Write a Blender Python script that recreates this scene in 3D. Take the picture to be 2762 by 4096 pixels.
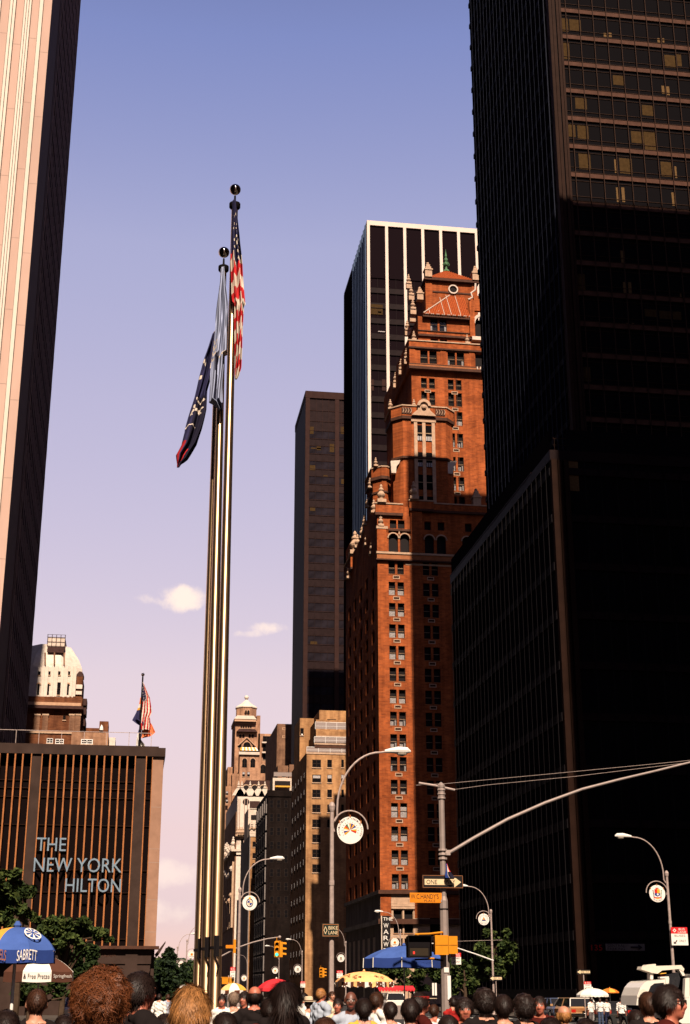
import bpy, bmesh, math, random
from mathutils import Vector, Matrix, noise
R = random.Random(7)
PI = math.pi
for o in list(bpy.data.objects): bpy.data.objects.remove(o)
SC = bpy.context.scene
COL = SC.collection
# ---------------------------------------------------------------- camera model (a 50 mm slide-film view up the avenue)
F = 5537.0; TH = math.radians(19.03); YAW = math.radians(8.5); EYE = 1.9
def ray(px, py):
    a = (px-1381)/F; b = (2048-py)/F
    y = math.cos(TH)-math.sin(TH)*b; z = math.sin(TH)+math.cos(TH)*b
    return Vector((a*math.cos(YAW)+y*math.sin(YAW), -a*math.sin(YAW)+y*math.cos(YAW), z))
def at(px, py, Y):
    r = ray(px, py); return r*(Y/r.y)+Vector((0, 0, EYE))
def X_(px, Y, py=3958): return at(px, py, Y).x
def Z_(py, Y, px=1381): return at(px, py, Y).z
cam = bpy.data.cameras.new('camera'); cam.sensor_fit = 'VERTICAL'; cam.sensor_height = 36; cam.sensor_width = 36
cam.lens = F/4096*36; cam.clip_start = .1; cam.clip_end = 6000
co = bpy.data.objects.new('camera', cam); COL.objects.link(co); SC.camera = co
co.location = (0, 0, EYE)
co.rotation_euler = (PI/2+TH, 0, -YAW)

# ---------------------------------------------------------------- materials
def lin(c):
    return tuple((v/12.92 if v <= .04045 else ((v+.055)/1.055)**2.4) for v in c)
MATS = {}
KALB = .54   # scales base colours down, so shade comes out deeper under a strong sun
def mat(name, col, rough=.7, var=.15, scale=3.0, bump=0.0, bscale=40., metal=0., spec=.02, sub=None, emit=None, streak=0.):
    if name in MATS: return MATS[name]
    if metal < .5 and max(col) > .02: col = [c*KALB for c in col]
    m = bpy.data.materials.new(name); m.use_nodes = True
    nt = m.node_tree; b = nt.nodes['Principled BSDF']
    b.inputs['Roughness'].default_value = rough; b.inputs['Metallic'].default_value = metal
    b.inputs['Specular IOR Level'].default_value = spec
    if emit:
        b.inputs['Emission Color'].default_value = (*emit[0], 1); b.inputs['Emission Strength'].default_value = emit[1]
    tc = nt.nodes.new('ShaderNodeTexCoord')
    if var > 0:
        n = nt.nodes.new('ShaderNodeTexNoise'); n.inputs['Scale'].default_value = scale; n.inputs['Detail'].default_value = 5
        n.inputs['Roughness'].default_value = .65
        if streak:
            mp = nt.nodes.new('ShaderNodeMapping'); mp.inputs['Scale'].default_value = (1, 1, streak)
            nt.links.new(tc.outputs['Object'], mp.inputs['Vector']); nt.links.new(mp.outputs['Vector'], n.inputs['Vector'])
        else: nt.links.new(tc.outputs['Object'], n.inputs['Vector'])
        r = nt.nodes.new('ShaderNodeValToRGB')
        r.color_ramp.elements[0].position = .3; r.color_ramp.elements[1].position = .7
        r.color_ramp.elements[0].color = (*[c*(1-var) for c in col], 1)
        r.color_ramp.elements[1].color = (*[min(1, c*(1+var)) for c in col], 1)
        nt.links.new(n.outputs['Fac'], r.inputs['Fac']); nt.links.new(r.outputs['Color'], b.inputs['Base Color'])
    else: b.inputs['Base Color'].default_value = (*col, 1)
    if bump > 0:
        n2 = nt.nodes.new('ShaderNodeTexNoise'); n2.inputs['Scale'].default_value = bscale
        nt.links.new(tc.outputs['Object'], n2.inputs['Vector'])
        bp = nt.nodes.new('ShaderNodeBump'); bp.inputs['Strength'].default_value = bump
        nt.links.new(n2.outputs['Fac'], bp.inputs['Height']); nt.links.new(bp.outputs['Normal'], b.inputs['Normal'])
    MATS[name] = m; return m
def brushed(name):
    m = MATS[name]; nt = m.node_tree; b = nt.nodes['Principled BSDF']; t = nt.nodes.new('ShaderNodeTangent'); t.direction_type = 'RADIAL'; t.axis = 'Z'
    nt.links.new(t.outputs[0],b.inputs['Tangent']); b.inputs['Anisotropic'].default_value = .7; b.inputs['Roughness'].default_value = .40; b.inputs['Anisotropic Rotation'].default_value = ANI
ANI = 0.25

def brick(name, c1, c2, mortar, scale=1.0, rough=.9):
    """coursed brick: per-brick tone, mortar lines and large weather patches, laid on world-sized courses"""
    c1,c2,mortar = ([v*KALB for v in c] for c in (c1,c2,mortar))
    m = bpy.data.materials.new(name); m.use_nodes = True; nt = m.node_tree; b = nt.nodes['Principled BSDF']
    b.inputs['Roughness'].default_value = rough; b.inputs['Specular IOR Level'].default_value = .03
    tc = nt.nodes.new('ShaderNodeTexCoord'); sep = nt.nodes.new('ShaderNodeSeparateXYZ'); cmb = nt.nodes.new('ShaderNodeCombineXYZ')
    ad = nt.nodes.new('ShaderNodeMath'); ad.operation = 'ADD'
    L = nt.links.new
    L(tc.outputs['Object'], sep.inputs[0]); L(sep.outputs['X'], ad.inputs[0]); L(sep.outputs['Y'], ad.inputs[1])
    L(ad.outputs[0], cmb.inputs['X']); L(sep.outputs['Z'], cmb.inputs['Y'])
    br = nt.nodes.new('ShaderNodeTexBrick'); br.inputs['Scale'].default_value = scale
    br.inputs['Color1'].default_value = (*c1, 1); br.inputs['Color2'].default_value = (*c2, 1); br.inputs['Mortar'].default_value = (*mortar, 1)
    br.inputs['Brick Width'].default_value = .62; br.inputs['Row Height'].default_value = .2; br.inputs['Mortar Size'].default_value = .014
    L(cmb.outputs[0], br.inputs['Vector'])
    n = nt.nodes.new('ShaderNodeTexNoise'); n.inputs['Scale'].default_value = .35; n.inputs['Detail'].default_value = 8; n.inputs['Roughness'].default_value = .7
    L(tc.outputs['Object'], n.inputs['Vector'])
    rp = nt.nodes.new('ShaderNodeValToRGB'); rp.color_ramp.elements[0].position = .32; rp.color_ramp.elements[1].position = .68
    rp.color_ramp.elements[0].color = (.60, .57, .57, 1); rp.color_ramp.elements[1].color = (1.24, 1.22, 1.16, 1)
    L(n.outputs['Fac'], rp.inputs['Fac'])
    mx = nt.nodes.new('ShaderNodeMix'); mx.data_type = 'RGBA'; mx.blend_type = 'MULTIPLY'; mx.inputs['Factor'].default_value = 1
    L(br.outputs['Color'], mx.inputs['A']); L(rp.outputs['Color'], mx.inputs['B'])
    mp = nt.nodes.new('ShaderNodeMapping'); mp.inputs['Scale'].default_value = (1.3, 1.3, .09); n3 = nt.nodes.new('ShaderNodeTexNoise'); n3.inputs['Scale'].default_value = 1.0; n3.inputs['Detail'].default_value = 4
    L(tc.outputs['Object'], mp.inputs['Vector']); L(mp.outputs['Vector'], n3.inputs['Vector'])
    r3 = nt.nodes.new('ShaderNodeValToRGB'); r3.color_ramp.elements[0].position = .36; r3.color_ramp.elements[1].position = .6; r3.color_ramp.elements[0].color = (.66,.64,.64,1); r3.color_ramp.elements[1].color = (1.05,1.05,1.05,1)
    L(n3.outputs['Fac'], r3.inputs['Fac']); m3 = nt.nodes.new('ShaderNodeMix'); m3.data_type = 'RGBA'; m3.blend_type = 'MULTIPLY'; m3.inputs['Factor'].default_value = .8
    L(mx.outputs['Result'], m3.inputs['A']); L(r3.outputs['Color'], m3.inputs['B']); L(m3.outputs['Result'], b.inputs['Base Color'])
    MATS[name] = m; return m

def glass(name, tint=(.8, .8, .8), refl=.10, dark=True):
    m = bpy.data.materials.new(name); m.use_nodes = True; nt = m.node_tree; nt.nodes.clear()
    out = nt.nodes.new('ShaderNodeOutputMaterial'); mix = nt.nodes.new('ShaderNodeMixShader')
    tr = nt.nodes.new('ShaderNodeBsdfTransparent'); tr.inputs[0].default_value = (*tint, 1)
    gl = nt.nodes.new('ShaderNodeBsdfGlossy'); gl.inputs['Roughness'].default_value = .03; gl.inputs['Color'].default_value = (.22, .22, .22, 1); m.use_transparent_shadow = True
    lw = nt.nodes.new('ShaderNodeValue'); lw.outputs[0].default_value = .06
    nt.links.new(lw.outputs[0], mix.inputs[0]); nt.links.new(tr.outputs[0], mix.inputs[1]); nt.links.new(gl.outputs[0], mix.inputs[2])
    nt.links.new(mix.outputs[0], out.inputs['Surface']); MATS[name] = m; return m

M_ = MATS
mat('asphalt', (.045, .044, .045), .9, .25, 2, .3, 60)
mat('pavement', (.085, .07, .06), .85, .2, .8, .2, 30)
mat('plaza_stone', (.06, .045, .04), .8, .2, .5, .1, 20)
mat('road_paint', (.7, .68, .6), .7, .2, 6)
brick('hotel_brick', (.42, .106, .031), (.27, .066, .022), (.33, .115, .05), 1.0)
mat('hotel_trim', (.33, .125, .055), .9, .22, 1.2)
mat('hotel_stone', (.47, .31, .21), .9, .22, 1.5)
mat('terracotta_tile', (.31, .066, .020), .8, .45, 5)
mat('tile_mortar', (.45, .33, .26), .9, .2, 4)
mat('copper_patina', (.10, .20, .10), .7, .3, 5)
mat('room_dark', (.012, .010, .010), 1, 0)
mat('sash_dark', (.030, .020, .016), .6, .1)
mat('sash_tan', (.34, .22, .14), .7, .1)
mat('lace', (.40, .36, .35), .95, .55, 9)
mat('vent_grille', (.06, .03, .02), .8, .2)
glass('pane_glass', (.92, .92, .92))
mat('black_metal', (.005, .004, .0045), .6, .1, 2, spec=.02)
mat('dark_glass', (.004, .0035, .004), .3, .0, spec=.0)
mat('bronze_spandrel', (.080, .037, .025), .6, .25, 1.5)
mat('bronze_mullion', (.040, .020, .013), .5, .1)
mat('corner_bronze', (.026, .012, .008), .6, .2, 1)
mat('blind_tan', (.055, .031, .012), .9, .25, 3)
mat('drape_tan', (.13, .075, .032), .9, .25, 6)
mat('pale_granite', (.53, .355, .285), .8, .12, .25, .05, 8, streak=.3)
mat('granite_joint', (.36, .25, .20), .9, .1)
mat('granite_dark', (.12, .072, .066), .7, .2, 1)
mat('rib_grey', (.24, .15, .14), .6, .15, 1)
mat('stripe_pier', (.72, .58, .49), .8, .05, .5)
mat('stripe_glass', (.0055, .0032, .004), .3, 0, spec=.0)
mat('stripe_spandrel', (.008, .0045, .0045), .4, .2, 1)
mat('blue_rib', (.06, .09, .16), .4, .15, 1)
mat('brown_granite', (.040, .020, .017), .8, .15, .7)
mat('brown_glass', (.009, .007, .009), .3, .5, .35, spec=.0)
mat('brown_spandrel', (.011, .006, .006), .6, .25, .6)
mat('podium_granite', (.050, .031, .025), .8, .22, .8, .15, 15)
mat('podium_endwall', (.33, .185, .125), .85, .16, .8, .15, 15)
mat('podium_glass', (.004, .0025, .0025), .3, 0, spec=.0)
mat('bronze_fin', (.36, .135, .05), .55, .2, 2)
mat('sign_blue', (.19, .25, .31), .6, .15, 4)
brick('tan_brick', (.46, .25, .115), (.38, .195, .09), (.42, .24, .12), 1.0)
brick('rose_brick', (.45, .245, .15), (.37, .20, .12), (.42, .25, .17), 1.0)
brick('brown_brick', (.20, .075, .035), (.14, .05, .025), (.19, .09, .05), 1.0)
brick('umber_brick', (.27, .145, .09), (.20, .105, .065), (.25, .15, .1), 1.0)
brick('shade_toned_brick', (.014, .009, .008), (.010, .007, .006), (.014, .009, .009), 1.0)  # brick this dark stands in for the block's shade
mat('cream_stone', (.62, .50, .41), .9, .18, 1.2)
mat('ivory_stone', (.68, .57, .48), .9, .16, 1.2)
mat('lead_roof', (.66, .56, .46), .7, .12, 1)
mat('brown_roof', (.06, .032, .028), .9, .3, 2)
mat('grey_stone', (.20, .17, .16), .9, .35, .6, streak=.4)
mat('concrete', (.35, .29, .25), .9, .15, 1)
mat('white_paint', (.78, .74, .70), .55, .06, 3)
mat('ivory_paint', (.70, .62, .52), .5, .06, 3)
mat('steel_grey', (.30, .24, .22), .5, .12, 6, metal=.2)
mat('galvanised', (.40, .31, .28), .55, .22, 9, .1, 60, metal=.15)
mat('flute_stone', (.70, .60, .50), .8, .05, .5)
mat('gold_steel', (.78, .52, .30), .33, .10, 1.2, metal=1., spec=.6)
mat('chrome_gold', (.58, .48, .38), .06, 0, metal=1.)
mat('signal_yellow', (.62, .23, .015), .5, .12, 8)
mat('sign_orange', (.62, .20, .015), .6, .08, 8)
mat('sign_black', (.010, .009, .009), .5, .1)
mat('sign_green', (.012, .018, .014), .6, .1)
mat('sign_cream', (.72, .55, .34), .6, .08, 8)
mat('sign_white', (.80, .74, .68), .6, .05, 8)
mat('sign_red', (.60, .025, .03), .6, .08, 8)
mat('ink_dark', (.03, .02, .03), .7, 0)
mat('emblem_blue', (.03, .05, .22), .6, 0)
mat('emblem_red', (.55, .03, .02), .6, 0)
mat('emblem_gold', (.75, .36, .03), .6, 0)
mat('emblem_green', (.05, .18, .06), .6, 0)
mat('lamp_lens', (.35, .30, .25), .2, 0)
mat('green_lens', (.05, .5, .25), .3, 0, emit=((.05, .75, .35), 1.2))
mat('red_lens', (.3, .01, .01), .3, 0, emit=((.9, .05, .03), .5))
mat('dark_lens', (.02, .015, .01), .2, 0)
mat('flag_red', (.58, .030, .035), .85, .08, 3)
mat('flag_white', (.78, .66, .55), .85, .08, 3)
mat('flag_navy', (.035, .033, .085), .85, .15, 2)
mat('flag_maroon', (.30, .018, .022), .85, .1, 3)
mat('flag_blue', (.40, .44, .62), .85, .10, 2)
mat('flag_black', (.020, .018, .035), .85, .15, 2)
mat('flag_orange', (.75, .20, .08), .85, .1, 3)
mat('canvas_blue', (.060, .115, .36), .85, .14, 3, .1, 30)
mat('canvas_navy', (.028, .055, .22), .85, .14, 3, .1, 30)
mat('canvas_yellow', (.70, .36, .06), .85, .12, 3, .1, 30)
mat('canvas_beige', (.95, .49, .20), .85, .16, 4, .1, 30)
mat('canvas_red', (.62, .035, .045), .85, .1, 3, .1, 30)
mat('canvas_white', (.80, .74, .66), .85, .08, 3, .1, 30)
mat('canvas_brown', (.10, .042, .028), .85, .1, 3)
mat('canvas_orange', (.62, .17, .03), .85, .1, 3)
mat('fringe_dark', (.10, .035, .02), .9, .4, 9)
mat('bark', (.07, .045, .03), .95, .3, 6, .4, 20)
mat('leaf_dark', (.020, .034, .010), .7, .45, 1.5, spec=.05)
mat('leaf_mid', (.042, .062, .016), .7, .45, 1.5, spec=.05)
mat('leaf_light', (.065, .085, .022), .7, .4, 1.5, spec=.05)
mat('leaf_pine', (.022, .036, .020), .75, .4, .8, spec=.05)
mat('skin_light', (.50, .22, .135), .55, .12, 8, spec=.35)
mat('skin_red', (.45, .13, .075), .55, .12, 8, spec=.35)
mat('skin_brown', (.13, .042, .025), .5, .12, 8, spec=.4)
mat('hair_dark', (.010, .005, .004), .5, .3, 30, .5, 90, spec=.15)
mat('hair_brown', (.05, .019, .010), .5, .35, 30, .5, 90, spec=.15)
mat('hair_auburn', (.15, .045, .015), .5, .4, 22, .6, 70, spec=.15)
mat('hair_blond', (.36, .155, .05), .5, .35, 22, .6, 70, spec=.15)
mat('hair_grey', (.22, .15, .11), .6, .3, 30, .5, 90)
mat('eye_white', (.55, .5, .45), .3, 0); mat('lip', (.30, .07, .06), .5, 0)
for k, c in dict(white=(.78, .73, .68), red=(.32, .02, .018), black=(.008, .006, .006), navy=(.02, .022, .05), pale_blue=(.38, .42, .50),
                 brown=(.07, .03, .02), cream=(.66, .52, .36), maroon=(.06, .010, .008), grey=(.14, .12, .12), yellow=(.7, .38, .06), denim=(.06, .08, .14)).items():
    mat('cloth_'+k, c, .9, .14, 5, .15, 25)
mat('car_white', (.78, .72, .64), .25, .03, 2, spec=.5)
mat('car_black', (.012, .012, .014), .15, 0, spec=.6)
mat('car_tan', (.40, .22, .10), .25, .04, 2, spec=.5)
mat('car_blue', (.06, .08, .15), .2, 0, spec=.6)
mat('car_red', (.4, .03, .02), .25, 0, spec=.5)
mat('car_glass', (.01, .01, .012), .05, 0, spec=.6)
mat('wood_trim', (.28, .12, .05), .5, .3, 4)
mat('rubber', (.012, .012, .012), .9, .1)
mat('chrome', (.7, .66, .6), .12, 0, metal=1.)
mat('tail_red', (.4, .015, .01), .3, 0)

brushed('gold_steel')
# ---------------------------------------------------------------- mesh building
class MB:
    def __init__(s): s.v = []; s.f = []; s.m = []; s.mats = []; s.uvs = None
    def mi(s, name):
        if name not in s.mats: s.mats.append(name)
        return s.mats.index(name)
    def quad(s, pts, m):
        i = len(s.v); s.v += [tuple(p) for p in pts]; s.f.append(tuple(range(i, i+len(pts)))); s.m.append(s.mi(m))
    def box(s, x0, x1, y0, y1, z0, z1, m, skip=''):
        if x0 > x1: x0, x1 = x1, x0
        if y0 > y1: y0, y1 = y1, y0
        if z0 > z1: z0, z1 = z1, z0
        i = len(s.v); k = s.mi(m)
        s.v += [(x0,y0,z0),(x1,y0,z0),(x1,y1,z0),(x0,y1,z0),(x0,y0,z1),(x1,y0,z1),(x1,y1,z1),(x0,y1,z1)]
        for n, f in zip('btfrkl', ((3,2,1,0),(4,5,6,7),(0,1,5,4),(1,2,6,5),(2,3,7,6),(3,0,4,7))):
            if n not in skip: s.f.append(tuple(i+a for a in f)); s.m.append(k)
        return s
    def obox(s, c, ax, ay, az, m):
        """oriented box: centre and three half-axis vectors"""
        i = len(s.v); k = s.mi(m); c = Vector(c); ax = Vector(ax); ay = Vector(ay); az = Vector(az)
        for sz in (-1, 1):
            for sx, sy in ((-1,-1),(1,-1),(1,1),(-1,1)): s.v.append(tuple(c+ax*sx+ay*sy+az*sz))
        for f in ((3,2,1,0),(4,5,6,7),(0,1,5,4),(1,2,6,5),(2,3,7,6),(3,0,4,7)):
            s.f.append(tuple(i+a for a in f)); s.m.append(k)
        return s
    def tube(s, pts, rad, m, n=10, caps=True):
        pts = [Vector(p) for p in pts]; k = s.mi(m); N = len(pts)
        if not hasattr(rad, '__len__'): rad = [rad]*N
        t0 = (pts[1]-pts[0]).normalized(); up = Vector((0,0,1)) if abs(t0.z) < .9 else Vector((0,1,0))
        a = t0.cross(up).normalized(); base = len(s.v)
        for j, p in enumerate(pts):
            t = (pts[min(j+1, N-1)]-pts[max(j-1, 0)]).normalized()
            a = (a-t*a.dot(t)).normalized(); b = t.cross(a)
            for q in range(n):
                w = 2*PI*q/n; s.v.append(tuple(p+(a*math.cos(w)+b*math.sin(w))*rad[j]))
        for j in range(N-1):
            for q in range(n):
                s.f.append((base+j*n+q, base+j*n+(q+1)%n, base+(j+1)*n+(q+1)%n, base+(j+1)*n+q)); s.m.append(k)
        if caps:
            s.f.append(tuple(base+q for q in range(n-1, -1, -1))); s.m.append(k)
            s.f.append(tuple(base+(N-1)*n+q for q in range(n))); s.m.append(k)
        return s
    def lathe(s, prof, c, m, n=16, rot0=0., sx=1., sy=1.):
        k = s.mi(m); base = len(s.v)
        for r, z in prof:
            for q in range(n):
                w = 2*PI*q/n+rot0; s.v.append((c[0]+r*math.cos(w)*sx, c[1]+r*math.sin(w)*sy, c[2]+z))
        for j in range(len(prof)-1):
            for q in range(n):
                s.f.append((base+j*n+q, base+j*n+(q+1)%n, base+(j+1)*n+(q+1)%n, base+(j+1)*n+q)); s.m.append(k)
        s.f.append(tuple(base+q for q in range(n-1, -1, -1))); s.m.append(k)
        s.f.append(tuple(base+(len(prof)-1)*n+q for q in range(n))); s.m.append(k)
        return s
    def prism(s, poly, y0, y1, m, axis='y', side=None):
        """polygon (a,b) extruded along an axis: y -> (a=x,b=z); x -> (a=y,b=z); z -> (a=x,b=y)"""
        k = s.mi(m); ks = s.mi(side or m); i = len(s.v); n = len(poly)
        P = {'y': lambda a, b, t: (a, t, b), 'x': lambda a, b, t: (t, a, b), 'z': lambda a, b, t: (a, b, t)}[axis]
        for t in (y0, y1): s.v += [P(a, b, t) for a, b in poly]
        s.f.append(tuple(range(i, i+n))); s.m.append(k); s.f.append(tuple(range(i+2*n-1, i+n-1, -1))); s.m.append(k)
        for q in range(n):
            s.f.append((i+q, i+n+q, i+n+(q+1)%n, i+(q+1)%n)); s.m.append(ks)
        return s
    def ball(s, c, r, m, n=16, sc=(1,1,1)):
        prof = [(max(1e-4, math.sin(PI*j/(n//2)))*r, -math.cos(PI*j/(n//2))*r*sc[2]) for j in range(n//2+1)]
        return s.lathe(prof, c, m, n, 0, sc[0], sc[1])
    def disc(s, c, r, m, n=32, y=0., r2=None, a0=0., a1=2*PI):
        """flat ring/disc/sector facing -Y"""
        k = s.mi(m); i = len(s.v); full = abs(a1-a0-2*PI) < 1e-6
        pts = [(math.cos(a0+(a1-a0)*q/n), math.sin(a0+(a1-a0)*q/n)) for q in range(n+1)]
        r2 = r2 or 0.0
        for ca, sa in pts:
            s.v.append((c[0]+ca*r2, c[1]+y, c[2]+sa*r2)); s.v.append((c[0]+ca*r, c[1]+y, c[2]+sa*r))
        for q in range(n): s.f.append((i+2*q, i+2*q+2, i+2*q+3, i+2*q+1)); s.m.append(k)
        return s
    def mesh(s, name, smooth=False, bevel=0):
        me = bpy.data.meshes.new(name); me.from_pydata(s.v, [], s.f)
        for n in s.mats: me.materials.append(MATS[n])
        me.polygons.foreach_set('material_index', s.m)
        if smooth: me.polygons.foreach_set('use_smooth', [True]*len(s.f))
        bm = bmesh.new(); bm.from_mesh(me)
        if name != 'pane': bmesh.ops.recalc_face_normals(bm, faces=bm.faces)
        bm.to_mesh(me); bm.free()
        me.update(); return me
    def build(s, name, parent=None, smooth=False, bevel=0, loc=None, rotz=0.):
        o = bpy.data.objects.new(name, s.mesh(name, smooth)); COL.objects.link(o)
        if loc is not None: o.location = loc
        o.rotation_euler.z = rotz
        if parent: o.parent = parent
        if bevel:
            b = o.modifiers.new('bevel', 'BEVEL'); b.width = bevel; b.segments = 2; b.limit_method = 'ANGLE'
        if smooth:
            o.data.set_sharp_from_angle(angle=math.radians(40))
        return o

def link(name, me, parent=None, loc=(0,0,0), rotz=0.):
    o = bpy.data.objects.new(name, me); COL.objects.link(o); o.location = loc; o.rotation_euler.z = rotz
    if parent: o.parent = parent
    return o
def tag(o, label, cat, group=None, kind=None):
    if label: o['label'] = label
    if cat: o['category'] = cat
    if group: o['group'] = group
    if kind: o['kind'] = kind
    return o
def thing(name, label, cat, loc=(0,0,0), rotz=0., group=None):
    o = bpy.data.objects.new(name, None); COL.objects.link(o); o.location = loc; o.rotation_euler.z = rotz
    o.empty_display_size = .2
    return tag(o, label, cat, group)
def struct(o): o['kind'] = 'structure'; return o
def dup(o, parent=None, loc=None, rotz=None):
    c = o.copy(); COL.objects.link(c)
    if parent: c.parent = parent
    if loc is not None: c.location = loc
    if rotz is not None: c.rotation_euler.z = rotz
    for ch in list(o.children): dup(ch, c)
    return c

_TX = {}
def text_mesh(s, m, depth=.0):
    key = (s, m, depth)
    if key in _TX: return _TX[key]
    cu = bpy.data.curves.new('lettering', 'FONT'); cu.body = s; cu.extrude = depth; cu.resolution_u = 3
    o = bpy.data.objects.new('tmp', cu); COL.objects.link(o)
    dg = bpy.context.evaluated_depsgraph_get()
    me = bpy.data.meshes.new_from_object(o.evaluated_get(dg)); bpy.data.objects.remove(o); bpy.data.curves.remove(cu)
    xs = [v.co.x for v in me.vertices]; ys = [v.co.y for v in me.vertices]
    x0, x1, y0, y1 = min(xs), max(xs), min(ys), max(ys)
    for v in me.vertices:   # unit box, standing upright facing -Y
        v.co = Vector(((v.co.x-x0)/(x1-x0), -v.co.z, (v.co.y-y0)/(y1-y0)))
    me.materials.clear(); me.materials.append(MATS[m])
    _TX[key] = me; return me
def text(s, x0, x1, z0, z1, y, m, parent=None, name='lettering', depth=.0):
    """lettering fitted to a rectangle on a plane facing -Y"""
    o = link(name, text_mesh(s, m, depth), parent, (x0, y, z0)); o.scale = (x1-x0, 1, z1-z0); return o
def add_text(mb, s, x0, x1, z0, z1, y, m, fn=None):
    """lettering as faces of a builder; fn maps (x,y,z) to its place"""
    me = text_mesh(s, m); i = len(mb.v); k = mb.mi(m)
    for v in me.vertices:
        p = (x0+v.co.x*(x1-x0), y, z0+v.co.z*(z1-z0)); mb.v.append(tuple(fn(p)) if fn else p)
    for p in me.polygons: mb.f.append(tuple(i+a for a in p.vertices)); mb.m.append(k)

# ---------------------------------------------------------------- facades
def facade(mb, o, u, n, W, H, ops, m, rev=.3, back='room_dark', thick=.5, mrev=None, edges=True):
    """a wall skin with real openings. o corner, u unit vector along, n outward normal; ops = (u0,u1,z0,z1)"""
    o = Vector(o); u = Vector(u); n = Vector(n); up = Vector((0,0,1)); mrev = mrev or m
    ops = [(max(0,a), min(W,b), max(0,c), min(H,d)) for a,b,c,d in ops if b > 0 and a < W and d > 0 and c < H]
    us = sorted({0., W, *[a for q in ops for a in q[:2]]}); zs = sorted({0., H, *[a for q in ops for a in q[2:]]})
    P = lambda a, z, d=0.: o+u*a+up*z-n*d
    for j in range(len(zs)-1):
        run = None
        for i in range(len(us)-1):
            cu, cz = (us[i]+us[i+1])/2, (zs[j]+zs[j+1])/2
            hole = any(a < cu < b and c < cz < d for a,b,c,d in ops)
            if not hole and run is None: run = us[i]
            if run is not None and (hole or i == len(us)-2):
                e = us[i] if hole else us[i+1]
                mb.quad([P(run,zs[j]),P(e,zs[j]),P(e,zs[j+1]),P(run,zs[j+1])], m); run = None
    for a,b,c,d in ops:
        for A,B in (((a,c),(b,c)),((b,c),(b,d)),((b,d),(a,d)),((a,d),(a,c))):
            mb.quad([P(*A),P(*B),P(*B,rev),P(*A,rev)], mrev)
        if back: mb.quad([P(a,c,rev),P(b,c,rev),P(b,d,rev),P(a,d,rev)], back)
    if edges:
        for A,B in (((0,0),(W,0)),((W,0),(W,H)),((W,H),(0,H)),((0,H),(0,0))):
            mb.quad([P(*A),P(*B),P(*B,thick),P(*A,thick)], m)
def pxrect(px0, py0, px1, py1, Y):
    cx, cy = (px0+px1)/2, (py0+py1)/2
    return at(px0,cy,Y).x, at(px1,cy,Y).x, at(cx,py1,Y).z, at(cx,py0,Y).z
def finial(mb, c, h, m='hotel_stone', n=10):
    """stone urn finial: square block, waist, urn, knob"""
    r = h*.22; x,y,z = c
    mb.box(x-r*1.0,x+r*1.0,y-r*1.0,y+r*1.0,z,z+h*.16,m)
    mb.lathe([(r*.55,h*.16),(r*.5,h*.26),(r*.85,h*.36),(r*.95,h*.44),(r*.6,h*.56),(r*.42,h*.62),(r*.6,h*.67),(r*.55,h*.74),(r*.25,h*.80),(r*.34,h*.86),(r*.28,h*.93),(.01,h)],c,m,n)
def obelisk(mb, c, h, m='hotel_stone'):
    x,y,z = c; r = h*.2
    mb.box(x-r,x+r,y-r,y+r,z,z+h*.42,m); mb.box(x-r*1.2,x+r*1.2,y-r*1.2,y+r*1.2,z+h*.42,z+h*.5,m)
    mb.box(x-r*.8,x+r*.8,y-r*.8,y+r*.8,z+h*.5,z+h*.66,m); mb.box(x-r*.55,x+r*.55,y-r*.55,y+r*.55,z+h*.66,z+h*.82,m); mb.ball((x,y,z+h*.9),h*.09,m,8)
# ================================================================ SETTING
AL, EL = math.radians(1.0), math.radians(45)
def part(mb, name, root, **k):
    return mb.build(name, root, loc=-root.location, **k)
g = MB(); g.quad([(-2500,-600,0),(2500,-600,0),(2500,5000,0),(-2500,5000,0)], 'pavement'); struct(g.build('ground'))
g = MB(); g.quad([(7.6,-60,.004),(27,-60,.004),(27,900,.004),(7.6,900,.004)], 'asphalt'); struct(g.build('avenue_road'))
g = MB()
for y0,y1 in ((84,98),(166,180),(248,262)):
    g.quad([(-400,y0,.008),(7.6,y0,.008),(7.6,y1,.008),(-400,y1,.008)], 'asphalt'); g.quad([(27,y0,.008),(400,y0,.008),(400,y1,.008),(27,y1,.008)], 'asphalt')
struct(g.build('cross_street_road'))
g = MB()
for y0,y1 in ((-60,84),(98,166),(180,248),(262,900)):
    g.box(-40,7.6,y0,y1,.0,.13,'pavement','b'); g.box(27,90,y0,y1,.0,.13,'pavement','b')
struct(g.build('sidewalk'))
g = MB(); g.box(-30,5.6,-20,29,.10,.30,'plaza_stone','b'); struct(g.build('plaza_paving'))
g = MB()
for y0,y1 in ((80,83.4),(98.8,102)):
    x = 8.2
    while x < 26.6: g.quad([(x,y0,.012),(x+.5,y0,.012),(x+.5,y1,.012),(x,y1,.012)],'road_paint'); x += 1.05
for lx in (11.3,14.9,18.5,22.1):
    y = -20
    while y < 240:
        if not 78 < y < 104: g.quad([(lx,y,.012),(lx+.12,y,.012),(lx+.12,y+3,.012),(lx,y+3,.012)],'road_paint')
        y += 9
struct(g.build('road_markings'))

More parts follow.
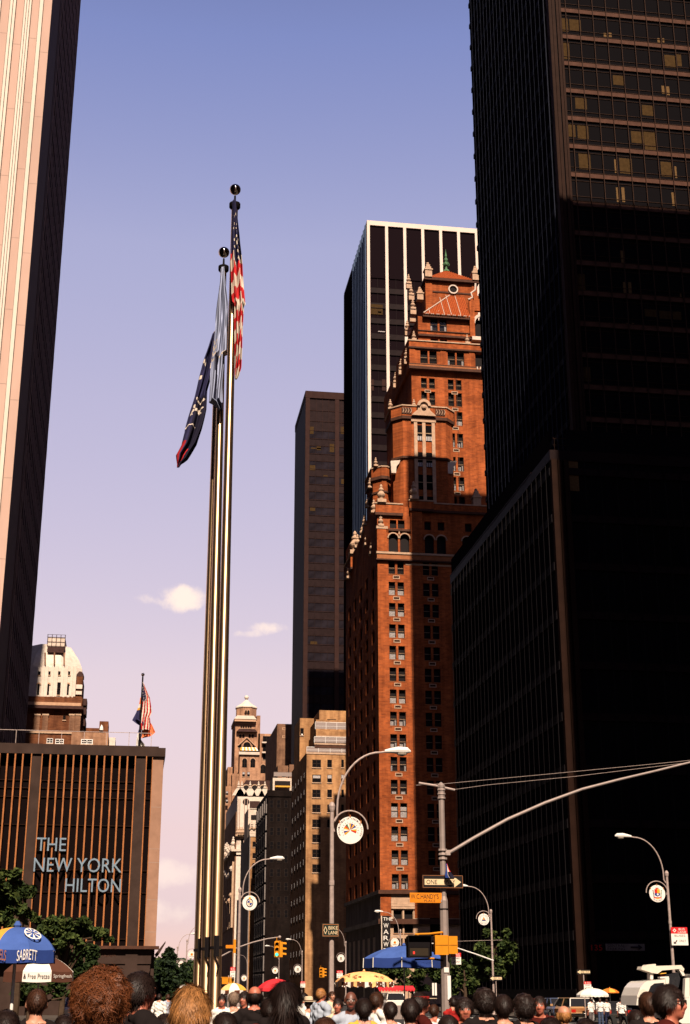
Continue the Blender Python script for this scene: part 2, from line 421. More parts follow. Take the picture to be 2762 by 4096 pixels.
# ================================================================ WINDOWS (shared meshes)
_WM = {}
def sash_pair(w, h, mull, kind):
    """double sash window: two dark frames each side of a masonry mullion; returns frame, pane, curtain meshes (origin bottom left, facing -Y)"""
    key = (round(w,2), round(h,2), kind)
    if key in _WM: return _WM[key]
    f = MB(); p = MB(); c = MB(); t = .055; ww = (w-mull)/2
    fm = 'sash_tan' if kind == 'tan' else 'sash_dark'
    rr = random.Random(kind+str(w))
    for x in (0, ww+mull):
        f.box(x,x+t,0,.08,0,h,fm); f.box(x+ww-t,x+ww,0,.08,0,h,fm); f.box(x+t,x+ww-t,0,.08,0,t,fm); f.box(x+t,x+ww-t,0,.08,h-t,h,fm)
        f.box(x+t,x+ww-t,.01,.07,h*.47,h*.47+t,'sash_tan'); f.box(x-.04,x+ww+.04,-.2,-.001,-.07,0,'hotel_trim')
        p.quad([(x+t,.04,t),(x+ww-t,.04,t),(x+ww-t,.04,h-t),(x+t,.04,h-t)],'pane_glass')
        def drape(a, b, z0, z1):
            n = 9; pts = []
            for i in range(n+1):
                q = a+(b-a)*i/n; pts.append((q, .12+.025*(i%2)))
            for i in range(n):
                zz = z0+rr.uniform(-.03,.06)*(1 if z0 > .1 else 0)
                c.quad([(pts[i][0],pts[i][1],zz),(pts[i+1][0],pts[i+1][1],zz),(pts[i+1][0],pts[i+1][1],z1),(pts[i][0],pts[i][1],z1)],'lace')
        if kind == 'lace': drape(x+t, x+ww-t, t, h*rr.uniform(.34,.46))
        elif kind == 'half': drape(x+t, x+ww*.55, t, h*.33); drape(x+ww*.7, x+ww-t, t, h*.42)
        elif kind == 'side':
            if x == 0: drape(x+t, x+ww*.3, t, h*.4)
            else: drape(x+ww*.7, x+ww-t, t, h*.4)
        elif kind == 'full': drape(x+t, x+ww-t, t, h*.75)
        elif kind == 'low': drape(x+ww*.2, x+ww*.8, t, h*.2)
    _WM[key] = (f.mesh('window'), p.mesh('pane'), c.mesh('curtain') if c.v else None)
    return _WM[key]
def window(root, x, y, z, w, h, kind, mull=.32, bare=False):
    fm, pm, cm = sash_pair(w, h, mull, kind)
    o = link('window', fm, root, Vector((x,y,z))-root.location)
    if not bare:
        link('pane', pm, o)
        if cm: link('curtain', cm, o)
    return o
_VM = None
def vent(root, x, y, z, w=1.0, h=.5):
    global _VM
    if _VM is None:
        m = MB(); t = .1
        m.box(0,1.0,-.05,.0,0,t,'hotel_stone'); m.box(0,1.0,-.05,.0,.5-t,.5,'hotel_stone'); m.box(0,t,-.05,.0,t,.5-t,'hotel_stone'); m.box(1.0-t,1.0,-.05,.0,t,.5-t,'hotel_stone')
        m.box(t,1.0-t,-.02,-.001,t,.5-t,'vent_grille')
        for i in range(3): m.box(t,1.0-t,-.04,-.02,t+.06+i*.09,t+.09+i*.09,'vent_grille')
        _VM = m.mesh('air_conditioner_vent')
    return link('air_conditioner_vent', _VM, root, Vector((x,y,z))-root.location)
def arch_poly(mb, xc, zs, r, xh, ztop, y, m, n=14):
    """masonry filling between a round arch and its square opening"""
    pts = [(xc+r*math.cos(PI*i/n), zs+r*math.sin(PI*i/n)) for i in range(n+1)]
    for i in range(n):
        (a,b),(c,d) = pts[i],pts[i+1]
        mb.quad([(a,y,b),(c,y,d),(c,y,ztop),(a,y,ztop)],m)
        mb.quad([(a,y,b),(c,y,d),(c,y+.5,d),(a,y+.5,b)],m)
def arch_ring(mb, xc, zs, r0, r1, y0, y1, m, n=16):
    pts = [(math.cos(PI*i/n), math.sin(PI*i/n)) for i in range(n+1)]
    for i in range(n):
        (a,b),(c,d) = pts[i],pts[i+1]
        q = [(xc+a*r0,zs+b*r0),(xc+c*r0,zs+d*r0),(xc+c*r1,zs+d*r1),(xc+a*r1,zs+b*r1)]
        mb.prism(q, y0, y1, m)

# ================================================================ THE RED BRICK HOTEL
YB = 188.4; XW = 32.9; hotel = thing('brick_hotel', 'red brick hotel with stepped setbacks, stone urns and red tiled roofs, half in shadow', 'building', (48, 205, 0))
ROOT = hotel
rowz = [60.46-3.137*i for i in range(15)]     # window heads of the fifteen hotel floors
KIND = ['plain','lace','lace','lace','lace','plain','lace','half','half','side','low','full','lace','lace','half','low']
wins = []; skin = MB(); ops = []
HW = 1.95
for i, zt in enumerate(rowz):
    for k,(xa, xb) in enumerate(((34.5,36.75),(39.55,41.8),(44.4,46.65))):
        ops += [(xa-XW, xa-XW+.965, zt-HW, zt), (xb-.965-XW, xb-XW, zt-HW, zt)]
        wins.append((xa, YB+.16, zt-HW, xb-xa, HW, KIND[i] if k == 0 else 'lace', k > 0))
# arcade floor openings
ZA0, ZA1 = 61.86, 64.64
arcs = [(34.55,35.95),(36.25,37.65),(39.9,41.3),(41.7,43.1),(45.5,46.9),(47.3,48.7)]
ops += [(a-XW,b-XW,ZA0,ZA1) for a,b in arcs]
ops += [(a-XW,a-XW+1.0,65.45,66.75) for a in (34.75,35.95,39.9,41.9,46)]
facade(skin, (XW,YB,14.3), (1,0,0), (0,-1,0), 30, 54.6, [(a,b,c-14.3,d-14.3) for a,b,c,d in ops], 'hotel_brick', .46)
for a,b in arcs: arch_poly(skin,(a+b)/2,ZA1-(b-a)/2,(b-a)/2,b,ZA1,YB+.002,'hotel_brick')
# west wall with shade-side openings
wops = []
for i, zt in enumerate(rowz):
    for c in range(5): wops.append((3+c*5.6, 5.2+c*5.6, zt-HW-14.3, zt-14.3))
facade(skin, (XW,219.2,14.3), (0,-1,0), (-1,0,0), 30.8, 54.4, [(30.8-b,30.8-a,c,d) for a,b,c,d in wops], 'hotel_brick', .46, edges=False)
skin.box(XW+.5,62.9,YB+.5,219.2,14.3,68.4,'hotel_brick','b')
skin.box(XW+.1,62.8,YB+.55,219.1,0,14.2,'cream_stone')
part(skin,'wall',hotel)
sw = MB()
for a,b,c,d in wops:
    y = 219.2-30.8+a
    sw.quad([(XW+.2,y,c+14.3),(XW+.2,y+.95,c+14.3),(XW+.2,y+.95,d+14.3),(XW+.2,y,d+14.3)],'dark_glass'); sw.quad([(XW+.2,y+1.25,c+14.3),(XW+.2,y+2.2,c+14.3),(XW+.2,y+2.2,d+14.3),(XW+.2,y+1.25,d+14.3)],'dark_glass')
tag(part(sw,'shade_side_window',hotel),None,None,kind='stuff')
for x,y,z,w,h,k,bare in wins: window(hotel,x,y,z,w,h,k,bare=bare)
for i, zt in enumerate(rowz):
    if i < 14:
        for xa in (34.5,39.55,44.4): vent(hotel, xa+.62, YB-.001, zt-HW-.72)
# stone base storeys
base = MB(); bops = [(1.75,3.0,8.9,11.9-.0),(3.2,4.45,8.9,11.9),(1.85,3.0,4.9,8.3),(3.2,4.35,4.9,8.3),(6.7,9.2,8.6,12),(6.7,9.2,4.2,8)]
facade(base,(XW+.02,YB+.03,0),(1,0,0),(0,-1,0),29.9,13.9,bops,'hotel_stone',.46)
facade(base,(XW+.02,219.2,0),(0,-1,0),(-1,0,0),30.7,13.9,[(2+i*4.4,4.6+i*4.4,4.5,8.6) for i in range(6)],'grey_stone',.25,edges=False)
base.box(XW+.03,34.4,YB-.01,YB+.03,10.9,13.9,'hotel_brick'); base.box(37.55,62,YB-.01,YB+.03,10.9,13.9,'hotel_brick')
base.box(XW-.3,62.9,YB-.42,YB+.02,13.95,14.45,'bronze_spandrel'); base.box(XW-.35,62.9,YB-.5,YB+.02,10.1,10.75,'bronze_spandrel')
base.box(XW-.3,XW+.015,YB+.02,219.2,13.95,14.45,'grey_stone'); base.box(XW-.35,XW+.015,YB+.02,219.2,10.1,10.75,'grey_stone')
base.box(34.35,37.55,YB-.2,YB+.02,12.05,12.3,'hotel_stone'); base.box(34.35,37.55,YB-.12,YB+.02,12.35,12.7,'hotel_stone')
base.box(34.35,35.2,YB-.1,YB+.02,12.72,13.3,'hotel_stone'); base.box(36.7,37.55,YB-.1,YB+.02,12.72,13.3,'hotel_stone')
part(base,'stone_base',hotel)
for xa, z0, h in ((34.65,8.9,3.0),(34.75,4.9,3.4)):
    window(hotel,xa,YB+.15,z0,2.7 if h==3 else 2.5,h,'tan',.2)
# mouldings of the shaft
mo = MB()
def course(x0,x1,z0,z1,pr,m='hotel_trim',y=YB): mo.box(x0,x1,y-pr,y+.02,z0,z1,m)
course(XW-.2,62.9,61.45,61.75,.35,'hotel_stone'); course(XW-.1,62.9,60.65,61.44,.22); course(XW-.28,62.9,60.45,60.64,.5,'bronze_spandrel')
course(37,46,59.95,60.2,.06,'hotel_stone')
mo.box(37.75,37.8,YB-.03,YB+.01,14.5,60.4,'bronze_spandrel')
course(XW-.35,36.7,67.3,67.7,.45,'bronze_spandrel'); course(XW-.3,36.7,67.72,69.0,.38,'hotel_brick'); course(XW-.4,36.7,69.02,69.2,.5,'hotel_stone')
course(37.6,41.2,68.1,68.45,.75,'bronze_spandrel'); course(37.6,41.2,68.47,69.6,.7,'hotel_brick'); course(37.5,41.3,69.62,69.8,.8,'hotel_stone')
course(41.2,60,68.1,68.45,.4,'bronze_spandrel'); course(41.2,60,68.47,69.4,.35,'hotel_brick'); course(41.2,60,69.42,69.6,.42,'hotel_stone')
mo.box(37.8,39.5,YB-.45,YB-.005,61.8,68.1,'hotel_brick')
for a,b in arcs: arch_ring(mo,(a+b)/2,ZA1-(b-a)/2,(b-a)/2,(b-a)/2+.17,YB-.12,YB+.0,'hotel_stone')
course(34.5,38,65.0,65.3,.3,'bronze_spandrel'); mo.box(36,36.2,YB-.22,YB-.01,64.5,65.0,'hotel_stone')
mo.box(XW-.1,34.2,YB-.35,YB-.005,61.8,65.2,'hotel_brick'); mo.box(XW-.2,34.4,YB-.42,YB+.3,65.2,65.6,'hotel_stone')
part(mo,'moulding',hotel)
def urn(x, y, z, h, ob=False):
    m = MB(); (obelisk if ob else finial)(m,(0,0,0),h); m.build('stone_urn', hotel, loc=Vector((x,y,z))-hotel.location, smooth=False)
urn(33.4,YB-.1,65.6,1.9); urn(33.5,YB-.1,69.2,3.0); urn(38.3,YB-.5,69.8,3.0); urn(47.9,YB+.3,69.55,2.9,True); urn(XW+.2,YB+4,69,2.2); urn(XW+.3,194,63,2.6); urn(XW+.3,199,66,2.4)
for k,(y,z) in enumerate(((203,68.4),(208,68.4))): urn(XW+.2,y,z,2.4)
# hidden wing added to shade the tan apartment house, and the north-west corner pavilion seen along the flank
nw = MB(); nw.box(34.0,37,219.4,226.5,0,73.8,'hotel_brick'); nw.box(37.001,62,219.4,226.5,0,78.,'hotel_brick'); nw.box(XW-.3,36,212,219.3,66.2,66.5,'bronze_spandrel'); nw.box(XW-.3,36,212,219.3,66.52,68.2,'hotel_brick'); nw.box(XW-.4,36,211.9,219.3,68.42,68.65,'hotel_stone')
part(nw,'shade_wing_and_pavilion',hotel); urn(33.4,212.5,68.65,4.2); urn(32.8,214.5,65.2,2.4)

# octagonal window bay
bay = MB(); zb0, zb1 = 69.5, 83.2
def octo(mb, x0, x1, yf, ch, z0, z1, m, e=0., yb=196.):
    poly = [(x0-e,yb),(x0-e,yf+ch-e*.4),(x0+ch-e*.4,yf-e),(x1-ch+e*.4,yf-e),(x1+e,yf+ch-e*.4),(x1+e,yb)]
    mb.prism(poly, z0, z1, m, 'z')
bx0,bx1 = at(1580,1850,190).x, at(1822,1850,190).x
octo(bay,bx0,bx1,190,1.3,zb0,zb1+.3,'hotel_brick')
octo(bay,bx0,bx1,190,1.3,zb1+.31,zb1+.8,'bronze_spandrel',.3); octo(bay,bx0,bx1,190,1.3,zb1+.81,zb1+2.35,'hotel_brick',.25); octo(bay,bx0,bx1,190,1.3,zb1+2.36,zb1+2.55,'hotel_stone',.4)
zc = Z_(1815,190); octo(bay,bx0,bx1,190,1.3,zc-.25,zc+.1,'bronze_spandrel',.28)
part(bay,'window_bay',hotel)
bd = MB(); cx = at(1697,1850,190).x
for px in (1665,1698,1736): x = at(px,1850,190).x; bd.box(x-.25,x+.25,189.78,189.99,zb0,zb1-.1,'hotel_stone')
bd.box(cx-1.9,cx+1.9,189.7,189.99,zb1-.1,zb1+.25,'hotel_stone')
bd.prism([(cx-1.9,zb1+.8),(cx+1.9,zb1+.8),(cx+1.5,zb1+1.2),(cx+.95,zb1+1.7),(cx+.8,zb1+2.9),(cx-.8,zb1+2.9),(cx-.95,zb1+1.7),(cx-1.5,zb1+1.2)],189.3,189.6,'hotel_stone')
arch_ring(bd,cx,zb1+2.3,.62,1.05,189.0,189.55,'hotel_stone'); bd.ball((cx,189.3,zb1+2.1),.42,'hotel_stone',12)
for s in (-1,1):
    bd.box(cx+s*2.6-.75,cx+s*2.6+.75,189.66,189.74,zb1+1.05,zb1+2.1,'bronze_spandrel')
    for i in range(4): bd.tube([(cx+s*2.6-.6+i*.4,189.6,zb1+1.2),(cx+s*2.6-.45+i*.4,189.6,zb1+1.6),(cx+s*2.6-.6+i*.4,189.6,zb1+2.0)],.06,'hotel_stone',6)
part(bd,'bay_ornament',hotel)
for zt,kk in ((82.6,'half'),(78.2,'lace'),(74.6,'plain'),(71.2,'plain')):
    h = 2.5 if zt > 80 else 2.3
    q = MB(); q.box(cx-1.35,cx+1.35,189.86,189.98,zt-h,zt,'dark_glass'); q.box(cx-1.35,cx+1.35,189.82,189.86,zt-h*.55,zt-h*.5,'sash_tan')
    for i in range(8):
        if kk != 'plain': q.quad([(cx-1.3+i*.33,189.84-.02*(i%2),zt-h),(cx-1.05+i*.33,189.84-.02*(1-i%2),zt-h),(cx-1.05+i*.33,189.84-.02*(1-i%2),zt-h*.72),(cx-1.3+i*.33,189.84-.02*(i%2),zt-h*.72)],'lace')
    part(q,'bay_window',hotel)
for px,py in ((1582,1875),(1808,1878)):
    p = at(px,py,190.8); m = MB(); m.prism([(p.x-.8,p.z+1.0),(p.x+.7,p.z+1.2),(p.x+.5,p.z+.7),(p.x+.1,p.z+.2),(p.x,p.z-.9),(p.x-.7,p.z-.9)],190.2,190.9,'cream_stone'); part(m,'scroll_bracket',hotel)
urn(at(1661,1715,191).x,191.5,zb1+2.55,1.8); urn(at(1568,1715,191).x,192,zb1+2.55,1.8)
# smaller western bay
b2 = MB(); b20,b21 = at(1498,1950,193).x, at(1546,1950,193).x
octo(b2,b20,b21+1.2,193,1.2,66,zc-2.6,'hotel_brick',0,200); octo(b2,b20,b21+1.2,193,1.2,zc-2.59,zc-2.1,'bronze_spandrel',.3,200); octo(b2,b20,b21+1.2,193,1.2,zc-2.09,zc-.7,'hotel_brick',.25,200); octo(b2,b20,b21+1.2,193,1.2,zc-.69,zc-.5,'hotel_stone',.36,200)
octo(b2,b20,b21+1.2,193,1.2,72.6,72.9,'bronze_spandrel',.15,200)
part(b2,'small_bay',hotel); urn(b20+.3,193.3,zc-.5,1.5); urn(b20-.3,195,zc-3.4,1.7); urn(b20-.2,198,zc-5.5,1.7); urn(b20-.2,201,zc-7.4,1.7)

# upper tower
YT = 194.; TX0 = at(1650,1700,YT).x; TX1 = 63.; tw = MB(); tops = []
trow = [92.4,90.15,86.95,83.3,79.4,76.1,72.9]; TH_ = 2.35; hs = [1.75,2.3,2.3,2.3,2.3,2.2,2.2]
tcols = ((at(1687,1640,YT).x,at(1743,1640,YT).x),(at(1795,1640,YT).x,at(1850,1640,YT).x),(at(1795,1640,YT).x+6.6,at(1850,1640,YT).x+6.6))
for zt,h in zip(trow,hs):
    for xa,xb in tcols: tops += [(xa-TX0,xa-TX0+.93,zt-h,zt),(xb-.93-TX0,xb-TX0,zt-h,zt)]
facade(tw,(TX0,YT,66),(1,0,0),(0,-1,0),TX1-TX0,28,[(a,b,c-66,d-66) for a,b,c,d in tops],'hotel_brick',.46)
tw.box(TX0+.002,TX1,YT+.51,216,66,94,'hotel_brick')
# parapet storey
PX0 = TX0-.35; z0p, z1p = 94.0, 98.4
pops = [(1.75,2.95,.75,3.0),(3.2,4.4,.75,3.0),(6.15,7.35,.75,3.0),(7.6,8.8,.75,3.0),(10.6,13.6,.75,3.0)]
facade(tw,(PX0,YT-.35,z0p),(1,0,0),(0,-1,0),TX1-PX0,z1p-z0p,pops,'hotel_brick',.46)
tw.box(PX0+.002,TX1,YT+.16,216.3,z0p,z1p,'hotel_brick')
part(tw,'upper_tower',hotel)
tk = ['plain','plain','lace','lace','lace','half','side']
for zt,h,k in zip(trow,hs,tk):
    for q,(xa,xb) in enumerate(tcols): window(hotel,xa,YT+.16,zt-h,xb-xa,h,{0:k,1:('half' if k=='lace' and zt < 85 else k),2:'lace'}[q])
for zt,h in list(zip(trow,hs)):
    for q,(xa,xb) in enumerate(tcols[:2]): vent(hotel,xa+.55,YT-.001,zt-h-.75)
for xa,k in ((1.75,'plain'),(6.15,'side')): window(hotel,PX0+xa,YT-.17,z0p+.75,2.65,2.25,k,.25)
tm = MB()
def tcourse(x0,x1,z0,z1,pr,m,y=YT-.35): tm.box(x0,x1,y-pr,y+.01,z0,z1,m)
tcourse(PX0-.15,TX1,93.55,94.0,.55,'bronze_spandrel'); tcourse(PX0-.1,TX1,94.45,94.62,.15,'bronze_spandrel'); tcourse(PX0-.1,TX1,94.02,94.4,.22,'hotel_trim')
tcourse(PX0-.15,TX1,97.2,97.45,.3,'bronze_spandrel'); tcourse(PX0-.05,TX1,97.47,98.35,.2,'hotel_brick'); tcourse(PX0-.2,TX1,98.42,98.6,.35,'hotel_stone')
for xa in (1.6,6.0): tcourse(PX0+xa-.1,PX0+xa+3.05,97.02,97.18,.12,'bronze_spandrel')
for xa in (0,5.0,9.6): tcourse(PX0+xa,PX0+xa+.9,94.64,97.19,.1,'hotel_brick')
for s in range(6): tm.lathe([(.1,0),(.16,.15),(.08,.3),(.1,.5)],(PX0+10.8+s*.5,YT-.75,94.05),'cream_stone',8)
tm.box(TX0+7.2+.0,TX0+7.25,YT-.03,YT+.01,66,93.5,'bronze_spandrel')
part(tm,'tower_moulding',hotel)
for px in (1655,1868): p = at(px,1372,YT); urn(p.x,YT-.3,98.6,1.7)
# top stage under the lower tiled roof
YS = 195.2; SX0 = at(1673,1300,YS).x; SX1 = 60; zs0,zs1 = 98.4,Z_(1235,YS-.6)-.1
st = MB(); facade(st,(SX0,YS,zs0),(1,0,0),(0,-1,0),SX1-SX0,zs1-zs0,[(2.0,3.2,2.9,5.35),(3.5,4.7,2.9,5.35),(2.0,3.2,.2,1.6),(3.5,4.7,.2,1.6),(9.3,12,2.2,6.6)],'hotel_brick',.46)
st.box(SX0+.002,SX1,YS+.51,214,zs0,zs1,'hotel_brick')
st.box(SX0,SX1,YS-.35,YS-.002,zs0+1.75,zs0+2.1,'bronze_spandrel'); st.box(SX0,SX0+8.4,YS-.15,YS-.002,zs0+2.75,zs0+2.88,'bronze_spandrel')
arch_ring(st,SX0+10.65,zs0+4.6,1.35,1.8,YS-.35,YS+.0,'cream_stone'); st.box(SX0+8.6,SX0+12.7,YS-.9,YS-.01,zs0+1.4,zs0+2.0,'cream_stone')
st.box(SX0+8.4,SX0+9.2,YS-.5,YS-.01,zs0+2.1,zs0+8.6,'hotel_brick'); st.box(SX0+9.2,SX0+12.8,YS-.3,YS+.3,zs0+6.9,zs0+9.6,'hotel_brick')
st.tube([(SX0+8.2,YS-.6,zs0+8.6),(SX0+8.9,YS-.6,zs0+9.0),(SX0+8.7,YS-.6,zs0+9.8),(SX0+9.4,YS-.6,zs0+10.4),(SX0+9.5,YS-.6,zs0+11.6)],.16,'cream_stone',8)
arch_ring(st,SX0+3.35,zs0+6.0,.28,.48,YS-.15,YS+.02,'cream_stone'); st.ball((SX0+3.35,YS-.02,zs0+6.1),.26,'vent_grille',10)
part(st,'top_stage',hotel)
window(hotel,SX0+2.0,YS+.14,zs0+2.9,2.7,2.45,'side',.3)
# tiled roofs: every course of pantiles is a raised roll
def tiled_slope(mb, A, B, Ct, D, n, r=.11):
    """A-B eaves (left to right), D-Ct ridge end (left,right); rolls run from eaves to ridge"""
    A,B,Ct,D = map(Vector,(A,B,Ct,D))
    mb.quad([A,B,Ct,D],'terracotta_tile')
    for i in range(n):
        t = (i+.5)/n; p = A.lerp(B,t)
        # clip the roll against the hips
        e = D.lerp(Ct,0.5) if (Ct-D).length < .05 else None
        if e is not None:
            s = 1-abs(2*t-1); q = p.lerp(e+(p-A.lerp(B,.5))*1.0, s); q = p+(e-A.lerp(B,.5))*s
        else:
            L = (D-A).dot((B-A).normalized()); W = (B-A).length; R_ = W-(Ct-A).dot((B-A).normalized()); w = t*W
            s = min(1, w/L if L > .05 else 1, (W-w)/R_ if R_ > .05 else 1)
            q = p+((D+Ct)/2-(A+B)/2-(B-A).normalized()*((D+Ct)/2-(A+B)/2).dot((B-A).normalized()))*s
        mb.tube([p,q],r,'terracotta_tile',6)
lr = MB(); ez = Z_(1235,YS-.6); rz = Z_(1152,YS+3); ex0 = at(1690,1235,YS).x; ex1 = at(1876,1235,YS).x
rx0 = at(1801,1152,YS+3).x
tiled_slope(lr,(ex0,YS-.8,ez),(ex1,YS-.8,ez),(ex1,YS+3,rz),(rx0,YS+3,rz),26)
lr.quad([(ex0,YS-.8,ez),(rx0,YS+3,rz),(rx0,YS+9,rz),(ex0,YS+9,ez)],'terracotta_tile')
lr.tube([(ex0,YS-.85,ez+.1),(rx0,YS+3,rz+.1)],.14,'tile_mortar',6)
for t in (.14,.45,.6,.8): lr.tube([(ex0+(ex1-ex0)*t,YS-.8,ez+.13),(ex0+(ex1-ex0)*t,YS-.8+3.8*min(1,t/.55),ez+.13+(rz-ez)*min(1,t/.55))],.07,'tile_mortar',5)
for i in range(26): lr.ball((ex0+(ex1-ex0)*(i+.5)/26,YS-.85,ez+.02),.14,'tile_mortar' if i%3 else 'terracotta_tile',8)
lr.box(ex0-.05,ex1,YS-.75,YS+.02,ez-.45,ez-.12,'bronze_spandrel')
part(lr,'lower_tiled_roof',hotel)
YP = 198.; P0 = at(1702,1150,YP).x; P1 = at(1909,1150,YP).x; zp1 = Z_(1100,YP); pv = MB()
pv.box(P0,P1,YP,YP+9,104,zp1,'hotel_brick'); pv.box(P0-.25,P1+.25,YP-.6,YP+9.4,zp1,zp1+.45,'bronze_spandrel')
pv.box(P0+1.2,P1-.6,YP-.12,YP-.002,zp1-2.0,zp1-1.75,'bronze_spandrel'); pv.box(P0,P0+1.1,YP-.14,YP-.002,104,zp1-.05,'hotel_brick'); pv.box(P1-.9,P1,YP-.14,YP-.002,104,zp1-.05,'hotel_brick')
ocx = at(1812,1128,YP).x; ocz = Z_(1128,YP)
arch_ring(pv,ocx,ocz,.62,.82,YP-.25,YP-.01,'cream_stone'); 
pv2 = [(ocx+math.cos(PI+PI*i/16)*r,ocz+math.sin(PI+PI*i/16)*r) for r in (.62,) for i in range(17)]
for i in range(16):
    a0,a1 = PI+PI*i/16,PI+PI*(i+1)/16
    pv.prism([(ocx+math.cos(a)*r,ocz+math.sin(a)*r) for a,r in ((a0,.62),(a1,.62),(a1,.82),(a0,.82))],YP-.25,YP-.01,'cream_stone')
pv.disc((ocx,YP-.02,ocz),.63,'room_dark',24)
part(pv,'roof_pavilion',hotel)
hr = MB(); az = Z_(1053,YP+4.5); e0 = zp1+.45; hx0,hx1 = P0+.5,P1-.3; hc = (at(1785,1053,YP+4.5).x,YP+4.5,az)
tiled_slope(hr,(hx0,YP-.5,e0),(hx1,YP-.5,e0),hc,hc,28); hr.quad([(hx0,YP-.5,e0),hc,(hx0,YP+9.2,e0)],'terracotta_tile'); hr.quad([(hx1,YP-.5,e0),hc,(hx1,YP+9.2,e0)],'terracotta_tile'); hr.quad([(hx0,YP+9.2,e0),hc,(hx1,YP+9.2,e0)],'terracotta_tile')
part(hr,'tiled_roof',hotel)
cf = MB(); cf.lathe([(.55,0),(.5,.3),(.2,.5),(.16,1.0),(.42,1.25),(.45,1.6),(.15,1.85),(.3,2.2),(.32,2.5),(.1,2.7),(.2,3.0),(.12,3.4),(.05,3.9),(.01,4.4)],(hc[0],hc[1],hc[2]-.25),'copper_patina',12)
for a in range(6): cf.tube([(hc[0]+.2*math.cos(a*1.05),hc[1]+.2*math.sin(a*1.05),hc[2]+.8),(hc[0]+.6*math.cos(a*1.05),hc[1]+.6*math.sin(a*1.05),hc[2]+1.1),(hc[0]+.4*math.cos(a*1.05),hc[1]+.4*math.sin(a*1.05),hc[2]+1.5)],.06,'copper_patina',5)
part(cf,'copper_finial',hotel)
urn(P0+.45,YP-.2,zp1+.45,2.9,True); urn(P1-.3,YP-.2,zp1+.45,2.9,True); urn(at(1680,1200,195).x,YS-.2,at(1680,1203,195).z,2.5,True)
# urns along the western parapets of the tower, seen edge-on
for px,py,off in ((1652,1215,SX0),(1650,1245,SX0),(1630,1300,SX0-.3),(1645,1160,P0),(1635,1115,P0),(1627,1412,TX0-.3),(1605,1455,TX0-.3),(1583,1508,TX0-.3)):
    r_ = ray(px,py); p = r_*(off/r_.x)+Vector((0,0,EYE)); urn(p.x,p.y,p.z-1.1,2.0); q = MB(); q.box(p.x-.45,p.x+.5,p.y-.3,p.y+.3,p.z-2.0,p.z-1.1,'hotel_stone'); part(q,'urn_bracket',hotel)
# vertical blade sign at the corner
bs = thing('hotel_blade_sign', 'tall narrow vertical sign with stacked white letters at the red brick hotel corner', 'sign', (at(1545,3720,187).x,187,0))
sx0,sx1 = at(1529,3720,187).x, at(1562,3720,187).x; q = MB(); zt_,zb_ = Z_(3662,187),Z_(3830,187)
q.box(sx0,sx1,186.9,187.3,zb_,zt_,'sign_black'); q.box(sx0-.12,sx0-.001,186.88,187.3,zb_,zt_,'cream_stone'); part(q,'sign_board',bs)
def stext(s,px0,py0,px1,py1,Y,m,root,dy=.04):
    o = text(s,at(px0,py1,Y).x,at(px1,py1,Y).x,at(px0,py1,Y).z,at(px0,py0,Y).z,Y-dy,m,root); o.location -= root.location; return o
stext('THE',1533,3669,1571,3682,186.9,'sign_white',bs)
for i,ch in enumerate('WARWICK'): stext(ch,1535,3693+i*25,1555,3711+i*25,186.9,'sign_white',bs)
# ================================================================ helper for buildings placed by front plane
def pbox(mb, px0, py0, px1, py1, Y, depth, m, z0=None):
    x0,x1,a,b = pxrect(px0,py0,px1,py1,Y); mb.box(x0,x1,Y,Y+depth,a if z0 is None else z0,b,m); return x0,x1,a,b
_PW = {}
def plain_window(root, px0,py0,px1,py1, Y, style='plain', frame='sash_dark'):
    """single window: proud frame and sill, dark pane set inside (a part of the building)"""
    x0,x1,z0,z1 = pxrect(px0,py0,px1,py1,Y); w,h = x1-x0,z1-z0; key = (round(w,1),round(h,1),style,frame)
    if key not in _PW:
        m = MB(); w_,h_ = key[0],key[1]; t = min(.14,w_*.08)
        if style == 'arch':
            r = w_/2; pts = [(r+r*math.cos(PI*i/12),h_-r+r*math.sin(PI*i/12)) for i in range(13)]; poly = [(0,0),(w_,0)]+pts
            m.prism(poly,-.02,.0,'dark_glass'); arch_ring(m,r,h_-r,r,r+.25,-.15,0,'rose_trim' if 'rose_trim' in MATS else 'cream_stone')
            m.box(r-t/2,r+t/2,-.06,-.02,0,h_,frame); m.box(0,w_,-.06,-.02,h_*.45,h_*.45+t,frame)
        else:
            m.box(0,w_,-.01,.0,0,h_,'dark_glass')
            for a,b,c,d in ((0,t,0,h_),(w_-t,w_,0,h_),(t,w_-t,h_-t,h_),(t,w_-t,0,t)): m.box(a,b,-.06,-.01,c,d,frame)
            m.box(t,w_-t,-.05,-.01,h_*.5-t/2,h_*.5+t/2,frame)
            if style == 'cross': m.box(w_/2-t/2,w_/2+t/2,-.05,-.01,t,h_-t,frame)
            if style == 'blind': m.box(t,w_-t,-.03,-.012,h_*.5,h_-t,'lace')
            if style == 'ac': m.box(w_*.3,w_*.7,-.25,-.02,0,h_*.22,'white_paint')
            if style != 'dim': m.box(-.1,w_+.1,-.16,.0,-.16,-.001,'hotel_stone')
        _PW[key] = m.mesh('window')
    return link('window',_PW[key],root,Vector((x0,Y-.001,z0))-root.location)
mat('rose_trim',(.50,.30,.19),.9,.15,2)

mat('corner_bronze_shaded',(.010,.0045,.003),.7,.2,1)  # corner bronze copied darker, toning down the sunlit strip by colour
mat('side_mullion',(.006,.007,.013),.5,.2,1)
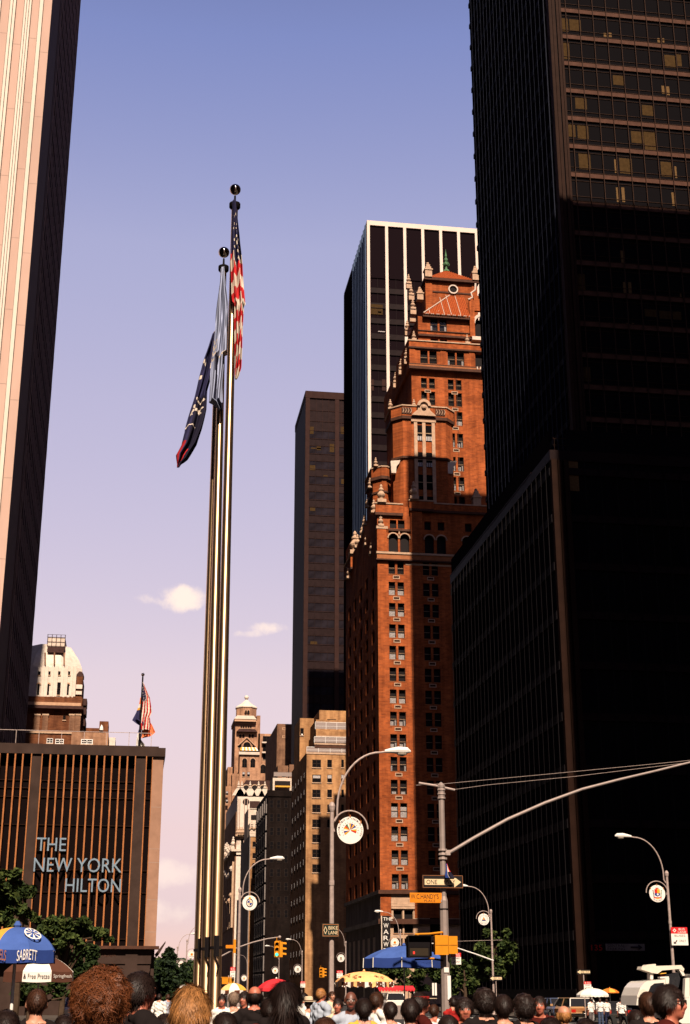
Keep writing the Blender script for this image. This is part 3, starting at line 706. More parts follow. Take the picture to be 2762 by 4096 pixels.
# ================================================================ DARK OFFICE TOWER WITH LOWER BLOCK (right)
ab = thing('office_tower', 'huge dark office tower with bronze bands and thin mullions above a black lower block', 'building', (48,120,0))
TX,TY,TTOP = 37.,110.2,125.
fl = [47.1+3.17*i for i in range(24)]
m = MB(); m.box(TX+.3,77,TY+.3,141.3,40,TTOP,'room_dark'); m.box(TX-.1,77.1,TY-.1,141.4,TTOP-.001,TTOP+1.2,'bronze_spandrel'); part(m,'core_wall',ab)
# corner pier of four bronze strips
m = MB()
for i,(a,b,d) in enumerate(((0,.28,.0),(.36,.66,.12),(.74,1.0,.0),(1.08,1.3,.12))): m.box(TX+a,TX+b,TY-.25+d,TY+.3,46.9,TTOP,'corner_bronze')
m.box(TX-.02,TX+.02,TY-.22,TY+.6,46.9,TTOP,'corner_bronze'); m.box(TX+.02,TX+1.3,TY+.02,TY+.28,46.9,TTOP,'black_metal'); part(m,'corner_pier',ab)
mx = [38.76+1.403*i for i in range(28)]
s1 = MB(); s1.box(0,73.7-36,-.04,.25,-.24,.24,'bronze_spandrel'); s1.box(0,73.7-36,-.08,.25,.25,.29,'bronze_mullion'); S1 = s1.mesh('spandrel')
g1 = MB(); g1.quad([(0,.12,0),(37.7,.12,0),(37.7,.12,2.68),(0,.12,2.68)],'dark_glass'); g1.box(0,37.7,.06,.1,.55,.585,'bronze_mullion'); g1.box(0,37.7,.06,.1,2.25,2.28,'bronze_mullion'); G1 = g1.mesh('window_band')
s2 = MB(); s2.box(-.02,.2,0,31,-.3,.3,'black_metal'); S2 = s2.mesh('spandrel')
g2 = MB(); g2.quad([(.1,0,0),(.1,31,0),(.1,31,2.58),(.1,0,2.5)],'dark_glass'); G2 = g2.mesh('window_band')
def lc(x,y,z): return Vector((x,y,z))-ab.location
for z in fl:
    link('spandrel',S1,ab,lc(TX+1.31,TY,z)); link('window_band',G1,ab,lc(TX+1.31,TY,z+.29))
    link('spandrel',S2,ab,lc(TX,TY+.3,z)); link('window_band',G2,ab,lc(TX,TY+.3,z+.3))
mm = MB(); mm.box(-.03,.03,-.16,-.05,46.4,TTOP,'bronze_mullion'); MMe = mm.mesh('mullion')
for x in mx: link('mullion',MMe,ab,lc(x,TY,0))
mw = MB(); mw.box(-.12,-.03,-.03,.03,46.4,TTOP,'side_mullion'); MWe = mw.mesh('mullion')
for i in range(21): link('mullion',MWe,ab,lc(TX,TY+1.2+i*1.42,0))
BL = [(655,120,730,210,0),(740,130,818,205,0),(665,290,740,400,0),(780,670,858,745,0),(700,850,780,935,0),(795,855,870,950,0),(1165,900,1250,980,0),(1255,905,1335,1030,0),(805,1055,885,1160,0),(1085,1085,1170,1190,0),(1370,1110,1450,1210,0),(1395,375,1470,460,0),(1480,370,1510,450,0),(1040,515,1120,580,0),(1240,720,1320,790,0),
 (975,222,997,248,1),(1010,220,1030,250,1),(1375,585,1397,640,1),(1408,590,1428,650,1),(1050,1092,1070,1185,1),(1063,1285,1085,1385,1),(1100,1285,1120,1385,1),(727,1260,747,1355,1),(740,1460,758,1555,1),(1445,1320,1465,1410,1),(1345,258,1362,287,1),(1380,258,1392,287,1),(1465,1140,1478,1220,1)]
BL2 = [(765,160,848,285,0),(1258,405,1345,455,0),(1358,415,1438,470,0),(1450,420,1510,475,0),(800,800,885,900,0),(1093,0,1120,90,1),(1110,217,1133,298,1),(1145,217,1167,298,1),(1500,295,1512,330,1),(1180,1280,1207,1380,1),(1060,1300,1100,1330,1),(1130,498,1150,510,1),(1168,498,1185,510,1)]
for off,lst in ((0,BL),(1000,BL2)):
    for a,b,c,d,k in lst:
        x0,x1,z0,z1 = pxrect(1850+a*.5816,off+b*.5816,1850+c*.5816,off+d*.5816,TY); m = MB(); mt = 'drape_tan' if k else 'blind_tan'
        n = 2 if k else 5
        for i in range(n):
            xa = x0+(x1-x0)*i/n; m.quad([(xa,TY+.115-.01*(i%2),z0),(x0+(x1-x0)*(i+1)/n,TY+.105+.01*(i%2),z0),(x0+(x1-x0)*(i+1)/n,TY+.105+.01*(i%2),z1),(xa,TY+.115-.01*(i%2),z1)],mt)
        part(m,'drape' if k else 'blind',ab)
# lower block
BX,BY,BT = 33.,104.46,44.75
m = MB(); m.box(BX+.3,75,BY+.3,142.5,0,BT,'room_dark'); m.box(BX-.02,75,BY-.02,142.6,BT-.9,BT,'stripe_spandrel'); m.box(BX-.05,TX,TY,142.7,BT+.001,BT+.1,'stripe_spandrel'); part(m,'lower_block_wall',ab)
m = MB()
for a,b,d in ((0,.5,0),(.6,1.0,.15),(1.1,1.5,0)): m.box(BX+a,BX+b,BY-.25+d,BY+.3,0,BT-.9,'corner_bronze_shaded')
part(m,'corner_pier',ab)
bf = [1.6+4.13*i for i in range(11)]
s3 = MB(); s3.box(0,40,-.06,.25,-.3,.3,'stripe_spandrel'); S3 = s3.mesh('spandrel'); s4 = MB(); s4.box(-.06,.25,0,37.7,-.35,.35,'black_metal'); S4 = s4.mesh('spandrel')
g3 = MB(); g3.quad([(0,.1,0),(40,.1,0),(40,.1,3.5),(0,.1,3.5)],'dark_glass'); G3 = g3.mesh('window_band'); g4 = MB(); g4.quad([(.1,0,0),(.1,37.7,0),(.1,37.7,3.4),(.1,0,3.4)],'dark_glass'); G4 = g4.mesh('window_band')
for z in bf:
    link('spandrel',S3,ab,lc(BX+1.52,BY,z)); link('window_band',G3,ab,lc(BX+1.52,BY,z+.3)); link('spandrel',S4,ab,lc(BX,BY+.3,z)); link('window_band',G4,ab,lc(BX,BY+.3,z+.35))
m4 = MB(); m4.box(-.12,-.07,-.03,.03,1.9,BT-1,'black_metal'); M4 = m4.mesh('mullion')
for i in range(26): link('mullion',M4,ab,lc(BX,BY+1.2+i*1.45,0))
m5 = MB(); m5.box(-.03,.03,-.14,-.07,1.9,BT-1,'black_metal'); M5 = m5.mesh('mullion')
for i in range(26): link('mullion',M5,ab,lc(BX+2.9+i*1.4,BY,0))
m = MB(); z = Z_(2650,BY); m.box(BX+1.6,BX+2.4,BY+.05,BY+.09,41.2,44.2,'drape_tan'); part(m,'drape',ab)
m = MB()
for i in range(20): m.box(BX+.6+i*1.6,BX+.64+i*1.6,BY+.6,BY+.64,BT+.1,BT+1.3,'bronze_mullion')
m.box(BX+.5,75,BY+.6,BY+.65,BT+1.3,BT+1.36,'bronze_mullion'); m.box(BX+.5,75,BY+.6,BY+.65,BT+.7,BT+.74,'bronze_mullion'); part(m,'railing',ab)
# shopfront lettering low on the block
pk = thing('parking_sign', 'dim white parking sign with an arrow low on the dark lower block', 'sign', (at(2500,3790,BY-.4).x,BY-.4,0))
x0,x1,z0,z1 = pxrect(2425,3775,2580,3803,BY-.4); m = MB(); m.box(x0,x1,BY-.4,BY-.3,z0,z1,'grey_stone'); part(m,'sign_board',pk)  # white board coloured grey, carrying its shade
stext('CENTRAL',2431,3777,2500,3788,BY-.4,'ink_dark',pk); stext('PARKING',2431,3790,2500,3801,BY-.4,'ink_dark',pk)
m = MB(); p = at(2545,3789,BY-.45); m.prism([(p.x-.4,p.z-.06),(p.x+.2,p.z-.06),(p.x+.2,p.z-.2),(p.x+.5,p.z),(p.x+.2,p.z+.2),(p.x+.2,p.z+.06),(p.x-.4,p.z+.06)],BY-.46,BY-.41,'ink_dark'); part(m,'arrow',pk)
nb = thing('address_numerals', 'dim red numerals 135 on the dark lower block', 'numerals', (at(2387,3790,BY-.4).x,BY-.4,0)); 
m = MB(); x0,x1,z0,z1 = pxrect(2362,3776,2414,3803,BY-.35); m.box(x0-.1,x1+.1,BY-.35,BY-.3,z0-.1,z1+.1,'black_metal'); part(m,'backing',nb)
stext('135',2366,3779,2410,3802,BY-.36,'tail_red',nb)

# ================================================================ BLACK STONE-CLAD TOWER OFF THE RIGHT OF FRAME (throws the shade on the tower above)
cb = thing('unseen_tower', 'tall black granite tower standing beside the avenue to the right', 'building', (56,46,0))
m = MB(); m.box(33.6,80,22,66,0,117,'granite_dark'); part(m,'wall',cb)
pm = MB(); pm.prism([(-.75,0),(0,-.75),(.75,0)],0,117,'granite_dark','z'); PM = pm.mesh('pier')
for i in range(15): link('pier',PM,cb,Vector((35+i*3.05,22,0))-cb.location)
for i in range(14): o = link('pier',PM,cb,Vector((33.6,24+i*3.05,0))-cb.location,-PI/2)

# ================================================================ TOWER WITH WHITE PIERS (behind the hotel)
st_ = thing('striped_office_tower', 'black glass tower with pale vertical piers behind the red brick hotel', 'building', (60,285,0))
SY = 270.; SX = 45.33; zt = 165.9
m = MB(); m.box(SX+.2,86,SY+.45,305,0,zt-.2,'stripe_glass'); part(m,'core_wall',st_)
m = MB(); m.box(SX,86,SY-.1,SY+.5,zt-1.15,zt,'stripe_pier'); m.box(SX,86,SY+.5,305,zt-.5,zt-.02,'stripe_spandrel'); part(m,'roof_fascia',st_)
pm = MB(); pm.box(0,.66,-.12,.45,0,zt-1.16,'stripe_pier'); PM = pm.mesh('pier')
gm = MB()
for z in range(0,int(zt),4): gm.box(0,.66,-.125,-.119,z,z+.05,'granite_joint')
for i in range(10): link('pier',PM,st_,Vector((SX+4.15*i-(.01 if i == 0 else .0),SY,0))-st_.location)
nf = 33
sb = MB(); sb.box(0,3.48,.2,.44,0,.12,'stripe_spandrel'); sb.box(0,3.48,.36,.44,.12,1.35,'stripe_spandrel'); sb.box(1.7,1.76,.3,.44,1.35,3.6,'stripe_spandrel'); SB = sb.mesh('spandrel')
zt0 = Z_(1100,SY)
for f in range(12):
    for b in range(4): link('spandrel',SB,st_,Vector((SX+.66+4.15*b,SY,zt0-3.75*(f+1)))-st_.location)
m = MB(); m.box(SX+.66,86,SY+.25,SY+.44,zt0,zt-1.17,'stripe_glass'); part(m,'plant_louvre',st_)
for i in range(9): 
    m = MB(); m.box(SX-.3,SX+.19,SY+1.2+i*2.25,SY+1.6+i*2.25,0,zt-.55,'blue_rib'); part(m,'side_rib',st_)
m = MB(); m.box(SX-.05,SX+.18,SY+.5,305,0,zt-.6,'stripe_glass'); part(m,'side_wall',st_)
for px0,py0,px1,py1,k in ((1485,1215,1533,1255,'drape_tan'),(1513,1243,1528,1249,'lace'),(1514,1322,1542,1325,'lace'),(1487,1515,1497,1560,'brown_granite'),(1530,1515,1545,1560,'brown_granite'),(1560,1525,1575,1560,'brown_granite')):
    x0,x1,z0,z1 = pxrect(px0,py0,px1,py1,SY); m = MB(); m.box(x0,x1,SY+.31,SY+.34,z0,z1,'blind_tan' if k=='drape_tan' else k); part(m,'blind',st_)

# ================================================================ BROWN TOWER
bt = thing('brown_office_tower', 'slim dark brown office tower with granite columns left of the white piered tower', 'building', (52,395,0))
BYt = 383.; X0 = 45.2; ZT = 173.8
m = MB(); m.box(X0,80,BYt+.4,411,0,ZT-2.3,'brown_spandrel'); part(m,'core_wall',bt)  # side wall darker than the granite, its shade put into the colour
m = MB(); m.box(X0-.1,80,BYt-.15,411.1,ZT-2.25,ZT,'brown_granite'); part(m,'roof_fascia',bt)
for x in (0,9.0,17.3): 
    m = MB(); m.box(X0+x,X0+x+1.25,BYt-.1,BYt+.39,0,ZT-2.26,'brown_granite'); part(m,'column',bt)
zr = ZT-2.3; zz = ZT-2.3-10.5
gb = MB(); gb.box(0,7.7,.2,.38,0,2.6,'brown_glass')
for i in range(1,4): gb.box(i*1.93-.05,i*1.93+.05,.1,.19,-2.2,2.6,'brown_spandrel')
gb.box(0,7.7,.22,.37,-2.2,-.01,'brown_spandrel'); gb.box(0,7.7,.08,.19,-.1,.02,'brown_granite'); gb.box(0,7.7,.08,.19,2.5,2.6,'brown_granite'); GB = gb.mesh('window_band')
for f in range(28):
    for b in (1.26,10.26): link('window_band',GB,bt,Vector((X0+b,BYt,zz-2.6-f*4.87))-bt.location)
m = MB(); m.box(X0+1.26,80,BYt+.25,BYt+.39,zz+.1,ZT-2.31,'brown_spandrel')
for i in range(9): m.box(X0+1.26+i*1.93,X0+1.34+i*1.93,BYt+.1,BYt+.24,zz+.1,ZT-2.31,'brown_granite')
for z in (3,6.5): m.box(X0+1.26,80,BYt+.12,BYt+.22,zz+z,zz+z+.12,'brown_granite')
part(m,'plant_panel',bt)
for px0,py0,px1,py1 in ((1241,1706,1256,1735),(1364,1706,1380,1735),(1320,1775,1338,1808),(1245,1790,1285,1795),(1268,1785,1285,1800),(1240,1860,1262,1880),(1295,1900,1312,1905),(1366,1915,1380,1935),(1241,2030,1262,2043),(1243,2565,1270,2578)):
    x0,x1,z0,z1 = pxrect(px0,py0,px1,py1,BYt); m = MB(); m.box(x0,x1,BYt+.15,BYt+.18,z0,z1,'blind_tan'); part(m,'blind',bt)

# ================================================================ TAN BRICK APARTMENT HOUSE WITH TERRACES
ta = thing('apartment_house', 'tan brick apartment house with railed roof terraces, lit only at its top', 'building', (42,278,0))
AY = 267.; m = MB(); ax0 = 32.4
zpar = Z_(3012,AY)
m.box(ax0,62,AY,293,0,zpar,'tan_brick'); m.box(ax0-.12,62,AY-.12,AY+.001,zpar-.35,zpar+.001,'hotel_stone')
pbox(m,1240+25,2925,1385,3010,AY+2.2,18,'tan_brick',zpar)      # terrace storeys stepping back
pbox(m,1265,2880,1385,2930,AY+4.5,16,'tan_brick',zpar); pbox(m,1278,2842,1385,2925,AY+6,12,'tan_brick',zpar)
pbox(m,1200,2873,1256,3020,AY+14,10,'tan_brick',zpar)
part(m,'wall',ta)
for py,Y,xl in ((2955,AY+.6,1258),(2925,AY+1.2,1265)):
    m = MB(); x0,x1,_,_ = pxrect(xl,py,1400,py+4,Y); z = Z_(py+22,Y); m.box(x0,62,Y-.6,Y+4,z-.9,z-.02,'bronze_spandrel'); m.box(x0-.1,62,Y-.7,Y-.55,z-.3,z,'hotel_stone'); part(m,'terrace_slab',ta)
def railing(root, x0, x1, y, z, h, m='white_paint', n=12):
    q = MB()
    for i in range(n+1): x = x0+(x1-x0)*i/n; q.box(x-.03,x+.03,y-.03,y+.03,z,z+h,m)
    q.box(x0,x1,y-.04,y+.04,z+h,z+h+.08,m); q.box(x0,x1,y-.02,y+.02,z+h*.45,z+h*.45+.04,m)
    q.box(x0+.05,x1-.05,y-.012,y+.012,z+.1,z+h-.05,'steel_grey'); return part(q,'railing',root)
railing(ta,ax0,60,AY+.1,zpar,1.0); railing(ta,at(1258,2960,AY).x,60,AY,Z_(2974,AY),1.15); railing(ta,at(1262,2905,AY+2).x,60,AY+2,Z_(2920,AY+2),1.4)
for r,py in enumerate((3038,3098,3158,3218,3278,3338,3398,3458)):
    for px0,px1,k in ((1250,1284,'cross'),(1310,1329,'plain'),(1366,1377,'plain')):
        if r < 5 or px0 == 1250: plain_window(ta,px0,py,px1,py+32,AY,'blind' if r in (1,) else k)
plain_window(ta,1310,2878,1346,2915,AY+6,'cross'); plain_window(ta,1310,2992,1348,3003,AY+2.2); plain_window(ta,1198+4,2912,1215,2942,AY+14,'ac')
# avenue side: dull wall with pale blinds
bm_ = MB(); bm_.box(-.06,-.001,0,1.0,0,1.6,'dark_glass'); bm_.box(-.09,-.061,.1,.9,.5,1.5,'lace'); WB = bm_.mesh('window')
for f in range(12):
    for c in range(5): link('window',WB,ta,Vector((ax0,AY+3+c*4.9,zpar-5-f*3.3))-ta.location)

# ================================================================ DARK APARTMENT BLOCK
db = thing('dark_apartment_block', 'brick block coloured dark in place of shadow, with a small pale roof terrace house', 'building', (42,365,0))
DY = 352.; dx0 = at(1068,3400,DY).x; dzt = Z_(3172,DY); m = MB(); m.box(dx0,62,DY,384,0,dzt,'shade_toned_brick'); m.box(dx0-.2,62,DY-.25,DY-.001,dzt-1.2,dzt+.3,'shade_toned_brick'); part(m,'wall',db)
m = MB(); pbox(m,1092,3112,1172,3172,DY+3,8,'cream_stone',dzt); pbox(m,1112,3062,1154,3112,DY+8,8,'umber_brick',dzt); pbox(m,1158,3058,1176,3112,DY+8,8,'umber_brick',dzt); part(m,'roof_terrace_house',db)
m = MB(); x0,x1,z0,z1 = pxrect(1100,3124,1162,3142,DY+2.9); m.box(x0,x1,DY+2.8,DY+2.99,z0,z1,'room_dark'); x0,x1,z0,z1 = pxrect(1100,3146,1160,3152,DY+2.6); m.box(x0,x1,DY+1,DY+2.7,z0,z1,'canvas_yellow'); part(m,'terrace_opening',db)
plain_window(db,1130,3093,1144,3110,DY+8)
railing(db,at(1095,3112,DY+4).x,at(1176,3112,DY+4).x,DY+3.2,Z_(3112,DY+3),1.1,'steel_grey',6)
for f in range(9):
    for c,px in enumerate((1080,1108,1138)): plain_window(db,px,3200+f*55,px+15,3232+f*55,DY,'dim')
lw = MB(); lw.box(-.3,-.001,0,2.2,0,3.6,'grey_stone'); lw.box(-.36,-.301,.5,1.6,.6,2.8,'dark_glass'); LW = lw.mesh('window')
for f in range(15):
    for c in range(6): link('window',LW,db,Vector((dx0,DY+1.5+c*5.2,dzt-5.2-f*4.2))-db.location)

# ================================================================ SLIM TAN SLAB
sl = thing('slim_brick_building', 'narrow sunlit tan brick wall with a single column of windows', 'building', (38,410,0))
LY = 398.; lx0 = at(998,3600,LY).x; lx1 = 42.5; lzt = Z_(3345,LY); m = MB(); m.box(lx0,lx1,LY,430,0,lzt,'tan_brick'); m.box(lx0-.2,lx1,LY-.2,LY-.001,lzt-.5,lzt+.2,'cream_stone'); part(m,'wall',sl)
m = MB(); x0,x1,z0,z1 = pxrect(1000,3292,1036,3345,LY+2); m.box(x0,x1+2,LY+2,LY+20,lzt,z1,'cream_stone'); x0,x1,z0,z1 = pxrect(994,3235,1040,3292,LY+8); m.box(x0,x1+2,LY+8,LY+22,lzt,z1,'cream_stone')
part(m,'stepped_top',sl)
m = MB()
for px in (1008,1026): p = at(px,3318,LY+1.9); arch_ring(m,p.x,p.z,.35,.75,LY+1.6,LY+1.99,'hotel_stone',10); finial(m,(p.x,LY+1.8,p.z+.8),1.6,'cream_stone')
for i in range(7): x = lx0+.2+i*.5; m.lathe([(.14,0),(.2,.3),(.1,.6),(.14,.9)],(x,LY+.3,lzt+.2),'cream_stone',6)
part(m,'ornament',sl)
m = MB(); x0,x1,z0,z1 = pxrect(1005,3260,1036,3278,LY+7.9); m.box(x0,x1,LY+7.8,LY+7.99,z0,z1,'room_dark'); x0,x1,z0,z1 = pxrect(1000,3205,1040,3233,LY+8); m.box(x0,x1,LY+7.6,LY+8,z0,z1,'brown_roof'); part(m,'terrace_opening',sl)
for py in (3366,3412,3452,3492,3576): plain_window(sl,1011,py,1024,py+22,LY,'plain')
plain_window(sl,1010,3534,1024,3542,LY); 
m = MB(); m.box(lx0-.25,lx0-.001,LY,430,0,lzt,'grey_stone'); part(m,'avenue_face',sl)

# ================================================================ ORNATE PALE BUILDING
ow = thing('ornate_stone_building', 'ornate ivory stone building with dormered dark roof and carved parapet', 'building', (42,460,0))
OY = 445.; ox0 = at(946,3400,OY).x; ozt = Z_(3178,OY); m = MB(); m.box(ox0,60,OY,500,0,ozt,'ivory_stone')
part(m,'wall',ow)
m = MB(); x0,x1,z0,z1 = pxrect(972,3122,1065,3180,OY+3); m.prism([(x0-2,ozt),(x1+3,ozt),(x1+3,z1),(x0+1,z1)],OY+2.5,OY+30,'brown_roof'); part(m,'mansard_roof',ow)
for px in (984,1018,1052):
    p = at(px,3158,OY+2); m = MB(); m.lathe([(1.9,0),(1.9,.4),(1.2,.8),(1.0,1.6),(.01,1.9)],(p.x,OY+2.2,p.z-1.6),'brown_roof',12); m.disc((p.x,OY+.2,p.z),1.1,'room_dark',16); arch_ring(m,p.x,p.z,1.1,1.4,OY+.1,OY+.6,'hotel_stone',12); part(m,'dormer',ow)
for px in (955,968,1001,1035,1060):
    p = at(px,3172,OY); m = MB(); m.prism([(p.x-2,ozt-1.0),(p.x-1.2,ozt+.6),(p.x-.4,ozt+1.5),(p.x+.4,ozt+1.5),(p.x+1.2,ozt+.6),(p.x+2,ozt-1)],OY-.3,OY+.2,'ivory_stone'); finial(m,(p.x,OY,ozt+1.5),2.2,'cream_stone'); part(m,'parapet_gable',ow)
m = MB()
for px,w in ((949,4),(956,2),(975,2),(987,2)):
    x = at(px,3400,OY).x; m.box(x-.12,x+.12,OY-.1,OY-.001,45,ozt-2,'granite_joint')
p = at(985,3208,OY); m.disc((p.x,OY-.03,p.z),1.05,'room_dark',20); arch_ring(m,p.x,p.z,1.05,1.25,OY-.1,OY,'cream_stone')
part(m,'carving',ow)
# west (avenue) wall in shade, with projecting carved cornices that catch the sun
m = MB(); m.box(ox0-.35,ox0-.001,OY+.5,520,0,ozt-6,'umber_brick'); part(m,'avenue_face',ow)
m = MB()
for i in range(9):
    y = OY+2+i*7.5; z = Z_(3400,OY)-1.5*math.sin(i)
    m.box(ox0-1.0,ox0-.36,y,y+2.2,20,z,'hotel_stone'); finial(m,(ox0-.8,y+1,z),4.0,'cream_stone',8); m.ball((ox0-.9,y+1,z-6),1.0,'cream_stone',8); m.ball((ox0-.9,y+1,z-14),.9,'hotel_stone',8)
part(m,'carved_pier',ow)
m = MB(); m.box(ox0-1.6,ox0+4.2,OY-.9,520,Z_(3412,OY),Z_(3404,OY),'cream_stone'); m.box(ox0,ox0+4,OY-.5,OY-.001,Z_(3425,OY),Z_(3414,OY),'ivory_stone')
for i in range(10): m.box(ox0-1.3,ox0-.36,OY+i*1.2,OY+i*1.2+.5,Z_(3420,OY),Z_(3413,OY),'hotel_stone')
part(m,'cornice',ow)
for py0,py1 in ((3356,3402),(3430,3456),(3472,3520)): plain_window(ow,964,py0,983,py1,OY,'plain')
for py in (3345,3322): p = at(960,py,OY)
m = MB(); 
for px in (951,960,969,978): p = at(px,3326,OY-.4); finial(m,(p.x,OY-.6,p.z-1.5),3.0,'hotel_stone',8)
part(m,'parapet_urn',ow)
for py in (3560,3582,3640,3760,3780): 
    m = MB(); x0,x1,z0,z1 = pxrect(962,py,982,py+6,OY); m.box(x0,x1,OY-.3,OY-.001,z0,z1,'bronze_fin' if py < 3700 else 'cream_stone'); part(m,'shop_fascia',ow)
m = MB(); x0,x1,z0,z1 = pxrect(964,3535,985,3950,OY); m.box(x0,x1,OY-.05,OY-.001,0,z1,'dark_glass'); part(m,'shop_glazing',ow)

# ================================================================ ROMANESQUE TOWER
rt = thing('romanesque_tower', 'peach brick tower with arched windows, pale hipped cap and ball finial', 'building', (44,550,0))
RY = 535.; m = MB(); 
def rb(px0,py0,px1,py1,dy,dep,mt,base=None):
    return pbox(m,px0,py0,px1,py1,RY+dy,dep,mt,base)
x0,x1,_,_ = rb(892,3145,925,3700,2,30,'rose_brick',0); rb(911,3068,930,3145,6,10,'rose_brick',0); rb(922,3095,1000,3700,0,40,'rose_brick',0)
rb(952,3012,1038,3700,-3,20,'rose_brick',0); rb(940,2882,1030,3100,4,18,'rose_brick',0); rb(1026,2935,1098,3700,6,20,'rose_brick',0); rb(1028,2862,1042,2950,6,14,'rose_brick',0)
part(m,'wall',rt)
m = MB(); x0,x1,z0,z1 = pxrect(949,2828,1029,2864,RY+7); cxr = (x0+x1)/2; rw = (x1-x0)/2
m.lathe([(rw*1.08,z0),(rw*1.08,z1)],(cxr,RY+7+rw,0),'rose_brick',8,PI/8); part(m,'belvedere',rt)
m = MB(); zc0 = z1; zc1 = Z_(2810,RY+7+rw); m.lathe([(rw*1.16,zc0),(rw*1.16,zc0+.35),(rw*.45,zc0+(zc1-zc0)*.6),(.3,zc1)],(cxr,RY+7+rw,0),'lead_roof',8,PI/8); m.ball((cxr,RY+7+rw,Z_(2802,RY+7+rw)),.9,'lead_roof',12); part(m,'cap_roof',rt)
m = MB(); x0,x1,z0,z1 = pxrect(937,2864,1027,2878,RY+3); m.prism([(x0,z0),(x1,z0),(x1-1.2,z1),(x0+1.2,z1)],RY+2,RY+20,'lead_roof'); m.box(x0+.2,x1-.2,RY+2.2,RY+21,z0-.9,z0-.001,'rose_trim')
for i in range(12): arch_ring(m,x0+.7+i*(x1-x0-1.4)/11,z0-1.6,.18,.36,RY+3.2,RY+4,'rose_trim',6)
part(m,'corbel_roof',rt)
m = MB(); x0,x1,z0,z1 = pxrect(947,2917,1030,2928,RY+3); m.prism([(x0,z0),(x1,z0),(x1-1,z1),(x0+1,z1)],RY+2.2,RY+4,'brown_roof'); part(m,'pent_roof',rt)
for px in (958,970,995,1007): plain_window(rt,px,2937,px+9,2952,RY+4,'arch')
for px in (981,991): plain_window(rt,px,2841,px+7,2856,RY+6.2,'arch')
for px in (963,972,982,992,1001): plain_window(rt,px,2903,px+6,2913,RY+4)
plain_window(rt,974,2968,1004,2995,RY+3.9,'arch'); plain_window(rt,955,2974,967,2992,RY+4); plain_window(rt,1011,2975,1018,2992,RY+4)
m = MB(); p = at(988,2975,RY+3.6); m.tube([(p.x-3.4,RY+3.6,p.z-.8),(p.x,RY+3.6,p.z+2.4),(p.x+3.4,RY+3.6,p.z-.8)],.25,'rose_trim',6); part(m,'gable_moulding',rt)
m = MB(); x0,x1,z0,z1 = pxrect(956,3008,1039,3019,RY-3.4); m.box(x0,x1,RY-3.8,RY-2.9,z0,z1,'cream_stone')
for i in range(10): m.quad([(x0+.5+i*(x1-x0-1)/10,RY-3.9,z1+.5),(x0+.5+(i+1)*(x1-x0-1)/10,RY-3.9,z1+.5),(x0+.9+(i+1)*(x1-x0-2)/10,RY-1,z1+2.2),(x0+.9+i*(x1-x0-2)/10,RY-1,z1+2.2)],'canvas_white' if i%2 else 'canvas_yellow')
m.box(x0+.5,x1-.5,RY-2.5,RY-1,z1,z1+1.4,'room_dark'); part(m,'awning_terrace',rt)
for px in (970,1003): plain_window(rt,px,3033,px+19,3070,RY-3,'arch')
for px in (1043,1070): plain_window(rt,px,3058,px+19,3093,RY+6,'arch')
for px in (970,990): plain_window(rt,px,3088,px+10,3107,RY-3,'blind')
for py0,py1 in ((2945,2968),(2976,3006),(3014,3040)): plain_window(rt,1052,py0,1083,py1,RY+6,'cross')
for px,py in ((904,3165),(904,3198),(946,3232),(946,3268),(905,3305),(930,3305)): plain_window(rt,px,py,px+9,py+15,RY,'blind' if py < 3240 else 'plain')
m = MB()
for py in (2968,3008): x0,x1,z0,z1 = pxrect(1048,py,1086,py+5,RY+5); m.box(x0,x1,RY+4.4,RY+5.99,z0,z1,'cream_stone')
part(m,'balcony',rt)

# ================================================================ BROWN SLAB BEHIND
bs2 = thing('umber_slab_building', 'plain umber brick slab wall between the peach tower and the brown office tower', 'building', (50,440,0))
m = MB(); x0,x1,z0,z1 = pxrect(1108,2896,1200,3100,432); m.box(x0,x1+20,432,470,0,z1,'umber_brick'); part(m,'wall',bs2)
for px,py in ((1130,2910),(1130,2942)): 
    m = MB(); a,b,c,d = pxrect(px,py,px+16,py+10,432); m.box(a,b,431.95,431.999,c,d,'rose_trim'); m.box(a+.2,b-.2,431.93,431.949,c+.2,d-.2,'umber_brick'); part(m,'blank_panel',bs2)
# filler blocks of the avenue's far end
fb = thing('far_building', 'dim grey block at the far end of the avenue wall', 'building', (40,640,0)); m = MB(); m.box(36,70,600,680,0,60,'umber_brick')
part(m,'wall',fb)

# ================================================================ PALE GRANITE TOWER, upper left
pg = thing('granite_high_rise', 'pale pink granite high rise with flutes and a dark ribbed side wall', 'building', (-30,135,0))
GX,GY = -12.15,118.; GH = 135
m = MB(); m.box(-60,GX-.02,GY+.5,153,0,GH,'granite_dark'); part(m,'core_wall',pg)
x = GX
lay = [(.78,0.,'p'),(.05,.3,'g'),(.34,-.2,'f'),(.05,.3,'g'),(.70,0,'p'),(.06,.3,'g'),(.19,-.2,'f'),(.05,.3,'g'),(.19,-.2,'f'),(.05,.3,'g'),(.19,-.2,'f'),(.06,.3,'g'),(.72,0,'p'),(.06,.3,'g'),(.25,-.2,'f'),(.06,.3,'g'),(.25,-.2,'f'),(.06,.3,'g')]*3+[(2.,0,'p')]*12
rr = random.Random(3)
for w,d,k in lay:
    m = MB(); xa = x-w; yy = GY+d
    m.box(xa,x,yy,GY+.5 if d < .5 else GY+.6,0,GH,{'p':'pale_granite','f':'flute_stone','g':'granite_joint'}[k])
    if k == 'p':
        z = 6+rr.random()*5
        while z < GH: m.box(xa+.02,x-.02,yy-.004,yy+.01,z,z+.06,'granite_joint'); z += 7.5
    part(m,{'p':'granite_pier','f':'flute','g':'groove'}[k],pg); x = xa
m = MB(); m.box(GX-.02,GX+.001,GY+.001,126.4,0,GH,'granite_dark'); m.box(GX-.02,GX+.0,126.4,153,0,GH,'granite_dark'); m.box(GX-.3,GX+.06,126.4,127.3,0,GH,'granite_dark'); part(m,'side_wall',pg)
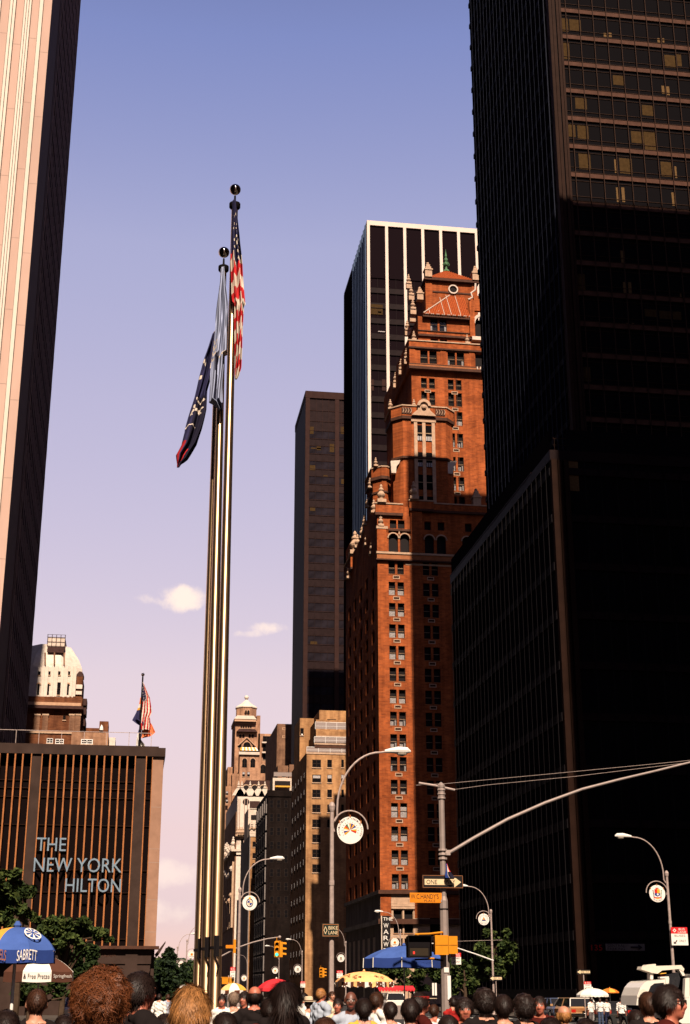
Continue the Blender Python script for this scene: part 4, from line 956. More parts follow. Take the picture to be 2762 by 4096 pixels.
rbm = MB(); rbm.box(0,.13,0,.30,0,GH,'rib_grey'); RB = rbm.mesh('side_rib')
for i in range(13): link('side_rib',RB,pg,Vector((GX,127.6+i*2.0,0))-pg.location)
gw = MB(); gw.box(0,.06,0,25.5,0,1.5,'stripe_glass'); GWM = gw.mesh('window_band')
for f in range(34): link('window_band',GWM,pg,Vector((GX,127.4,3+f*3.8))-pg.location)

# ================================================================ DARK PODIUM WITH SIGN
hp = thing('hotel_podium', 'dark granite hotel block with bronze fins and large blue lettering', 'building', (-8,112,0))
HY = 108.; HX1 = at(596,3400,HY).x; HXE = at(640,3400,HY).x; ztop = Z_(3012,HY); zgl = Z_(3046,HY); zb = Z_(3788,HY)
def hx(px): return at(px,3400,HY).x
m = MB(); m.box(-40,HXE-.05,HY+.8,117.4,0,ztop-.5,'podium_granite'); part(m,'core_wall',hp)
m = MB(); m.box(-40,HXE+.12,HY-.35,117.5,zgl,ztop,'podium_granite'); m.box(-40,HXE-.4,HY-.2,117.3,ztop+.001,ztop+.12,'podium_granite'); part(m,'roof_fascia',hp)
piers = [(100,146),(524,571)]
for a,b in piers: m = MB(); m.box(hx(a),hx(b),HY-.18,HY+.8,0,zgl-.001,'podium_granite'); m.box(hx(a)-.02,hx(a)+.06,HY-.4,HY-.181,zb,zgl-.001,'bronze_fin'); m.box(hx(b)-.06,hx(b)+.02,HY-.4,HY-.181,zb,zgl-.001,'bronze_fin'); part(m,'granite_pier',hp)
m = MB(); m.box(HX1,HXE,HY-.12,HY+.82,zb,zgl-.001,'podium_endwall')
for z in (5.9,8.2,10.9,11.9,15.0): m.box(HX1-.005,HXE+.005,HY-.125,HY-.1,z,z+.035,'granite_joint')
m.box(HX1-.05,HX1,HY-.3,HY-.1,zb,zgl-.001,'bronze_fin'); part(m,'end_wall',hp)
gp = MB(); gp.quad([(0,.5,0),(5,.5,0),(5,.5,1),(0,.5,1)],'podium_glass')
zf = [zb,Z_(3762,HY),Z_(3580,HY),Z_(3493,HY),Z_(3318,HY),Z_(3210,HY),Z_(3175,HY),Z_(3145,HY)]
for a,b in ((-250,100),(146,524),(571,596)):
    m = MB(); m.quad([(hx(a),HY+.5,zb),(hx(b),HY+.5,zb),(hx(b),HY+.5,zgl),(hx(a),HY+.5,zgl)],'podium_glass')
    for z in zf[1:]: m.box(hx(a),hx(b),HY+.38,HY+.49,z,z+.05,'corner_bronze')
    part(m,'glazing',hp)
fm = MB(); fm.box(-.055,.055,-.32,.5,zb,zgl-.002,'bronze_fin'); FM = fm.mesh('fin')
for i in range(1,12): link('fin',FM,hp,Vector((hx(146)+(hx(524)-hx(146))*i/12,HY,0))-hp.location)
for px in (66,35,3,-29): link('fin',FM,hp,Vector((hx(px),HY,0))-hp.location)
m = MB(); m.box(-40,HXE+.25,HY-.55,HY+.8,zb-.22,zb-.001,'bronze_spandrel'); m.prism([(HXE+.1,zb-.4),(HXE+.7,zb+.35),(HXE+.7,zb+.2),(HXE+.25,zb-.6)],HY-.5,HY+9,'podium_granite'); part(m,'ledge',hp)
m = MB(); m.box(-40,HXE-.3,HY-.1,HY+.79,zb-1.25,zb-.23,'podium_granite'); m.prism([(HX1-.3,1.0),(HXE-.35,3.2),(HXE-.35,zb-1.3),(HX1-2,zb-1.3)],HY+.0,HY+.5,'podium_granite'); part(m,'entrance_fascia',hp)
o = text('NEW YORK HILTON',-3.4,-.9,zb-.75,zb-.4,HY-.14,'bronze_spandrel',hp); o.location -= hp.location
for s,a,c,b,d in (('THE',147,3371,265,3422),('NEW YORK',142,3448,492,3503),('HILTON',272,3527,492,3580)):
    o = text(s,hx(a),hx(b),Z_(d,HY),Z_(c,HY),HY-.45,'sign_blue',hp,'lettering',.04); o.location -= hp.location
m = MB()
for i in range(8): x = HXE-1.0-i*1.72; m.box(x-.02,x+.02,HY+.9,HY+.94,ztop+.1,ztop+1.35,'galvanised')
m.box(-15,HXE-.98,HY+.9,HY+.94,ztop+1.3,ztop+1.34,'galvanised'); part(m,'railing',hp)
# roof box behind the rail
m = MB(); x0,x1,z0,z1 = pxrect(-60,2978,557,3005,HY+7); m.box(x0,x1,HY+7,HY+9,ztop,z1,'brown_brick'); part(m,'roof_parapet',hp)

# ================================================================ BROWN BRICK HOTEL WITH WHITE CROWN (far left)
wc = thing('crowned_brick_hotel', 'brown brick building with a white domed crown and tank enclosure on top', 'building', (-18,270,0))
CY = 260.; m = MB()
x0,x1,z0,z1 = pxrect(30,2835,323,2930,CY); m.box(x0,x1,CY,CY+26,0,z1,'brown_brick')
a,b,c,d = pxrect(30,2786,330,2835,CY-.5); m.box(a,b,CY-.5,CY+26.5,c,d,'brown_brick'); a,b,c,d = pxrect(30,2808,325,2820,CY-1); m.box(a,b,CY-1,CY+26.6,c,d,'rose_trim'); a,b,c,d = pxrect(30,2820,333,2832,CY-1.2); m.box(a,b,CY-1.1,CY+26.6,c,d,'brown_roof')
a,b,c,d = pxrect(30,2928,322,2990,CY-6); m.box(a,b,CY-6,CY-.01,0,d,'brown_brick'); m.box(a,b+.1,CY-6.2,CY-6.001,d-.25,d+.1,'hotel_stone')
a,b,c,d = pxrect(286,2930,434,2990,CY-6.5); m.box(a,b,CY-6.5,CY+4,0,d,'rose_brick'); a,b,c,d = pxrect(398,2885,434,2935,CY-3); m.box(a,b,CY-3,CY+3,10,d,'brown_brick')
a,b,c,d = pxrect(345,2912,400,2932,CY-3); m.box(a,b,CY-3,CY+3,10,d,'brown_brick')
for px in (137,170,277,300): a,b,c,d = pxrect(px,2862,px+22,2928,CY-.3); m.box(a,b,CY-.3,CY-.001,c,d,'umber_brick'); m.box(a-.1,b+.1,CY-.4,CY-.001,d,d+.3,'hotel_stone')
part(m,'wall',wc)
m = MB(); x0,x1,z0,z1 = pxrect(60,2668,300,2786,CY+2); m.box(x0,x1,CY+2,CY+22,z0,z1,'ivory_stone')
for px in (168,183,205,222,245,262,282,296): a,b,c,d = pxrect(px,2664,px+9,2786,CY+1.7); m.box(a,b,CY+1.7,CY+1.999,c,d,'ivory_stone')
part(m,'crown_stage',wc)
m = MB(); cxx,rw = (x0+x1)/2,(x1-x0)/2; zt = Z_(2608,CY+6); hgt = zt-z1
m.lathe([(rw*1.30,z1),(rw*1.26,z1+hgt*.25),(rw*1.12,z1+hgt*.55),(rw*.9,z1+hgt*.85),(rw*.78,z1+hgt)],(cxx,CY+12,0),'ivory_stone',8,PI/8); part(m,'dome',wc)
m = MB()
for px in (182,219,258): m.tube([at(px,2660,CY+3),at(px,2640,CY+3.4),at(px,2612,CY+4.2)],.16,'umber_brick',5)
part(m,'dome_rib',wc)
m = MB(); a,b,c,d = pxrect(191,2587,258,2610,CY+6); m.box(a,b,CY+6,CY+14,c,d,'brown_roof'); part(m,'crown_base',wc)
m = MB(); a,b,c,d = pxrect(191,2550,261,2587,CY+6); m.box(a,b,CY+6,CY+13,c,d,'cream_stone')
for i in range(5): x = a+(b-a)*i/4; m.box(x-.06,x+.06,CY+5.9,CY+5.999,c,d+.5,'brown_roof')
for z in (c+.1,(c+d)/2,d,d+.5): m.box(a-.1,b+.1,CY+5.86,CY+5.92,z,z+.06,'brown_roof')
part(m,'tank_enclosure',wc)
for px in (153,192,232,271): plain_window(wc,px,2685,px+10,2700,CY+2)
for px in (150,189,268): plain_window(wc,px,2735,px+9,2780,CY+2,'arch')
plain_window(wc,225,2730,246,2780,CY+2)
for px0,py0,px1,py1,Y in ((188,2952,212,2973,CY-6),(222,2955,255,2976,CY-6),(325,2957,372,2977,CY-6.5)): plain_window(wc,px0,py0,px1,py1,Y,'cross','white_paint')
plain_window(wc,253,2862,263,2880,CY)
m = MB(); a,b,c,d = pxrect(302,2706,330,2790,CY+3); m.box(a,b,CY+3,CY+12,c,d,'brown_brick'); m.lathe([((b-a)*.6,0),((b-a)*.6,.6),((b-a)*.45,1.2),((b-a)*.2,1.6)],((a+b)/2,CY+6,d),'brown_roof',8); a,b,c,d = pxrect(303,2738,330,2755,CY+2.7); m.box(a,b,CY+2.7,CY+2.999,c,d,'ivory_stone'); a,b,c,d = pxrect(303,2764,328,2778,CY+2.7); m.box(a,b,CY+2.7,CY+2.999,c,d,'ivory_stone'); part(m,'corner_turret',wc)
m = MB(); a,b,c,d = pxrect(325,2790,345,2925,CY+4)
for z in (c+1,c+(d-c)*.5,d-1.5): m.box(a,b,CY+4,CY+8,z,z+1.3,'brown_roof'); 
m.box(a,b-.4,CY+5,CY+8,c,d,'umber_brick'); part(m,'side_bracket',wc)
m = MB(); p = at(407,2912,CY-3.5); m.lathe([(.35,0),(.32,.4),(.2,.7),(.05,1.0)],(p.x,CY-3.5,p.z-.4),'white_paint',12); part(m,'roof_vent',wc)
m = MB(); a,b,c,d = pxrect(434,2950,462,2985,CY+6); m.box(a,b,CY+6,CY+12,0,d,'ivory_stone'); part(m,'pale_annex',wc)
# blocks behind the camera added to keep southern sky light out of the canyon
for nm,lab,x0,x1,y0,y1,h,mt in (('unseen_tower','unseen brown block added as a sky screen behind the black granite tower, south of the crossing',34,90,-90,8,165,'brown_granite'),('unseen_tower','unseen block added as a sky screen far behind the camera on the west side of the avenue',-80,-8,-170,-62,148,'brown_spandrel')):
    q = thing(nm,lab,'building',((x0+x1)/2,(y0+y1)/2,0)); m = MB(); m.box(x0,x1,y0,y1,0,h,mt); part(m,'wall',q)
    m = MB(); m.box(x0-.4,x1+.4,y0-.4,y1+.4,h+.001,h+2,mt); part(m,'roof_fascia',q)
wt = thing('unseen_slab_building','hidden slab added behind the pale granite high rise to screen western sky','building',(-50,205,0)); m = MB(); m.box(-90,-20.5,165,250,0,200,'brown_granite'); part(m,'wall',wt)  # slab placed out of sight to darken the hotel's west face
m = MB(); m.box(-90.4,-20.4,164.6,250,200.001,202,'brown_spandrel'); part(m,'roof_fascia',wt)
for lab,x0,x1,y0,y1,h in (('sky-screening slab added farther up the west side, hidden behind the granite high rise',-120,-37,300,420,225),('second unseen sky-screening slab added far up the west side of the avenue',-150,-55,500,640,240)):  # hidden slabs added to cut north-west sky light on the avenue walls
    q = thing('unseen_slab_building',lab,'building',((x0+x1)/2,(y0+y1)/2,0)); m = MB(); m.box(x0,x1,y0,y1,0,h,'brown_spandrel'); part(m,'wall',q); m = MB(); m.box(x0-.4,x1+.4,y0-.4,y1+.4,h+.001,h+2,'brown_spandrel'); part(m,'roof_fascia',q)
# left-hand slab outside the frame (seen only as reflections and from the side)
lf = thing('unseen_slab_building', 'brown stone office slab beside the plaza to the left', 'building', (-36,20,0)); m = MB(); m.box(-60,-14,-40,50,0,92,'brown_granite')
part(m,'wall',lf)
rib_ = MB(); rib_.box(0,.4,0,.6,0,88,'rib_grey'); RI = rib_.mesh('pier')
for i in range(24): link('pier',RI,lf,Vector((-14,-38+i*3.7,0))-lf.location)
# ================================================================ FLAGPOLES
FY = 40.
def flagpole(px_b, px_t, py_t, Y, r0, r1, label):
    b = at(px_b,3958,Y); b.z = 0; t = at(px_t,py_t,Y); lean = (t.x-b.x)/t.z   # the poles lean a hair
    o = thing('flagpole', label, 'flagpole', b, 0, 'flagpoles standing together on the plaza'); h = t.z
    o.rotation_euler = (0,math.atan(lean),0)
    m = MB(); n = 24; m.tube([(0,0,.5),(0,0,h*.3),(0,0,h*.7),(0,0,h-.75)],[r0,r0*.97,(r0+r1)/2*.95,r1],'gold_steel',n); m.build('pole',o,smooth=True)
    m = MB(); m.lathe([(r0*1.6,0),(r0*1.6,.3),(r0*1.15,.5)],(0,0,.13),'gold_steel',20); m.build('base_collar',o)
    m = MB(); m.lathe([(r1*1.1,-.82),(r1*1.75,-.74),(r1*1.75,-.60),(r1*.9,-.55),(r1*.35,-.5),(r1*.3,-.3)],(0,0,h),'black_metal',16); m.build('truck',o,smooth=True)
    m = MB(); m.ball((0,0,h-.06),.185,'chrome_gold',24); m.build('ball_finial',o,smooth=True)
    m = MB(); m.box(-r0*.45,r0*.45,-r0-.05,-r0+.02,2.75,3.3,'black_metal'); m.lathe([(r0*1.1,2.95),(r0*1.1,3.02)],(0,0,0),'black_metal',16)
    m.tube([(-.02,-r0-.04,3.2),(-.06,-r0-.05,2.8),(.07,-r0-.07,2.5),(.02,-r0-.05,2.3)],.022,'black_metal',5); m.build('halyard_cleat',o)
    m = MB(); m.tube([(0,-r0-.02,3.2),(r0*.3,-r1-.02,h-.7)],.008,'black_metal',4); m.build('halyard',o)
    return o
flagpole(862,942,752,FY,.165,.105,'tallest polished flagpole carrying the stars and stripes')
flagpole(826,897,1003,FY+1.2,.165,.10,'polished flagpole carrying the pale blue flag, lower than the tallest')
flagpole(795,873,1335,FY+2.6,.16,.10,'polished flagpole whose top is hidden behind the pale blue flag')

def drape(name, rows, Y, colour, label, nu=40, nv=150, folds=5, amp=.16, ph=0., rip=.04):
    """hanging cloth from hem to hem: rows=(y_px, x_left, x_right) in the traced outline; folds run down it with real depth"""
    m = MB(); i0 = 0; ys = [r[0] for r in rows]
    def lerp(y):
        for a,b in zip(rows,rows[1:]):
            if a[0] <= y <= b[0]:
                t = (y-a[0])/(b[0]-a[0]) if b[0] > a[0] else 0; return a[1]+(b[1]-a[1])*t, a[2]+(b[2]-a[2])*t
        return rows[-1][1:]
    V = []
    for j in range(nv+1):
        y = ys[0]+(ys[-1]-ys[0])*j/nv; l,r = lerp(y)
        for i in range(nu+1):
            u = i/nu; p = at(l+(r-l)*u,y,Y); w = min(1,(r-l)/30)
            p.y += amp*w*(math.sin(u*folds*2*PI+ph+.8*math.sin(j*.05))+.35*math.sin(u*folds*4.3*PI+j*.07)); p.x += rip*.3*math.sin(j*.11+u*4)
            V.append(p)
    m.v = [tuple(v) for v in V]
    for j in range(nv):
        for i in range(nu):
            a = j*(nu+1)+i; m.f.append((a,a+1,a+nu+2,a+nu+1)); m.m.append(m.mi(colour((i+.5)/nu,(j+.5)/nv)))
    o = m.build(name,smooth=True); o.data.set_sharp_from_angle(angle=math.radians(180)); tag(o,label,'flag'); so = o.modifiers.new('thickness','SOLIDIFY'); so.thickness = .006
    return o
Zx = lambda zx: 600+zx*.5376
Zy = lambda zy: 700+zy*.5376
def rows_(L): return [(Zy(a),Zx(b),Zx(c)) for a,b,c in L]
stars = [(.45,.085),(.7,.09),(.45,.125),(.75,.13),(.7,.17),(.4,.215),(.62,.212),(.85,.215),(.4,.255),(.62,.25),(.85,.255),(.66,.295),(.66,.33),(.3,.17)]
def us(u, v):
    if v < .36-.10*(abs(u-.5)) and not (v > .29 and u < .25):
        for a,b in stars:
            if ((u-a)/.075)**2+((v-b)/.0075)**2 < 1: return 'flag_white'
        return 'flag_navy'
    k = v*15+(0 if u < .22 else .55 if u < .45 else 1.15 if u < .72 else .45)+.35*math.sin(u*9)
    return 'flag_red' if k % 2 < 1 else 'flag_white'
drape('national_flag', rows_([(185,616,640),(290,614,652),(400,611,659),(520,608,668),(660,604,690),(800,602,702),(890,604,708),(950,612,713),(965,630,700),(1100,630,694),(1300,630,690),(1440,632,679),(1500,634,660),(1522,639,643)]), FY-.30, us, 'stars and stripes flag hanging limp from the tallest flagpole', folds=2.5, amp=.13)
def pale(u, v):
    if v > .61 and abs(u-.38-.25*(v-.61)) < .10 and v < .93: return 'flag_black'
    if v > .93 and u > .5: return 'flag_black'
    if .60 < v < .63 and u > .6: return 'flag_white'
    if u < .22 and .5 < v < .66 and math.sin(v*150) > .3: return 'flag_white'
    return 'flag_blue'
drape('pale_blue_flag', rows_([(690,530,556),(800,520,566),(950,505,582),(1200,480,590),(1325,468,584),(1340,466,552),(1500,450,549),(1680,443,542),(1700,480,541),(1750,522,540)]), FY+.80, pale, 'pale blue flag hanging limp from the left flagpole', folds=2.2, amp=.18, ph=1)
def navy(u, v):
    for cu,cv,ru,rv,a0,a1 in ((.55,.49,.34,.028,.2,3.3),(.5,.545,.34,.03,.4,3.4),(.42,.60,.32,.032,2.6,6.4),(.28,.70,.3,.02,3.2,5.8)):
        du,dv = (u-cu)/ru,(v-cv)/rv; d = math.hypot(du,dv); an = math.atan2(dv,du)%(2*PI)
        if .62 < d < 1.0 and a0 < an < a1: return 'flag_white'
    if (abs(v-.235-.1*(u-.3))<.014 and u<.3) or (abs(v-.335)<.014 and u<.22) or (abs(v-.25)<.02 and .7<u<.85): return 'flag_white'
    if v > .80 and u < .26: return 'flag_maroon'
    if v > .86 and abs(u-.62+(v-.86)*1.2) < .07: return 'flag_red'
    return 'flag_black' if v > .47 and u > .3 else 'flag_navy'
drape('navy_flag', rows_([(1180,466,482),(1350,408,482),(1450,385,470),(1600,345,432),(1750,300,418),(1885,264,388),(1900,262,384),(2000,235,352),(2080,194,302),(2110,198,282),(2150,205,232),(2178,205,214)]), FY+2.2, navy, 'dark navy flag with white curved lettering and red hem blown out to the left', folds=1.8, amp=.12, ph=2)

# roof flagpole on the podium and its flags
rp = thing('roof_flagpole', 'thin dark flagpole on the roof of the dark granite hotel block', 'flagpole', at(558,3000,109.5)); b0 = at(558,3002,109.5); t0 = at(572,2705,109.5)
m = MB(); m.tube([(0,0,-.3),(0,0,t0.z-b0.z)],[.11,.06],'black_metal',8); m.build('pole',rp,smooth=True); m = MB(); m.ball((0,0,t0.z-b0.z+.1),.14,'chrome_gold',12); m.build('ball_finial',rp,smooth=True)
def us2(u, v):
    if v < .40 and u < .45+.3*v: return 'flag_white' if (int(u*24)+int(v*38)) % 4 == 0 and int(v*38)%2==0 else 'flag_navy'
    return 'flag_red' if ((v*.5+u*.75)*9) % 2 < 1 else 'flag_white'
drape('small_national_flag', [(2728,572,574),(2750,571,584),(2790,570,600),(2850,569,608),(2870,568,600),(2900,566,604),(2920,566,604)], 109.3, us2, 'small stars and stripes flag on the hotel block roof', nu=24, nv=60, folds=1.5, amp=.2)
def tri(u, v): return 'flag_orange' if v < .25 else ('flag_white' if v < .38 else ('canvas_yellow' if v < .47 else 'flag_navy'))
drape('tricolour_flag', [(2790,562,566),(2820,556,566),(2850,545,567),(2880,530,572),(2892,545,600),(2900,556,590)], 109.6, tri, 'navy, yellow and white flag under the small stars and stripes', nu=20, nv=50, folds=1.2, amp=.15)
drape('orange_flag', [(2885,570,600),(2900,568,610),(2930,567,622),(2945,567,605),(2952,567,572)], 109.7, lambda u,v: 'flag_orange', 'plain orange flag lowest on the roof flagpole', nu=20, nv=40, folds=1.5, amp=.15)
drape('cream_flag', [(2918,556,560),(2950,547,558),(2980,545,580),(3002,560,582)], 110.1, lambda u,v: 'canvas_blue' if v < .15 else 'canvas_white', 'cream and blue flag hanging behind the base of the roof flagpole', nu=16, nv=40, folds=1.5, amp=.15)

# ================================================================ STREET LAMPS AND ROUND EMBLEM SIGNS
def lamp_meshes():
    q = {}
    m = MB(); m.lathe([(.22,0),(.22,.08),(.17,.16),(.15,.9),(.16,.95),(.11,1.02),(.10,1.1)],(0,0,0),'galvanised',8); q['base'] = m.mesh('base')
    m = MB(); m.tube([(0,0,1.0),(0,0,7.3)],[.085,.062],'galvanised',8); q['shaft'] = m.mesh('shaft')
    m = MB(); m.lathe([(.07,7.2),(.09,7.26),(.11,7.38),(.07,7.48),(.01,7.52)],(0,0,0),'galvanised',10); m.lathe([(.085,4.9),(.085,5.05)],(0,0,0),'galvanised',8); q['cap'] = m.mesh('cap')
    m = MB(); pts = [(.08,0,6.9),(.17,0,7.05)]
    for i in range(13): a = PI/2*i/12; pts.append((.17+1.45*(1-math.cos(a)),0,7.3+1.85*math.sin(a)))
    pts.append((1.9,0,9.2)); m.tube(pts,[.034]*len(pts),'galvanised',7); q['arm'] = m.mesh('arm')
    m = MB(); m.tube([(1.75,0,9.19),(1.95,0,9.215),(2.2,0,9.235),(2.5,0,9.23),(2.62,0,9.2)],[.05,.085,.12,.11,.03],'white_paint',10); q['lamp_head'] = m.mesh('lamp_head')
    m = MB(); m.lathe([(.02,-.13),(.10,-.08),(.12,.0)],(2.32,0,9.17),'lamp_lens',10,0,1.6,1); q['lens'] = m.mesh('lens')
    return q
LM = lamp_meshes()
def lamp(X, Y, side, label, sc=1.):
    o = thing('street_lamp', label, 'street lamp', (X,Y,.13), 0 if side > 0 else PI, 'curved arm street lamps along the avenue'); o.scale = (sc,)*3
    for k in ('base','shaft','cap','arm'): link(k,LM[k],o)
    h = link('lamp_head',LM['lamp_head'],o); link('lens',LM['lens'],h); return o
def emblem_sign(X, Y, side, kind, label, r=.43, zc=6.75, tilt=0.):
    """round white sign with painted emblem under a bowed bracket beside a lamp shaft"""
    o = thing('emblem_sign', label, 'round sign', (X,Y,zc), tilt, 'round emblem signs on the lamp posts'); s = side; cx = s*(r+.16)
    m = MB(); pts = [(s*.08,0,-.05)]
    for i in range(15): a = PI*.94*(1-i/14)-PI*0+.0; pts.append((cx+s*(-1)*-1*0+ s*math.cos(a)*(r+.15),0,math.sin(a)*(r+.15)+.04))
    m.tube(pts,.026,'galvanised',6); m.build('bracket',o)
    m = MB(); 
    for q,(a,b) in enumerate(((.02,-.02),)): pass
    n = 40; m.prism([(cx+r*math.cos(2*PI*i/n),r*math.sin(2*PI*i/n)) for i in range(n)],-.03,.03,'sign_white'); d = m.build('disc',o)
    for a in (PI/2,PI*.2,PI*.8):
        m2 = MB(); m2.box(cx+math.cos(a)*r-.018,cx+math.cos(a)*r+.018,-.035,.035,math.sin(a)*r-.04,math.sin(a)*r+.06,'bronze_fin'); m2.build('hanger',o)
    e = MB(); y = -.034
    def T(s_, r_, a0, a1, h):
        n = len(s_)
        for i,ch in enumerate(s_):
            if ch == ' ': continue
            a = a0+(a1-a0)*(i+.5)/n; w = h*.62
            fn = lambda p,a=a: (cx+math.cos(a)*(r_+p[2])+math.sin(a)*p[0], p[1], math.sin(a)*(r_+p[2])-math.cos(a)*p[0])
            add_text(e,ch,-w/2,w/2,0,h,y-.003,'ink_dark',fn)
    def Tlow(s_, r_, a0, a1, h):
        n = len(s_)
        for i,ch in enumerate(s_):
            if ch == ' ': continue
            a = a0+(a1-a0)*(i+.5)/n; w = h*.7
            fn = lambda p,a=a: (cx+math.cos(a)*(r_-p[2])-math.sin(a)*p[0], p[1], math.sin(a)*(r_-p[2])+math.cos(a)*p[0])
            add_text(e,ch,-w/2,w/2,0,h,y-.003,'ink_dark',fn)
    R_ = r
    if kind == 'oas':
        T('ORGANIZATION OF AMERICAN STATES',R_*.80,PI*1.17,-PI*.17,R_*.13)
        e.disc((cx,0,0),R_*.50,'emblem_blue',24,y,R_*.2,PI*.05,PI*.75); e.disc((cx,0,0),R_*.5,'emblem_red',12,y,.02,PI*.85,PI*1.25); e.disc((cx,0,0),R_*.42,'emblem_red',8,y-.001,.02,-PI*.12,PI*.08)
        cols = ['emblem_gold','emblem_blue','sign_white','emblem_gold','emblem_red','emblem_green','sign_white','emblem_gold','emblem_blue']
        for i in range(14):
            a = PI*(1.2-1.3*i/13); c = cols[i%9]
            p,qv = Vector((math.cos(a),0,math.sin(a))),Vector((-math.sin(a),0,math.cos(a)))
            e.quad([Vector((cx,y-.004-i*.0002,0))+p*R_*.08-qv*.012,Vector((cx,y-.004-i*.0002,0))+p*R_*.48-qv*.03,Vector((cx,y-.004-i*.0002,0))+p*R_*.48+qv*.03,Vector((cx,y-.004-i*.0002,0))+p*R_*.08+qv*.012],c)
            e.quad([Vector((cx,y-.004,0))+p*R_*.55-qv*.004,Vector((cx,y-.004,0))+p*R_*.66-qv*.004,Vector((cx,y-.004,0))+p*R_*.66+qv*.004,Vector((cx,y-.004,0))+p*R_*.55+qv*.004],'ink_dark')
    elif kind == 'oval':
        e.lathe if 0 else None
        for i in range(28):
            a = 2*PI*i/28; e.quad([(cx+math.cos(a)*R_*.44+q[0]*.02,y,math.sin(a)*R_*.52+q[1]*.035) for q in ((-1,-1),(1,-1),(1,1),(-1,1))],'ink_dark')
        for (a0,a1,c) in ((0,PI/2,'sign_cream'),(PI/2,PI,'emblem_blue'),(PI,1.5*PI,'sign_cream'),(1.5*PI,2*PI,'emblem_blue')): e.disc((cx,0,0),R_*.34,c,8,y-.002,0,a0,a1)
        e.disc((cx,0,R_*.62),R_*.16,'emblem_gold',12,y-.002); Tlow('URUGUAY',R_*.92,-PI*.68,-PI*.32,R_*.11)
    elif kind == 'triangle':
        e.disc((cx,0,0),R_*.62,'ink_dark',32,y,R_*.59); e.quad([(cx-R_*.4,y-.002,-R_*.28),(cx+R_*.4,y-.002,-R_*.28),(cx,y-.002,R_*.42)],'ink_dark'); e.quad([(cx-R_*.3,y-.004,-R_*.22),(cx+R_*.3,y-.004,-R_*.22),(cx,y-.004,R_*.3)],'emblem_gold'); e.quad([(cx-R_*.3,y-.005,-R_*.22),(cx+R_*.3,y-.005,-R_*.22),(cx+R_*.18,y-.005,-.02),(cx-R_*.18,y-.005,-.02)],'emblem_blue')
        T('REPUBLICA DE NICARAGUA',R_*.70,PI*1.1,-PI*.1,R_*.13); Tlow('AMERICA CENTRAL',R_*.86,-PI*.8,-PI*.2,R_*.11)
    elif kind == 'shield':
        sx = R_*.34; e.quad([(cx-sx,y,.02),(cx,y,.02),(cx,y,R_*.55),(cx-sx,y,R_*.5)],'emblem_red'); e.quad([(cx,y,.02),(cx+sx,y,.02),(cx+sx,y,R_*.5),(cx,y,R_*.55)],'emblem_gold'); e.quad([(cx-sx,y,.015),(cx-sx,y,-R_*.2),(cx,y,-R_*.36),(cx+sx,y,-R_*.2),(cx+sx,y,.015)],'emblem_blue'); e.disc((cx+.02,0,-R_*.1),R_*.12,'sign_white',8,y-.003)
        for s2 in (-1,1):
            for i in range(5): e.disc((cx+s2*R_*(.52-.02*i),0,R_*(.35-.17*i)),R_*.08,'emblem_green' if s2 > 0 else 'ink_dark',6,y)
        e.box(cx-R_*.5,cx+R_*.5,y-.003,y,-R_*.55,-R_*.42,'emblem_red'); e.box(cx-R_*.2,cx+R_*.2,y-.005,y-.003,-R_*.62,-R_*.5,'emblem_gold'); e.box(cx-R_*.2,cx+R_*.2,y-.003,y,R_*.57,R_*.68,'emblem_red'); Tlow('VENEZUELA',R_*.90,-PI*.74,-PI*.26,R_*.15)
    else:
        e.disc((cx,0,0),R_*.34,'ink_dark' if kind == 'dark' else 'emblem_gold',12,y); e.disc((cx,0,0),R_*.18,'emblem_red' if kind != 'dark' else 'sign_cream',8,y-.002); e.box(cx-R_*.45,cx+R_*.45,y-.003,y,-R_*.5,-R_*.4,'ink_dark'); e.disc((cx,0,0),R_*.78,'ink_dark',28,y,R_*.74)
    e.build('emblem',o); return o
EMB = [('oas','large round white sign with fan of coloured flags and circular lettering'),]
lamp(6.3,45,1,'tall street lamp with bowed arm carrying the bike lane sign'); emblem_sign(6.3,45,1,'oas','white disc with coloured fan emblem and circular lettering on the nearest lamp post')
lamp(6.4,85,1,'street lamp beside the flagpoles with its disc below the arm'); emblem_sign(6.4,85,1,'oval','white disc with blue and cream quartered oval beside the flagpoles')
lamp(7.0,176,1,'far street lamp left of the flagpoles in front of trees'); emblem_sign(7.0,176,1,'plain','small white disc with orange emblem left of the flagpoles',.46,5.9)
lamp(6.85,205,1,'farthest street lamp left of the flagpoles near the conifers'); emblem_sign(6.85,205,1,'plain','pale disc half hidden by the conifers left of the flagpoles',.46,5.2)
lamp(27,69.6,-1,'street lamp at the right edge of the view'); emblem_sign(27,69.6,-1,'shield','white disc with red, gold and blue shield near the right edge',.42,6.5)
lamp(27,106,-1,'street lamp behind the traffic light mast'); emblem_sign(27,106,-1,'triangle','white disc with dark triangle emblem right of the one way sign',.42,6.9)
lamp(27,143,-1,'street lamp in front of the blade sign of the red brick hotel'); emblem_sign(27,143,-1,'plain','white disc in front of the hotel awning above the blue umbrella',.42,6.35)
lamp(27,180,-1,'street lamp right of the bike lane sign'); emblem_sign(27,180,-1,'dark','white disc just right of the bike lane lamp post',.45,5.6)
lamp(27,226,-1,'far street lamp above the red umbrella, the right one of two'); emblem_sign(27,226,-1,'dark','white disc with dark figure emblem above the right of the red umbrella',.52,4.9)
lamp(27,261,-1,'far street lamp above the red umbrella, the left one of two'); emblem_sign(27,261,-1,'plain','white disc with gold emblem above the left of the red umbrella',.52,5.1)
lamp(27,330,-1,'distant street lamp left of the red umbrella'); emblem_sign(27,330,-1,'plain','tiny white disc left of the red umbrella',.6,4.3)

